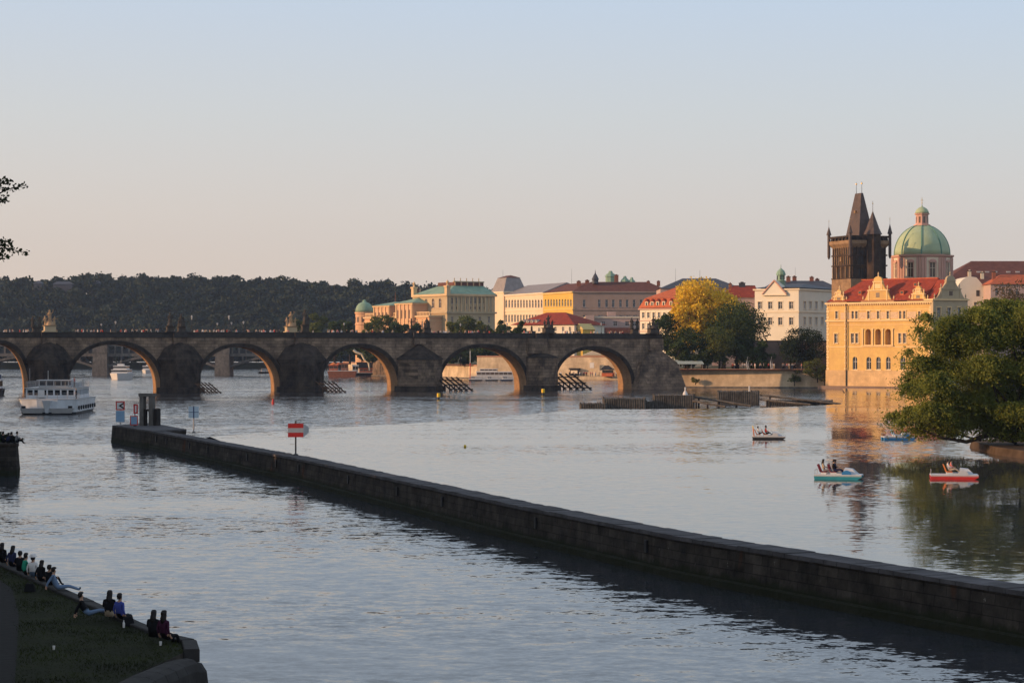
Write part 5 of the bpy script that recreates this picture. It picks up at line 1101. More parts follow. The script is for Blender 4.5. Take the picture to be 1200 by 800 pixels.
# drooping twigs: runs of leaves hanging from points in the clumps
ns = 33000; p0, kk = cloud_pts(rng, C, ns, .35); L_ = 9
dirs = rng.normal(size=(ns,3))*[1,1,.4]; out = p0-np.asarray(C)[kk,:3]; dirs = out/np.linalg.norm(out,axis=1)[:,None]*.8+dirs*.5; dirs[:,2] = dirs[:,2]*.4+.1
pts = []
for k in range(L_):
    q = k/L_; pts.append(p0+dirs*q*1.35+np.array([0,0,-1.0])*(q**1.8)*1.3*rng.uniform(.3,1.3,size=(ns,1))+rng.normal(size=(ns,3))*.05)
P_ = np.concatenate(pts); P_ = P_[P_[:,2] > .4]
quadcloud('crown', P_, rng.uniform(.085,.20,len(P_)), M['lf_willow'], wt, rng, elong=1.9)
mb = MB()
mb.tube([(0.5,0,-.6),(.2,0,.8),(1.2,.3,3),(1.8,0.5,7),(1.0,.2,12)], [.75,.55,.5,.38,.12], M['bark'], 9)
mb.tube([(0.3,0,.6),(-2.2,-.4,1.2),tuple(wl(1130,517)+[0,-1,0]),tuple(wl(1100,512)+[0,-1.5,0]),tuple(wl(1072,500)+[0,-1.5,0])], [.42,.30,.2,.12,.04], M['bark'], 7)
for a, b, c, r_ in (((1185,512),(1160,505),(1140,488),.2),((1165,512),(1150,490),(1120,470),.16),((1180,505),(1170,480),(1160,450),.24),((1150,516),(1120,508),(1095,492),.12),((1188,500),(1200,470),(1215,430),.26),((1186,505),(1178,470),(1130,420),.2),((1120,513),(1108,515),(1088,508),.07),((1140,516),(1125,518),(1110,520),.06),((1105,511),(1095,516),(1085,517),.045),((1170,500),(1158,494),(1150,480),.12),((1190,490),(1195,450),(1180,380),.18)):
    dy = rng.uniform(-2,2); mb.tube([tuple(wl(*a)), tuple(wl(b[0],b[1])+[0,dy*.5,0]), tuple(wl(*c)+[0,dy,0])], [r_,r_*.7,r_*.25], M['bark'], 6)
mb.build('trunk', wt)
# ---- near tree whose twigs enter at the upper left
nt_ = thing('lawn_tree', 'leafy twigs of a nearby tree reaching in at the upper left edge', 'tree', (-18.5, 52, 1.6))
rng = np.random.default_rng(31); s = 52/F
def nl(px, py, dy=0): Y = 52+dy; return np.array([GX(px,Y)+18.5, dy, GZ(py,Y)-1.6])
TW = [((-60,235),(-10,232),(8,222),(31,217)),((-60,250),(-15,238),(3,236),(9,232)),((-40,220),(-5,222),(4,213),(12,212)),((-60,310),(-20,300),(5,290),(32,297)),((-40,300),(-15,292),(-2,282),(12,284)),((-40,310),(-15,300),(2,299),(9,302)),((-50,215),(-25,212),(-8,210),(2,214)),((-50,290),(-25,287),(-10,284),(3,288))]
mb = MB(); cen = []
for tw in TW:
    pp = [nl(*a, dy=rng.uniform(-.2,.2)) for a in tw]; mb.tube([tuple(p) for p in pp], [.035,.022,.014,.006], M['bark'], 5)
    for a, b in zip(pp[:-1], pp[1:]):
        n_ = int(np.linalg.norm(b-a)/.012); q = rng.random(n_)[:,None]; c = a+(b-a)*q+rng.normal(size=(n_,3))*[.05,.08,.04]; cen.append(c)
mb.tube([(0,0,-.2),(.2,0,5),(0,0,10),(.3,0,15),(0,0,18)], [.42,.34,.28,.16,.05], M['bark'], 9)
for a in (nl(-60,235),nl(-60,310),nl(-60,250),nl(-40,300)): mb.tube([(0.1,0,8),tuple(a*.5+[0,0,4.5]),tuple(a)], [.12,.08,.035], M['bark'], 6)
mb.build('trunk', nt_)
C = [(rng.uniform(-3,1.0),rng.uniform(-3.5,3.5),rng.uniform(7,18),1.6,1.6,1.3) for _ in range(26)]
C = [c for c in C]; p, _ = cloud_pts(rng, C, 9000, .5); p = p[p[:,0] < 3.6]
cen = np.concatenate(cen+[p]); sz = np.concatenate([rng.uniform(.055,.12,len(cen)-len(p)), rng.uniform(.15,.3,len(p))])
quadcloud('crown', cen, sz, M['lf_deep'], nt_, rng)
# ---- tall island trees standing just left of the view: they shade the lock, lawn and pool edge
rng = np.random.default_rng(33)
C = []
for i in range(40):
    d = rng.normal(size=3); d /= np.linalg.norm(d); r = rng.uniform(.3,1)**.5; C.append((d[0]*6*r,d[1]*6.5*r,12+d[2]*9.5*r,3.4,3.6,2.8))
p, _ = cloud_pts(rng, C, 13000, .3); p = p[p[:,2] > .5]
it = thing('island_tree', 'tall dark tree standing on the island left of the view', 'tree', (-75,60,1.5), 0, 'trees on the island beyond the left edge')
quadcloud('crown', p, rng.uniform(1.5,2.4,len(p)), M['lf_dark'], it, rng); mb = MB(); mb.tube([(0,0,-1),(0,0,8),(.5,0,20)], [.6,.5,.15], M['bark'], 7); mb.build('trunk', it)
TREES_OFF = [(-52,10),(-56,22),(-60,36),(-60,52),(-66,68),(-70,84),(-72,100),(-76,116),(-80,132),(-84,148),(-88,164),(-90,180),(-94,196),(-98,212),(-102,228),(-106,246),(-110,264),(-114,282),(-74,44),(-82,78),(-92,112),(-100,146),(-108,180),(-116,214),(-50,46),(-52,64),(-118,232),(-124,250),(-130,268),(-112,198),(-104,164),(-96,130),(-120,280),(-132,296),(-62,78),(-64,92),(-66,106),(-68,122),(-70,136),(-120,318),(-126,336),(-132,356),(-138,374),(-134,314),(-140,334),(-146,352),(-118,300)]
for i, (x, y) in enumerate(TREES_OFF):
    o = it if i == 0 else dup(it, rz=i*1.3, scale=1+.12*math.sin(i*2.1)); o.location = (x, y, 1.5)
    o['label'] = 'tall dark tree standing on the island left of the view'
mb = MB(); mb.add([(-55,-40,1.4),(-48,0,1.4),(-52,60,1.4),(-62,110,1.4),(-80,180,1.4),(-103,300,1.4),(-200,300,1.4),(-200,-40,1.4)], [tuple(range(8))], M['land']); mb.build('island_ground', kind='structure')

# ------------------------------------------------------------------ lawn tip at the lower left
ZL = 1.6
edge = [GP(-60,628,ZL), GP(0,664,ZL), GP(60,692,ZL), GP(105,712,ZL), GP(150,733,ZL), GP(190,748,ZL), GP(212,753,ZL), GP(215,764,ZL)]
e0 = edge[0]; lawn = [(-55,100),(e0[0]-16,e0[1]+22)]+edge+[GP(192,775,ZL), GP(165,786,ZL), GP(135,801,ZL), GP(100,822,ZL), GP(60,850,ZL), (-12,52),(-16,35),(-55,35)]
mb = MB(); mb.add([(x,y,ZL) for x,y in lawn], [tuple(reversed(range(len(lawn))))], M['grass']); mb.add([(x,y,ZL) for x,y in lawn]+[(x,y,-1) for x,y in lawn], [(i,i+1,len(lawn)+i+1,len(lawn)+i) for i in range(1,len(lawn)-4)], M['chwall']); mb.build('lawn_ground', kind='structure')
pth = [GP(-80,655,ZL+.004),GP(-10,672,ZL+.004),GP(14,690,ZL+.004),GP(22,720,ZL+.004),GP(20,760,ZL+.004),GP(16,820,ZL+.004),GP(-80,820,ZL+.004)]
mb = MB(); mb.add([(x,y,ZL+.02) for x,y in pth], [tuple(reversed(range(len(pth))))], M['path']); mb.build('path', kind='structure')
rng = np.random.default_rng(41)
n = 90000; xx = rng.uniform(-27,-8.5,n); yy = rng.uniform(58,100,n)
def inside(px_, py_, poly):
    r = np.zeros(len(px_), bool); j = len(poly)-1
    for i in range(len(poly)):
        xi, yi = poly[i]; xj, yj = poly[j]; c = ((yi > py_) != (yj > py_)) & (px_ < (xj-xi)*(py_-yi)/(yj-yi+1e-12)+xi); r ^= c; j = i
    return r
ok = inside(xx, yy, lawn) & ~inside(xx+rng.normal(size=n)*.15, yy, pth); xx = xx[ok]; yy = yy[ok]; n = len(xx)
a = rng.uniform(0,2*math.pi,n); hh = rng.uniform(.02,.07,n)*(1+.7*np.sin(xx*1.3+yy*.3)*np.sin(yy*.9-xx*.4)); w_ = .012
v = np.empty((n,3,3)); v[:,0] = np.stack([xx-np.cos(a)*w_, yy-np.sin(a)*w_, np.full(n,ZL)],1); v[:,1] = np.stack([xx+np.cos(a)*w_, yy+np.sin(a)*w_, np.full(n,ZL)],1); v[:,2] = np.stack([xx+rng.normal(size=n)*.04, yy+rng.normal(size=n)*.04, ZL+hh],1)
me = bpy.data.meshes.new('grass'); me.vertices.add(3*n); me.vertices.foreach_set('co', v.reshape(-1)); me.loops.add(3*n); me.loops.foreach_set('vertex_index', np.arange(3*n,dtype=np.int32)); me.polygons.add(n); me.polygons.foreach_set('loop_start', np.arange(0,3*n,3,dtype=np.int32)); M['blade'] = mat('grass_blades', (0.028,0.036,0.009), .85, .6, .5, spec=.05); me.materials.append(M['blade']); me.update(calc_edges=True)
link('grass', me, label='short dark green grass on the lawn tip', cat='grass', kind='stuff')
# stone edging of the lawn
M['kerb'] = mat('kerb_stone', (0.042,0.040,0.039), .85, .3, 1.5, bump=.3, stain=((.05,.048,.045),.8,.6,1))
k = thing('lawn_edging', 'low grey stone edging along the river side of the lawn', 'kerb')
def sweep(mb, pts, prof, m):
    """prof: (across, z) loop; across is towards the right-hand side of travel"""
    n = len(prof); rings = []
    for i, p in enumerate(pts):
        a_ = pts[max(i-1,0)]; b_ = pts[min(i+1,len(pts)-1)]; dx, dy = b_[0]-a_[0], b_[1]-a_[1]; l = math.hypot(dx,dy); nx_, ny_ = dy/l, -dx/l
        rings += [(p[0]+nx_*q[0], p[1]+ny_*q[0], q[1]) for q in prof]
    fs = [(i*n+j, i*n+(j+1)%n, (i+1)*n+(j+1)%n, (i+1)*n+j) for i in range(len(pts)-1) for j in range(n)]
    fs += [tuple(range(n)), tuple((len(pts)-1)*n+j for j in reversed(range(n)))]; mb.add(rings, fs, m)
ER = resample(edge, .55)
mb = MB()
st_ = resample(edge, 1.1)
for a_, b_ in zip(st_[:-1], st_[1:]):
    A_ = Vector(a_); B_ = Vector(b_); d_ = (B_-A_)*.008; z = ZL+.10+random.uniform(-.012,.012)
    sweep(mb, [tuple(A_+d_), tuple(B_-d_)], [(-.02,ZL-.3),(-.48,ZL-.3),(-.48,z-.03),(-.45,z),(-.05,z),(-.02,z-.03)], M['kerb'])
# mirror so the stones lie over the edge towards the water
mb.build('edging_stones', k)
# rounded stone bulwark of the near side
bw = [GP(224,774,ZL),GP(210,776,ZL),GP(190,784,ZL),GP(165,795,ZL),GP(140,810,ZL),GP(110,831,ZL)]
def smooth(pts, k=6):
    out = []
    for i in range(len(pts)-1):
        p0, p1, p2, p3 = pts[max(i-1,0)], pts[i], pts[i+1], pts[min(i+2,len(pts)-1)]
        for j in range(k):
            t = j/k; out.append(tuple(.5*((2*p1[c])+(-p0[c]+p2[c])*t+(2*p0[c]-5*p1[c]+4*p2[c]-p3[c])*t*t+(-p0[c]+3*p1[c]-3*p2[c]+p3[c])*t**3) for c in (0,1)))
    return out+[pts[-1]]
BWP = smooth(bw)
bl = thing('stone_bulwark', 'curved stone bulwark with rounded nose below the lawn tip', 'wall')
mb = MB()
for i in range(0, len(BWP)-3, 3):
    seg = [tuple(Vector(BWP[i]).lerp(Vector(BWP[i+1]),.06))]+BWP[i+1:i+3]+[tuple(Vector(BWP[i+3]).lerp(Vector(BWP[i+2]),.06))]; sweep(mb, seg, [(-.62,-1),(-.5,ZL-.25),(-.40,ZL-.04),(-.15,ZL+.05),(.2,ZL+.06),(.4,ZL+.0),(.45,ZL-.3),(.45,-1)], M['kerb'])
mb.build('bulwark_stones', bl)
mb = MB(); x, y = GP(222,778,1.2); mb.lathe([(.62,-1),(.58,.5),(.52,1.0),(.38,1.22),(.1,1.28)], M['kerb'], 14, x, y); mb.build('nose_stone', bl)
# ------------------------------------------------------------------ people
def skin_mesh(name, J, E, lev=1):
    me = bpy.data.meshes.new(name); keys = list(J); me.from_pydata([J[k][0] for k in keys], [(keys.index(a), keys.index(b)) for a, b in E], [])
    o = bpy.data.objects.new(name, me); COL.objects.link(o)
    o.modifiers.new('s', 'SKIN'); d = me.skin_vertices[0].data
    for i, k in enumerate(keys):
        r = J[k][1]; d[i].radius = (r, r) if not hasattr(r, '__len__') else r
        d[i].use_root = (k == 'pelvis')
    if lev: sub = o.modifiers.new('u', 'SUBSURF'); sub.levels = lev; sub.render_levels = lev
    bpy.context.view_layer.update(); dg = bpy.context.evaluated_depsgraph_get(); res = bpy.data.meshes.new_from_object(o.evaluated_get(dg)); bpy.data.objects.remove(o); res.name = name
    for p in res.polygons: p.use_smooth = True
    return res
def joints(pose):
    J = {}; E = []
    if pose == 'stand':
        base = dict(pelvis=((0,0,.95),.15), spine=((0,0,1.15),.135), chest=((0,.0,1.36),(.17,.12)), neck=((0,0,1.5),.055), jaw=((0,.015,1.58),.075), crown=((0,.0,1.69),.085))
        hip=(.09,0,.88); kn=(.1,.03,.48); an=(.1,-.02,.07); to=(.11,.14,.03); sh=(.19,0,1.42); el=(.25,.0,1.13); wr=(.24,.14,.92); ha=(.23,.2,.86)
    elif pose == 'lean':
        base = dict(pelvis=((0,-.1,.95),.15), spine=((0,0,1.15),.135), chest=((0,.12,1.34),(.17,.12)), neck=((0,.2,1.46),.055), jaw=((0,.24,1.53),.075), crown=((0,.24,1.64),.085))
        hip=(.09,-.1,.88); kn=(.1,-.04,.48); an=(.1,-.1,.07); to=(.11,.06,.03); sh=(.19,.12,1.38); el=(.27,.26,1.15); wr=(.16,.45,1.12); ha=(.10,.52,1.12)
    elif pose == 'sit':      # on the ground, knees drawn up, facing +y
        base = dict(pelvis=((0,0,.13),.17), spine=((0,-.03,.34),.15), chest=((0,.03,.57),(.18,.13)), neck=((0,.07,.71),.055), jaw=((0,.10,.79),.075), crown=((0,.09,.89),.09))
        hip=(.1,.08,.13); kn=(.15,.42,.42); an=(.13,.66,.06); to=(.13,.8,.03); sh=(.19,.03,.63); el=(.27,.16,.42); wr=(.17,.36,.42); ha=(.1,.43,.40)
    elif pose == 'dangle':   # on the edge, legs over it
        base = dict(pelvis=((0,0,.13),.17), spine=((0,-.02,.34),.15), chest=((0,.02,.57),(.18,.13)), neck=((0,.05,.71),.055), jaw=((0,.08,.79),.075), crown=((0,.07,.89),.09))
        hip=(.1,.08,.12); kn=(.13,.48,.10); an=(.13,.55,-.32); to=(.13,.68,-.36); sh=(.19,.02,.63); el=(.26,-.05,.38); wr=(.27,.02,.14); ha=(.27,.09,.06)
    elif pose == 'recline':  # legs stretched, propped on the arms
        base = dict(pelvis=((0,0,.13),.17), spine=((0,-.1,.33),.15), chest=((0,-.16,.54),(.18,.13)), neck=((0,-.16,.68),.055), jaw=((0,-.13,.77),.075), crown=((0,-.13,.87),.09))
        hip=(.1,.08,.12); kn=(.13,.5,.2); an=(.12,.92,.07); to=(.13,.98,.16); sh=(.19,-.16,.6); el=(.26,-.34,.34); wr=(.24,-.44,.07); ha=(.24,-.38,.03)
    else:                    # 'seat' on a boat seat 0.4 high
        base = dict(pelvis=((0,0,.12),.16), spine=((0,-.06,.33),.14), chest=((0,-.08,.55),(.18,.13)), neck=((0,-.05,.69),.055), jaw=((0,-.02,.77),.075), crown=((0,-.03,.87),.088))
        hip=(.1,.08,.12); kn=(.14,.48,.22); an=(.12,.85,-.08); to=(.12,.98,-.02); sh=(.19,-.07,.6); el=(.27,.06,.38); wr=(.22,.28,.34); ha=(.17,.36,.33)
    J.update(base); E += [('pelvis','spine'),('spine','chest'),('chest','neck'),('neck','jaw'),('jaw','crown')]
    for s, q in (('l',-1),('r',1)):
        f = lambda p: (p[0]*q, p[1], p[2])
        J['hip'+s] = (f(hip),.10); J['kn'+s] = (f(kn),.062); J['an'+s] = (f(an),.042); J['to'+s] = (f(to),.038); J['sh'+s] = (f(sh),.062); J['el'+s] = (f(el),.043); J['wr'+s] = (f(wr),.03); J['ha'+s] = (f(ha),.034)
        E += [('pelvis','hip'+s),('hip'+s,'kn'+s),('kn'+s,'an'+s),('an'+s,'to'+s),('chest','sh'+s),('sh'+s,'el'+s),('el'+s,'wr'+s),('wr'+s,'ha'+s)]
    return J, E
_pm = {}
def person_mesh(pose, top, pants, lev=1, skirt=False):
    key = (pose, lev)
    if key not in _pm:
        J, E = joints(pose); me = skin_mesh('person', J, E, lev)
        # add a nose and ears by nudging head vertices would be below a pixel; hands end in a thumb fork at this scale
        _pm[key] = (me, J, E)
    base, J, E = _pm[key]; me = base.copy(); me.materials.clear()
    for m in (M[top], M[pants], M['skin'], M['black']): me.materials.append(m)
    idx = {'pelvis':1,'spine':0,'chest':0,'neck':2,'jaw':2,'crown':2}
    for s in 'lr': idx.update({'hip'+s:1,'kn'+s:1,'an'+s:1,'to'+s:3,'sh'+s:0,'el'+s:0,'wr'+s:2,'ha'+s:2})
    P = [(Vector(v[0]), k) for k, v in J.items()]
    # finer samples along bones
    for a, b in E:
        pa, pb = Vector(J[a][0]), Vector(J[b][0])
        for q in (.25,.5,.75):
            P.append((pa.lerp(pb,q), a if q < .6 else b))
    for p in me.polygons:
        c = p.center; k = min(P, key=lambda q: (q[0]-c).length_squared)[1]; p.material_index = idx[k]
    return me
def hair_mesh(pose, long=False, m='hair', hat=None):
    J, _ = joints(pose); c = Vector(J['crown'][0]); n = 14; mb = MB(); mb.smooth = True; vs = []; fs = []
    prof = [(.02,.125),(.07,.115),(.105,.07),(.118,.01),(.112,-.05)]+([(.12,-.13),(.12,-.22),(.10,-.32),(.06,-.36)] if long else [(.085,-.095)])
    for r, z in prof:
        for i in range(n):
            a = 2*math.pi*i/n; y = math.sin(a); face = max(0, y-.2) if z < .06 else 0      # opening on the face side (+y)
            k = r*(1-face*.9); vs.append((k*math.cos(a)*(.95), k*y*1.05-.012-(.035 if z < -.08 else 0), z))
    for j in range(len(prof)-1):
        for i in range(n): fs.append((j*n+i,(j+1)*n+i,(j+1)*n+(i+1)%n,j*n+(i+1)%n))
    fs.append(tuple(range(n))); mb.x = Matrix.Translation(c); mb.add(vs, fs, M[m])
    if hat: mb.lathe([(.19,.045),(.19,.06),(.12,.065),(.115,.15),(.05,.165)], M[hat], 14)
    return mb.mesh('hair')
def person(label, x, y, z, rz, pose, top, pants, long=False, group=None, sc=1.0, hat=None, lev=1, hair=True):
    o = link('person', person_mesh(pose, top, pants, lev), None, (x,y,z), rz, label, 'person', group); o.scale = (sc*(1+.04*math.sin(x*7)),)*2+(sc*(1+.06*math.sin(x*11+y)),); o.rotation_euler[0] = .10*math.sin(x*5.3+1)
    if hair: link('hair', hair_mesh(pose, long, hat=hat), o)
    return o
# seated on the lawn edge: (px, py of seat contact, z)
SEAT = [
 (3,660,'dangle','c_black','c_black',True,None,0.1,'person in black at the far left end of the row on the lawn edge'),
 (13,664,'dangle','c_navy','c_black',True,None,0,'person in black with long hair, second from the left in the row'),
 (23,670,'sit','c_black','c_black',False,None,.4,'dark-haired person in black just left of the green shirt'),
 (28,675,'sit','c_green','c_black',False,None,-.5,'person in a green shirt sitting in the left row'),
 (39,676,'dangle','c_white','c_jeans',False,'c_white',.2,'small person in white top and white hat in the left row'),
 (47,681,'dangle','c_black','c_black',True,None,0,'person in black with long hair just right of the white hat'),
 (57,687,'sit','c_black','c_black',False,None,-.1,'person in black with bushy hair near the right end of the left row'),
 (66,691,'recline','c_jeans','c_jeans',False,None,-.9,'person in pale jeans at the right end of the left row'),
 (102,722,'recline','c_black','c_jeans',False,None,-1.0,'person in black top and jeans reclining alone on the lawn edge'),
 (127,724,'sit','c_black','c_beige',True,None,.3,'long-haired person in black and white top beside the blue shirt'),
 (141,726,'dangle','c_blue','c_black',False,None,-.1,'person in a bright blue shirt sitting on the lawn edge'),
 (178,748,'sit','c_black','c_black',True,None,.2,'long-haired person in black, left one of the couple by the lawn tip'),
 (193,750,'dangle','c_plum','c_black',True,None,-.15,'long-haired person in dark plum, right one of the couple by the lawn tip')]
for px, py, pose, top, pants, lg, hat, rz, lab in SEAT:
    x, y = GP(px, py, ZL+.1); person(lab, x, y, ZL+(.10 if pose == 'dangle' else .1), R(-28)+rz, pose, top, pants, lg, 'people sitting along the lawn edge', .87, hat, 2)
x1, y1 = GP(24, 558, 0)
for px, dy_, rz, lg, c_, lab in ((4,1.2,-.6,False,'c_black','seated person in black at the frame edge on the left stone pier'),(9.5,1.0,-.9,True,'c_navy','long-haired seated person second from the frame edge on the left stone pier'),(14.5,.9,-.4,False,'c_black','short-haired seated person third from the frame edge on the left stone pier'),(19.5,.8,-1.1,False,'c_grey','seated person in grey at the outer corner of the left stone pier')):
    person(lab, GX(px,y1+dy_), y1+dy_*.7, 2.75, rz, 'sit', c_, 'c_black', lg, 'people sitting on the left stone pier', 1.0, None, 1)
mb = MB(); 
for i, (px, py, lab) in enumerate(((35,693,'dark bag on the grass below the green-shirted person'),(150,733,'small dark bag on the lawn right of the blue shirt'))):
    x, y = GP(px,py,ZL); mb = MB(); mb.frust([(-.2,-.12,0),(.2,-.12,0),(.2,.12,0),(-.2,.12,0)], [(-.14,-.06,.28),(.14,-.06,.28),(.14,.06,.28),(-.14,.06,.28)], M['c_black']); mb.tube([(-.1,0,.27),(0,0,.4),(.1,0,.27)], .015, M['black'], 5); link('bag', mb.mesh('bag'), None, (x,y,ZL+.02), .4*i, lab, 'bag')
for i, (px, py, lab) in enumerate(((145,736,'clear bottle standing on the lawn right of the seated trio'),(63,762,'pale paper cup left on the open lawn'),(188,757,'pale cup beside the couple by the lawn tip'))):
    x, y = GP(px,py,ZL); mb = MB(); mb.lathe([(.035,0),(.04,.14),(.015,.2),(.015,.24)] if i == 0 else [(.03,0),(.045,.12)], M['c_white'], 8); link('bottle' if i == 0 else 'cup', mb.mesh('bottle'), None, (x,y,ZL+.03), 0, lab, 'bottle' if i == 0 else 'cup')

# crowd on the bridge
VAR = [('c_white','c_jeans','white'),('c_black','c_black','black'),('c_pink','c_grey','pink'),('c_red','c_black','red'),('c_beige','c_navy','beige'),('c_grey','c_black','grey'),('c_white','c_beige','cream')]
VM = {}
for v in VAR:
    for pose in ('stand','lean'): VM[(v[2],pose)] = person_mesh(pose, v[0], v[1], 0)
rr = random.Random(12)
def tiny(x, y, z, rz, v, pose, label, group, sc=1.0):
    o = link('person', VM[(v[2],pose)], None, (x,y,z), rz, label, 'person', group); o.scale = (sc,)*3; return o
dens = [(4,12),(13,22),(26,36),(92,104),(112,122),(142,162),(170,196),(215,240),(246,262),(262,282),(290,298),(306,318),(320,332),(384,402),(410,440),(508,530),(540,566),(572,600),(625,634),(648,700),(705,738)]
pxs = []
for a, b in dens: pxs += [rr.uniform(a,b) for _ in range(int((b-a)/2.7)+1)]
pxs += [rr.uniform(2,740) for _ in range(45)]
for px in sorted(pxs):
    s = BS(px)+rr.uniform(-.2,.2)
    if any(abs(s-q) < 1.8 for q in SP): continue
    d = rr.choice((.95,1.1,1.6,2.4,3.5,5)); x, y = BW(s, d); v = rr.choice(VAR+VAR[:1]+VAR[4:5]); side = rr.random()
    side = 'left' if px < 213 else ('middle' if px < 499 else 'right')
    lab = {'left':'tiny person in %s clothes on the bridge left of the second pier','middle':'tiny person in %s clothes on the bridge between second pier and gabled pier','right':'tiny person in %s clothes on the bridge right of the gabled pier'}[side] % v[2]
    tiny(x, y, ztop(s)-1.0, BA+rr.choice((0,3.14,1.57,-1.57))+rr.uniform(-.4,.4), v, rr.choice(('stand','stand','lean')), lab, 'people on the bridge, %s, %s clothes' % (side, v[2]), rr.uniform(.95,1.08))
for k in range(30):      # on the embankment top
    px = rr.uniform(856,944); Y = rr.uniform(658.5,661); v = rr.choice(VAR)
    tiny(GX(px,Y), Y, 5.62, rr.uniform(0,6.3), v, 'stand', 'tiny person in %s clothes standing on the sunlit embankment wall terrace' % v[2], 'people on the embankment terrace, %s clothes' % v[2])
for k in range(26):      # on the far quay, seen through the last arch
    px = rr.uniform(656,728); s_ = (GX(px,868)-(-14))/67.0; Y = 889-27*s_-rr.uniform(3,5); v = rr.choice(VAR)
    tiny(GX(px,Y), Y, 1.3, rr.uniform(0,6.3), v, 'stand', 'tiny person in %s clothes on the low quay seen through the rightmost arch' % v[2], 'people on the quay in the last arch, %s clothes' % v[2])
mb = MB(); mb.add([], [], M['concrete'])
a = Vector((-16,883)); b = Vector((53,855)); mb.frust([(a.x,a.y-2,-1.3),(b.x,b.y-2,-1.3),(b.x,b.y+6,-1.3),(a.x,a.y+5,-1.3)], [(a.x,a.y-2,1.3),(b.x,b.y-2,1.3),(b.x,b.y+6,1.3),(a.x,a.y+5,1.3)], M['wallstone']); mb.build('quay', kind='structure')
# ------------------------------------------------------------------ boats and things on the water
# big white passenger boat, bow towards us and left. local: +y = bow
x, y = GP(52, 486, 0); 
bt = thing('passenger_boat', 'wide white two-deck passenger boat with blunt bow moored left before the bridge', 'boat', (GX(56,y+2), y+2, 0), R(183.7))
# rz ~168deg: local +y points towards the camera; local -x to the right of the photo
Wd, Ln = 4.85, 25.0
mb = MB(); H1 = 1.75
def hl(w, l, z, c=1.2): return [(-w,-l,z),(w,-l,z),(w,-c,z),(w*.9,0.0,z),(w*.35,.9,z),(-w*.35,.9,z),(-w*.9,.0,z),(-w,-c,z)]
mb.frust(hl(Wd*.9,Ln-.5,-.4,2.0), hl(Wd*.96,Ln,.42), M['black']); mb.frust(hl(Wd*.96,Ln,.422), hl(Wd*1.03,Ln,2.5,.8), M['hullwhite']); mb.frust(hl(Wd*1.06,Ln,2.502,.8), hl(Wd*1.06,Ln,2.64,.8), M['grey'])
h_ = mb.build('hull', bt)
mb = MB()
for q in (-1,1):
    mb.frust([(q*Wd*.5-1.6,1.0,.25),(q*Wd*.5+1.6,1.0,.25),(q*Wd*.5+1.6,.3,.25),(q*Wd*.5-1.6,.3,.25)], [(q*Wd*.5-2.1,1.3,1.1),(q*Wd*.5+2.1,1.3,1.1),(q*Wd*.5+2.1,.3,1.1),(q*Wd*.5-2.1,.3,1.1)], M['grey'])
mb.frust([(-.25,1.2,.3),(.25,1.2,.3),(.25,.5,.3),(-.25,.5,.3)], [(-.75,1.75,2.4),(.75,1.75,2.4),(.75,.5,2.4),(-.75,.5,2.4)], M['hullwhite'])
mb.build('bow_fender', h_)
for q in (-1,1): mb = MB(); mb.box(q*3.9-.35,q*3.9+.35,.95,1.2,1.0,1.5,M['yellowp'] if False else M['black']); mb.build('anchor_pocket', h_)
for k in range(8): mb = MB(); yy = -2-k*3.1; mb.x = Matrix.Translation((-Wd*1.03,yy,1.1)) @ Matrix.Rotation(math.pi/2,4,'Y'); mb.lathe([(.33,-.12),(.38,0),(.33,.12)], M['black'], 10); mb.build('fender', h_)
cab = MB(); z0 = 2.65; W2 = Wd*.86
cab.box(-W2,W2,-Ln+3,-3.2,z0,z0+.55,M['hullwhite']); cab.box(-W2,W2,-Ln+3,-3.2,z0+1.45,z0+1.75,M['hullwhite'])
for i in range(8): xx = -W2+i*(2*W2-.25)/7; cab.box(xx,xx+.25,-3.45,-3.2,z0+.551,z0+1.449,M['hullwhite'])
for i in range(11): yy = -3.45-i*(Ln-6.7)/10; 
for q in (-1,1):
    for i in range(11): yy = -3.6-i*(Ln-7)/10; cab.box(q*W2-(.22 if q>0 else 0),q*W2+(0 if q>0 else .22),yy-.3,yy,z0+.551,z0+1.449,M['hullwhite'])
cab.box(-W2+.3,W2-.3,-Ln+3.3,-3.6,z0+.551,z0+1.449,M['glass'])
cab.box(1.0,2.1,-3.15,-2.95,z0+.2,z0+1.45,M['white']); c_ = cab.build('cabin', bt)
mb = MB(); zt = z0+1.752; mb.box(-W2-.2,W2+.2,-Ln+2.8,-2.9,zt,zt+.12,M['grey']); mb.build('upper_deck', bt)
# wheelhouse and canopy frame
mb = MB(); mb.box(-W2+1.2,W2-2.0,-8,-4.2,zt+.121,zt+.5,M['grey']); mb.box(-W2+1.3,W2-2.1,-7.9,-4.3,zt+.501,zt+1.25,M['glass'])
for i in range(5): xx = -W2+1.2+i*(2*W2-3.4)/4; mb.box(xx,xx+.16,-4.29,-4.14,zt+.5,zt+1.25,M['grey'])
mb.box(-W2+.9,W2-1.7,-8.3,-3.9,zt+1.252,zt+1.42,M['grey']); mb.build('wheelhouse', bt)
mb = MB()
def rail(mb, pts, z, h, n_posts):
    for a, b in zip(pts[:-1], pts[1:]):
        for k in (.35,.7,1): mb.tube([(*a,z+h*k),(*b,z+h*k)], .025, M['metal'], 4)
        l = math.hypot(b[0]-a[0],b[1]-a[1]); n = max(1,int(l/1.4))
        for i in range(n+1): mb.tube([(a[0]+(b[0]-a[0])*i/n,a[1]+(b[1]-a[1])*i/n,z),(a[0]+(b[0]-a[0])*i/n,a[1]+(b[1]-a[1])*i/n,z+h)], .03, M['metal'], 4)
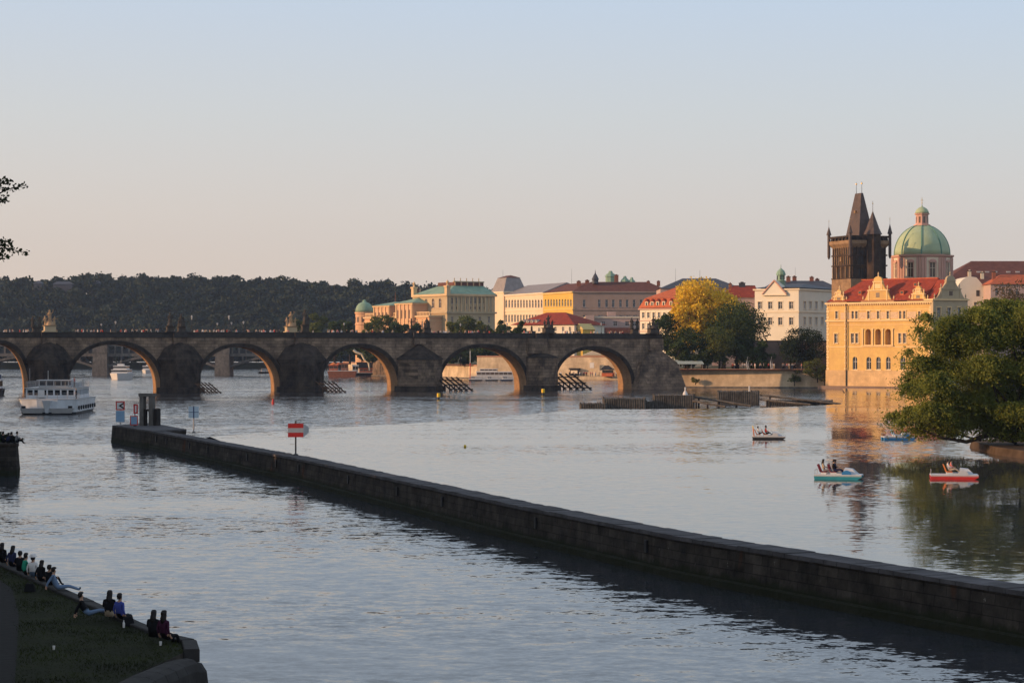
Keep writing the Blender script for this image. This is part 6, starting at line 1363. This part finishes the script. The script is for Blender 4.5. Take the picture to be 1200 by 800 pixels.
rail(mb, [(-W2,-Ln+3),(-W2,-3.1),(W2,-3.1),(W2,-Ln+3)], zt+.12, 1.0, 9); rail(mb, [(-Wd,-3),(-Wd,-.6),(-Wd*.35,.7),(Wd*.35,.7),(Wd,-.6),(Wd,-3)], 2.64, .95, 5); mb.build('railing', bt)
mb = MB(); mb.box(-W2+.3,-1.5,-15,-9.5,zt+.12,zt+.9,M['hullwhite']); mb.box(-W2-.1,-1.2,-18.5,-15.5,zt+2.1,zt+2.18,M['black']); mb.tube([(-W2+.4,-17,zt),(-W2+.4,-17,zt+2.1)], .06, M['metal'], 5); mb.tube([(-1.6,-17,zt),(-1.6,-17,zt+2.1)], .06, M['metal'], 5); mb.tube([(.8,-6,zt+1.4),(.8,-6,zt+3.0)], .04, M['white'], 5); mb.tube([(W2-.4,-5,zt),(W2-.4,-5,zt+3.4)], .04, M['metal'], 5); mb.build('deck_fittings', bt)
for i in range(6):
    mb = MB(); xx = -3+ (i%3)*1.2; yy = -10.0-2.4*(i//3)-1; mb.box(xx,xx+.8,yy,yy+.7,zt+.95 if i < 3 else zt+.5,zt+1.25,M['grey']); mb.build('seat_row', bt)
p0 = bt.matrix_world
bpy.context.view_layer.update()
def on(t, p): q = t.matrix_world @ Vector(p); return q.x, q.y, q.z
for k, (lx, ly, lab) in enumerate(((-3.3,-9.0,'person in pink on the upper deck of the large white passenger boat'),(-4.5,-2.0,'person in black on the foredeck of the large white passenger boat'))):
    X_, Y_, Z_ = on(bt, (lx,ly,zt+.12 if k == 0 else 2.64)); tiny(X_, Y_, Z_, 2, VAR[2] if k == 0 else VAR[1], 'stand', lab, 'people aboard the white boat')
# small boat cut by the left frame edge
Yl = 27300/(463-413+.0); lb = thing('cabin_boat', 'dark hulled cabin boat cut off by the left frame edge', 'boat', (GX(-8,Yl), Yl, 0), 0)
mb = MB(); q = Yl/F; mb.frust([(-6,-1.6,-.3),(10.5*q,-1.6,-.3),(12*q,0,-.3),(10.5*q,1.6,-.3),(-6,1.6,-.3)], [(-6,-2,8*q),(12*q,-2,8*q),(13*q,0,8*q),(12*q,2,8*q),(-6,2,8*q)], M['black']); mb.build('hull', lb)
mb = MB(); mb.box(-6,10*q,-1.7,1.7,8*q+.003,10.5*q,M['white']); mb.box(-6,9.5*q,-1.5,1.5,10.5*q+.003,17*q,M['glassb']); mb.box(-6,10.3*q,-1.8,1.8,17*q+.003,19*q,M['white']); mb.box(-6,8*q,-1.2,1.2,19*q+.003,24*q,M['navyp']); mb.build('cabin', lb)
mb = MB(); mb.tube([(10*q,-1.5,8*q),(26*q,-.5,14*q)], .07, M['metal'], 5); mb.tube([(10*q,-1.5,6*q),(24*q,-.5,10*q)], .07, M['metal'], 5); mb.build('gangway', lb)
# white cruise boat coming through the first arch, bow to camera
def cruise(label, px, py, wpx, hpx, decks=2, rz=R(180), name='cruise_boat'):
    Y = GY(py, 0); q = Y/F; t = thing(name, label, 'boat', (GX(px,Y), Y, 0), rz); w = wpx*q/2; h = hpx*q
    mb = MB(); mb.frust([(-w*.75,-16,-.3),(w*.75,-16,-.3),(w*.75,-3,-.3),(0,.5,-.3),(-w*.75,-3,-.3)], [(-w,-16,h*.38),(w,-16,h*.38),(w,-3,h*.38),(0,1.6,h*.38),(-w,-3,h*.38)], M['white']); mb.build('hull', t)
    mb = MB(); z = h*.38
    for d in range(decks):
        k = .86-.16*d; zz_ = z+(h*.46/decks)*d; hh = h*.46/decks; mb.box(-w*k,w*k,-14+2*d,-3.5-1.2*d,zz_+.003,zz_+hh*.35,M['white']); mb.box(-w*k+.08,w*k-.08,-13.9+2*d,-3.6-1.2*d,zz_+hh*.35,zz_+hh*.8,M['glass']); mb.box(-w*k-.1,w*k+.1,-14+2*d,-3.3-1.2*d,zz_+hh*.8,zz_+hh,M['white'])
    mb.build('cabin', t); mb = MB(); mb.box(-w*.35,w*.35,-8,-6,h*.84+.003,h*.96,M['white']); mb.tube([(0,-7,h*.96),(0,-7,h*1.18)], .06, M['metal'], 5); mb.build('wheelhouse', t); return t
cruise('small white two-deck cruise boat seen head-on through the first full arch', 138, 444.5, 22, 19)
cruise('tiny white boat with black hull beyond the first full arch', 171, 437, 12, 10, 1)
Y = GY(437.5,0); q = Y/F; t = thing('motor_boat', 'small open motor boat with canopy seen through the second full arch', 'boat', (GX(309,Y),Y,0), R(10))
mb = MB(); mb.frust([(-6*q,-1.2,-.2),(5*q,-1.2,-.2),(7*q,0,-.2),(5*q,1.2,-.2),(-6*q,1.2,-.2)], [(-6.5*q,-1.5,2.2*q),(5.5*q,-1.5,2.2*q),(8*q,0,2.6*q),(5.5*q,1.5,2.2*q),(-6.5*q,1.5,2.2*q)], M['black']); mb.build('hull', t)
mb = MB(); mb.box(-3*q,4*q,-1,1,5.2*q,5.8*q,M['grey']); [mb.tube([(a_*q,b_,2.2*q),(a_*q,b_,5.2*q)], .06, M['metal'], 4) for a_ in (-2.8,3.8) for b_ in (-.9,.9)]; mb.box(-3*q,1*q,-.9,.9,2.2*q,3.4*q,M['white']); mb.build('canopy', t)
# restaurant boats moored in the third arch
def barge(label, px0, px1, py, hp, m, rz=0, y_add=0, cabins=(), group=None, name='moored_boat', railc='metal'):
    Y = GY(py, 0)+y_add; q = Y/F; L_ = (px1-px0)*q; t = thing(name, label, 'boat', (GX(px0,Y),Y,0), rz, group)
    mb = MB(); mb.frust([(.8,-2,-.4),(L_-.8,-2,-.4),(L_-.8,2,-.4),(.8,2,-.4)], [(0,-2.5,hp*q),(L_,-2.5,hp*q),(L_,2.5,hp*q),(0,2.5,hp*q)], M[m]); mb.box(.1,L_-.1,-2.55,2.55,hp*q+.002,hp*q+.2,M['white']); mb.build('hull', t)
    for i, (a, b, h0, h1, mm, gl) in enumerate(cabins):
        mb = MB(); a *= q; b *= q; z0_ = hp*q+.2+h0*q; z1_ = hp*q+.2+h1*q; mb.box(a,b,-1.9,1.9,z0_+.003,z0_+(z1_-z0_)*.35,M[mm]); mb.box(a+.1,b-.1,-1.8,1.8,z0_+(z1_-z0_)*.35,z0_+(z1_-z0_)*.8,M[gl]); mb.box(a-.2,b+.2,-2.1,2.1,z0_+(z1_-z0_)*.8,z1_,M[mm])
        n = max(2,int((b-a)/1.6))
        for k in range(n+1): xx = a+(b-a-.15)*k/n; mb.box(xx,xx+.15,-1.93,-1.81,z0_+(z1_-z0_)*.35,z0_+(z1_-z0_)*.8,M[mm])
        mb.build('cabin', t)
    mb = MB(); rail(mb, [(.1,-2.4),(L_-.1,-2.4)], hp*q+.2, 1.0, 8); mb.build('railing', t)
    return t
barge('rust-coloured restaurant barge with orange parasols moored in the third arch', 384, 418, 440.5, 7, 'brickwarm', 0, -40, [(2,12,0,7,'redroof2','glassb'),(16,24,0,9,'brickwarm','glassb')])
barge('dark red-striped ship with black deck and white mast moored in the third arch', 412, 441, 439.5, 3.5, 'black', R(4), -30, [(1,8,0,9,'hullwhite','glass'),(9,28,0,5,'redroof2','glassb'),(6,27,5,12,'black','glass')])
Y = GY(440.5,0)-34; q = Y/F
for i, (px, c, lab) in enumerate(((391,'orange','orange parasol at the left end of the rust-coloured restaurant barge'),(397,'redroof2','reddish parasol in the middle of the rust-coloured restaurant barge'),(403,'orange','orange parasol at the right end of the rust-coloured restaurant barge'))):
    t = thing('parasol', lab, 'parasol', (GX(px,Y-4),Y-4,7*q+.2), 0, 'parasols on the restaurant barge'); mb = MB(); mb.tube([(0,0,0),(0,0,3.4)], .06, M['metal'], 5); mb.build('pole', t); mb = MB(); mb.lathe([(1.7,2.5),(1.72,2.6),(.1,3.5)], M[c], 8); mb.build('canopy', t)
t = thing('slide_tube', 'curved pale gangway chute rising over the moored ship in the third arch', 'gangway', (0,0,0)); Y -= 2
mb = MB(); mb.tube([(GX(414,Y),Y,GZ(410,Y)),(GX(418,Y),Y,GZ(413,Y)),(GX(424,Y),Y,GZ(415,Y)),(GX(427,Y),Y,GZ(421,Y)),(GX(432,Y),Y,GZ(425,Y)),(GX(433,Y),Y,GZ(434,Y))], [.55,.5,.5,.45,.4,.3], M['creamtrim'], 8); mb.build('chute', t)
# boats moored in the fourth arch
barge('long white moored restaurant boat with window band in the fourth arch', 553, 606, 444.2, 3, 'hullwhite', R(-4), -12, [(6,48,0,6,'white','glassb'),(10,30,6,9,'white','glassb')])
for i, (a, b, m_, lab) in enumerate(((549,566,'black','small dark boat at the left end in the fourth arch'),(568,584,'black','small black launch moored before the long white boat'),(586,601,'navyp','small blue-black launch right of the black launch'))):
    barge(lab, a, b, 445.2, 1.5, m_, R(3*i), -22, [(3,8,0,3,'white','glass')], 'small launches in the fourth arch', 'launch')
Y = 850; t = thing('mast', 'red and white mast standing behind boats in the fourth arch', 'mast', (GX(551,Y),Y,0)); mb = MB(); q = Y/F; mb.tube([(0,0,-1),(0,0,20*q)], .2, M['red'], 6); mb.tube([(0,0,20*q),(0,0,34*q)], .14, M['white'], 6); mb.build('pole', t)
# railing posts on the quay walls and kiosk / stall under the last arch
t = thing('kiosk', 'dark kiosk with windows on the low quay under the rightmost arch', 'kiosk', (GX(668,872),872,1.3), R(-20)); q = 872/F
mb = MB(); mb.box(-.0,10*q,0,3,0,2.6*1.0,M['black']); mb.box(.3,10*q-.3,-.05,-.003,1.0,2.2,M['creamtrim']); mb.build('wall', t); mb = MB(); mb.box(-.4,10*q+.4,-.6,3.3,2.6,3.1,M['black']); mb.build('roof', t)
t = thing('stall', 'red and black market stall on the low quay under the rightmost arch', 'stall', (GX(705,858),858,1.3), R(-20))
mb = MB(); mb.box(0,4.4,0,2,0,1.3,M['redroof2']); mb.box(.2,4.2,.2,1.8,1.3,2.4,M['black']); mb.build('counter', t); mb = MB(); mb.frust([(-.5,-.6,2.5),(4.9,-.6,2.5),(4.9,2.5,2.5),(-.5,2.5,2.5)], [(1,.6,4.2),(2.6,.6,4.2),(2.6,1.2,4.2),(1,1.2,4.2)], M['black']); mb.build('canopy', t)
q = 875/F; f = Facade((GX(683,880),880),(GX(716,880),880)); t = bthing('sunlit pale gabled house top seen through the rightmost arch', f); body(t, f, 8, 5.5, GZ(416,880), 'museum', front=rows(f,(688,700,709),2.6,417,421) if False else []); mb = MB(); mb.xprism([(0,GZ(416,880)),(f.L,GZ(416,880)),(f.L*.75,GZ(412,880)),(f.L*.4,GZ(410.5,880))], -.1, 8, M['creamtrim']); mb.build('gable', t)
mb = MB(); t = thing('white_board', 'small white board fixed on the embankment wall in the rightmost arch', 'sign', (GX(691.5,868),868.5,GZ(431,868)), R(-22)); mb.box(0,1.6,-.1,0,0,2.0,M['white']); mb.box(-.08,1.68,-.05,.03,-.08,2.08,M['grey']); mb.build('panel', t)
# buoys
for px, py, c, lab, r_ in ((320,473,'red','small red can buoy before the third bridge pier','.'),(514,468,'yellowp','yellow buoy floating before the gabled pier','.'),(636.5,463,'yellowp','yellow buoy floating before the last river pier','.')):
    x, y = GP(px, py, 0); t = thing('buoy', lab, 'buoy', (x,y,-.1), 0, 'channel buoys'); k = y/F
    mb = MB()
    if c == 'red': mb.lathe([(1.9*k,0),(1.8*k,.3*k),(1.3*k,3*k),(.9*k,6*k),(.7*k,6.3*k)], M['red'], 12)
    else: mb.lathe([(1.2*k,0),(1.0*k,3.5*k)], M['black'], 12); mb.lathe([(2.0*k,3.51*k),(2.0*k,7.6*k),(1.6*k,8*k)], M['yellowp'], 12)
    mb.build('float', t)
x, y = GP(545,524,ZP); t = thing('buoy', 'tiny yellow float alone in the middle of the pool', 'buoy', (x,y,ZP-.03)); mb = MB(); mb.lathe([(.08,0),(.16,.12),(.12,.25),(.03,.32)], M['yellowp'], 10); mb.build('float', t)

# ------------------------------------------------------------------ timber cribs by the weir
def crib(label, pts, h, rz=0, planks=True, m='timber_grey', name='timber_crib', top='timber_grey'):
    """pts: world polygon of the base, counter-clockwise"""
    x0, y0 = pts[0]; t = thing(name, label, 'crib', (x0,y0,0)); P_ = [(a-x0,b-y0) for a,b in pts]
    mb = MB(); mb.prism(P_, -1, h-.15, M[m]); mb.build('core', t); mb = MB(); rr_ = random.Random(len(label))
    for i in range(len(P_)):
        a, b = Vector(P_[i]), Vector(P_[(i+1)%len(P_)]); l = (b-a).length; n = int(l/.42)
        for k in range(n): p = a.lerp(b, (k+.5)/n); mb.lathe([(.17,-1),(.17,h+rr_.uniform(-.12,.12))], M[m], 6, p.x, p.y)
    mb.build('planking', t)
    mb = MB(); c = sum((Vector(p) for p in P_), Vector((0,0)))/len(P_); mb.prism([tuple(c+(Vector(p)-c)*.97) for p in P_], h-.148, h-.05, M[top]); mb.build('deck', t); return t
def quadpx(x0, x1, py, depth, z=0):
    a = GP(x0,py,z); b = GP(x1,py,z); return [a, b, (b[0]*(b[1]+depth)/b[1],b[1]+depth), (a[0]*(a[1]+depth)/a[1],a[1]+depth)]
crib('lowest grey piled timber crib at the left end of the weir', quadpx(680,710,480.5,8), 1.2)
crib('long low piled timber crib, second from the left by the weir', quadpx(707,756,479.5,12), 2.0)
crib('tall box crib with grey vertical planks in the middle of the weir', quadpx(766,813,478,12), 2.45)
crib('farther tall plank crib behind the sloping timbers', quadpx(841,889,473.5,10), 2.6)
crib('narrow low crib between the second one and the tall box crib', quadpx(757,765,478.5,9), 1.3)
for i, (a, b, c, d, lab) in enumerate(((812,465,880,476.5,'upper long sloping timber ramp between the two tall cribs'),(812,470,850,477.5,'lower short sloping timber ramp right of the middle crib'),(893,463.5,985,474,'long thin sloping timber boom running to the right bank'),(893,468.5,950,475,'short sloping timber boom below the long one'))):
    Yb = GY(d, .2); za = GZ(a*0+b, Yb+4)
    t = thing('timber_ramp', lab, 'ramp', (GX(c,Yb),Yb,0), 0, 'sloping timbers at the weir'); mb = MB(); dx = GX(a,Yb+4)-GX(c,Yb)
    for k in range(5): mb.tube([(.0,k*1.0,.35),(dx,4+k*1.0,za+.05)], .22, M['timber_grey' if k%2 == 0 else 'timber'], 6)
    mb.build('log', t); mb = MB(); 
    for q_ in (.25,.55,.9): mb = MB(); mb.tube([(dx*q_,4*q_-.2,-1),(dx*q_,4*q_-.2,za*q_)], .2, M['timber'], 6); mb.build('pile', t)
crib('low stone spit with piles at the right end of the weir', quadpx(899,975,474.5,7), .9, m='timber_grey')
for px, py, lab in ((803,463,'slim white marker post on the middle crib'),(878,460,'slim white marker post on the far plank crib')):
    Y = GY(478,0)+5 if px < 850 else GY(473.5,0)+5; zb = 2.4; t = thing('marker_post', lab, 'post', (GX(px,Y),Y,zb)); mb = MB(); q = Y/F; mb.tube([(0,0,0),(0,0,GZ(453.5 if px<850 else 452,Y)-zb)], .15, M['white'], 6); mb.lathe([(.5,0),(.35,.5),(.12,.8)] if px < 850 else [(.2,0),(.2,.3)], M['white'], 8); mb.build('post', t)
# open-air bar awning on the bank
Y = 660; t = thing('awning', 'flat pale green awning roof on the embankment left of the dark trees', 'awning', (GX(782,Y),Y,5.5)); q = Y/F
mb = MB(); L_ = 43*q; mb.add([(0,0,GZ(426,Y)-5.5),(L_,0,GZ(426,Y)-5.5),(L_-.4,5,GZ(421,Y)-5.5),(.8,5,GZ(421,Y)-5.5),(0,0,GZ(426,Y)-5.6),(L_,0,GZ(426,Y)-5.6),(L_-.4,5,GZ(421,Y)-5.6),(.8,5,GZ(421,Y)-5.6)], [(0,1,2,3),(4,7,6,5),(0,4,5,1),(1,5,6,2),(2,6,7,3),(3,7,4,0)], M['awn']) if 'awn' in M else None
M['awn'] = mat('awning_canvas', (0.40,0.46,0.42), .7, .1, 1); mb = MB()
z0_, z1_ = GZ(426,Y)-5.5, GZ(421.5,Y)-5.5
mb.add([(0,0,z0_),(L_,0,z0_),(L_-.4,5,z1_),(.8,5,z1_),(0,0,z0_-.15),(L_,0,z0_-.15),(L_-.4,5,z1_-.15),(.8,5,z1_-.15)], [(0,1,2,3),(4,7,6,5),(0,4,5,1),(1,5,6,2),(2,6,7,3),(3,7,4,0)], M['awn']); mb.build('canopy', t)
for a_ in (.4,L_*.33,L_*.66,L_-.4): mb = MB(); mb.tube([(a_,.2,0),(a_,.2,z0_-.1)], .07, M['metal'], 5); mb.build('pole', t)
# thin white sculptures on the terrace
for px, top, lab in ((876,418,'slim white forked sculpture on the terrace by the dark trees'),(904,418,'slim white upright sculpture on the terrace, nearer the golden building')):
    Y = 656; t = thing('sculpture', lab, 'sculpture', (GX(px,Y),Y,5.5)); h = GZ(top,Y)-5.5; mb = MB(); mb.tube([(0,0,0),(-.3,0,h*.5),(.1,0,h)], [.14,.16,.08], M['grey'], 6); mb.tube([(.5,0,0),(.1,0,h*.45),(.5,0,h*.7)], [.12,.12,.06], M['grey'], 6); mb.build('figure', t)
# dark retaining wall behind the terrace
f = Facade((GX(884,668),668),(GX(972,668),668)); t = bthing('dark brick wall and low shed behind the terrace crowd', f, cat='wall', name='terrace_wall'); body(t, f, 3, 5.4, GZ(400,668), 'brownbase', bands=[(GZ(400,668),.3,.2,'coping')])
# ------------------------------------------------------------------ pedal boats
def pedal_boat(label, px, py, rz, hull, cover, fender, seats):
    x, y = GP(px, py, ZP); t = thing('pedal_boat', label, 'pedal boat', (x,y,ZP-.06), rz, 'pedal boats on the pool')
    # local +x = bow
    for q in (-1,1):
        mb = MB(); prof = [(-1.85,.12),(-1.8,.0),(1.4,.0),(1.85,.22),(1.88,.36),(-1.88,.36)]
        mb.xprism(prof, q*.62-.26, q*.62+.26, M[hull]); mb.xprism([(-1.86,.30),(1.84,.30),(1.86,.33),(-1.86,.33)], q*.62+(.262 if q>0 else -.268), q*.62+(.268 if q>0 else -.262), M['white']); mb.build('pontoon', t)
    mb = MB(); mb.box(-1.86,1.84,-.9,.9,.362,.45,M[cover]); mb.box(-.5,.5,-.88,-.80,.45,.56,M[cover]); mb.box(-.5,.5,.80,.88,.45,.56,M[cover]); mb.build('deck', t)
    mb = MB(); mb.frust([(.35,-.72,.452),(1.55,-.72,.452),(1.55,.72,.452),(.35,.72,.452)], [(.50,-.55,.95),(1.1,-.5,.88),(1.1,.5,.88),(.50,.55,.95)], M['hullwhite']); mb.build('front_cover', t)
    for q in (-1,1):
        mb = MB(); mb.xprism([(.3+.38*(1-math.cos(a)), .45+.34*math.sin(a)) for a in [math.pi*k/8 for k in range(9)]], q*.80-.11, q*.80+.11, M[fender]); mb.build('wheel_cover', t)
    for (sx, sy, c) in seats:
        mb = MB(); mb.box(sx-.25,sx+.22,sy-.24,sy+.24,.452,.60,M['white']); mb.box(sx-.24,sx+.2,sy-.22,sy+.22,.602,.66,M[c]); mb.frust([(sx-.3,sy-.23,.64),(sx-.22,sy-.23,.64),(sx-.22,sy+.23,.64),(sx-.3,sy+.23,.64)], [(sx-.52,sy-.23,1.22),(sx-.46,sy-.23,1.22),(sx-.46,sy+.23,1.22),(sx-.52,sy+.23,1.22)], M[c]); mb.build('seat', t)
    mb = MB(); mb.tube([(-1.8,-.85,.45),(-1.8,-.85,.8),(-1.8,.85,.8),(-1.8,.85,.45)], .02, M['metal'], 5); mb.tube([(.42,0,.9),(.25,0,1.05)], .02, M['metal'], 5); mb.build('rail', t)
    bpy.context.view_layer.update(); return t
def aboard(t, lx, ly, label, top, pants, long=False, rz=0, z=.66, hat=None):
    X_, Y_, Z_ = on(t, (lx,ly,z)); return person(label, X_, Y_, Z_-.02, t.rotation_euler.z-math.pi/2+rz, 'seat', top, pants, long, 'people riding the pedal boats', .98, hat)
S4 = [(-.35,-.42),(-.35,.42),(-1.15,-.42),(-1.15,.42)]
M['c_stripe'] = mat('maroon_canvas', (0.20,0.035,0.05), .8, .4, 9)
a = pedal_boat('teal pedal boat with striped chairs and blue wheel covers, nearest the camera', 983, 561, R(-14), 'teal', 'hullwhite', 'blue', [(*p,'c_stripe') for p in S4])
aboard(a,-.35,-.42,'dark-clothed person in the left front seat of the teal pedal boat','c_black','c_navy'); aboard(a,-.35,.42,'person in black leaning in the front seat behind the blue cover of the teal boat','c_navy','c_black',True)
b = pedal_boat('red-hulled white pedal boat in front of the willow reflection', 1118, 561, R(-8), 'red', 'hullwhite', 'hullwhite', [(*p,'orange') for p in S4[:2]])
aboard(b,-.4,-.42,'dark-haired person in white and pink on the red pedal boat','c_white','c_beige'); aboard(b,-.2,.42,'person in pink leaning forward on the red pedal boat','c_pink','c_grey')
aboard(a,-1.15,-.42,'pale-shirted person on the rear seat of the teal pedal boat','c_beige','c_grey',True)
c = pedal_boat('dark red pedal boat with yellow-topped orange backrest, farthest from camera', 901, 514.5, R(-4), 'black', 'white', 'white', [(*p,'redroof2') for p in S4])
for lx, ly, top, lab in ((-1.15,-.42,'c_white','person in white on the rear seat of the farthest pedal boat'),(-.35,-.42,'c_red','person in red on the front seat of the farthest pedal boat'),(-.35,.42,'c_black','person in black stretching the legs on the farthest pedal boat')): aboard(c,lx,ly,lab,top,'c_black')
mb = MB(); mb.frust([(-1.75,-.5,.45),(-1.65,-.5,.45),(-1.65,.5,.45),(-1.75,.5,.45)], [(-1.85,-.5,1.3),(-1.75,-.5,1.3),(-1.75,.5,1.3),(-1.85,.5,1.3)], M['orange']); mb.frust([(-1.85,-.5,1.302),(-1.75,-.5,1.302),(-1.75,.5,1.302),(-1.85,.5,1.302)], [(-1.9,-.4,1.6),(-1.82,-.4,1.6),(-1.82,.4,1.6),(-1.9,.4,1.6)], M['yellowp']); mb.build('backrest', c)
d = pedal_boat('empty blue pedal boat partly hidden under the willow branches', 1053, 515, R(4), 'blue', 'white', 'blue', [(*p,'skyblue') for p in S4[:2]])
# ------------------------------------------------------------------ evening air
if True:
    mb = MB(); mb.box(-1100,1500,-120,2650,-3,150,M['white']); me = mb.mesh('haze'); me.materials.clear()
    hm = bpy.data.materials.new('haze'); hm.use_nodes = True; nt = hm.node_tree
    for nn in list(nt.nodes):
        if nn.type != 'OUTPUT_MATERIAL': nt.nodes.remove(nn)
    pv = nt.nodes.new('ShaderNodeVolumePrincipled'); pv.inputs['Color'].default_value = (0.48,0.64,0.92,1); pv.inputs['Density'].default_value = 0.00006; pv.inputs['Anisotropy'].default_value = 0.2
    nt.links.new(pv.outputs[0], nt.nodes['Material Output'].inputs['Volume']); me.materials.append(hm); link('haze', me, kind='stuff')
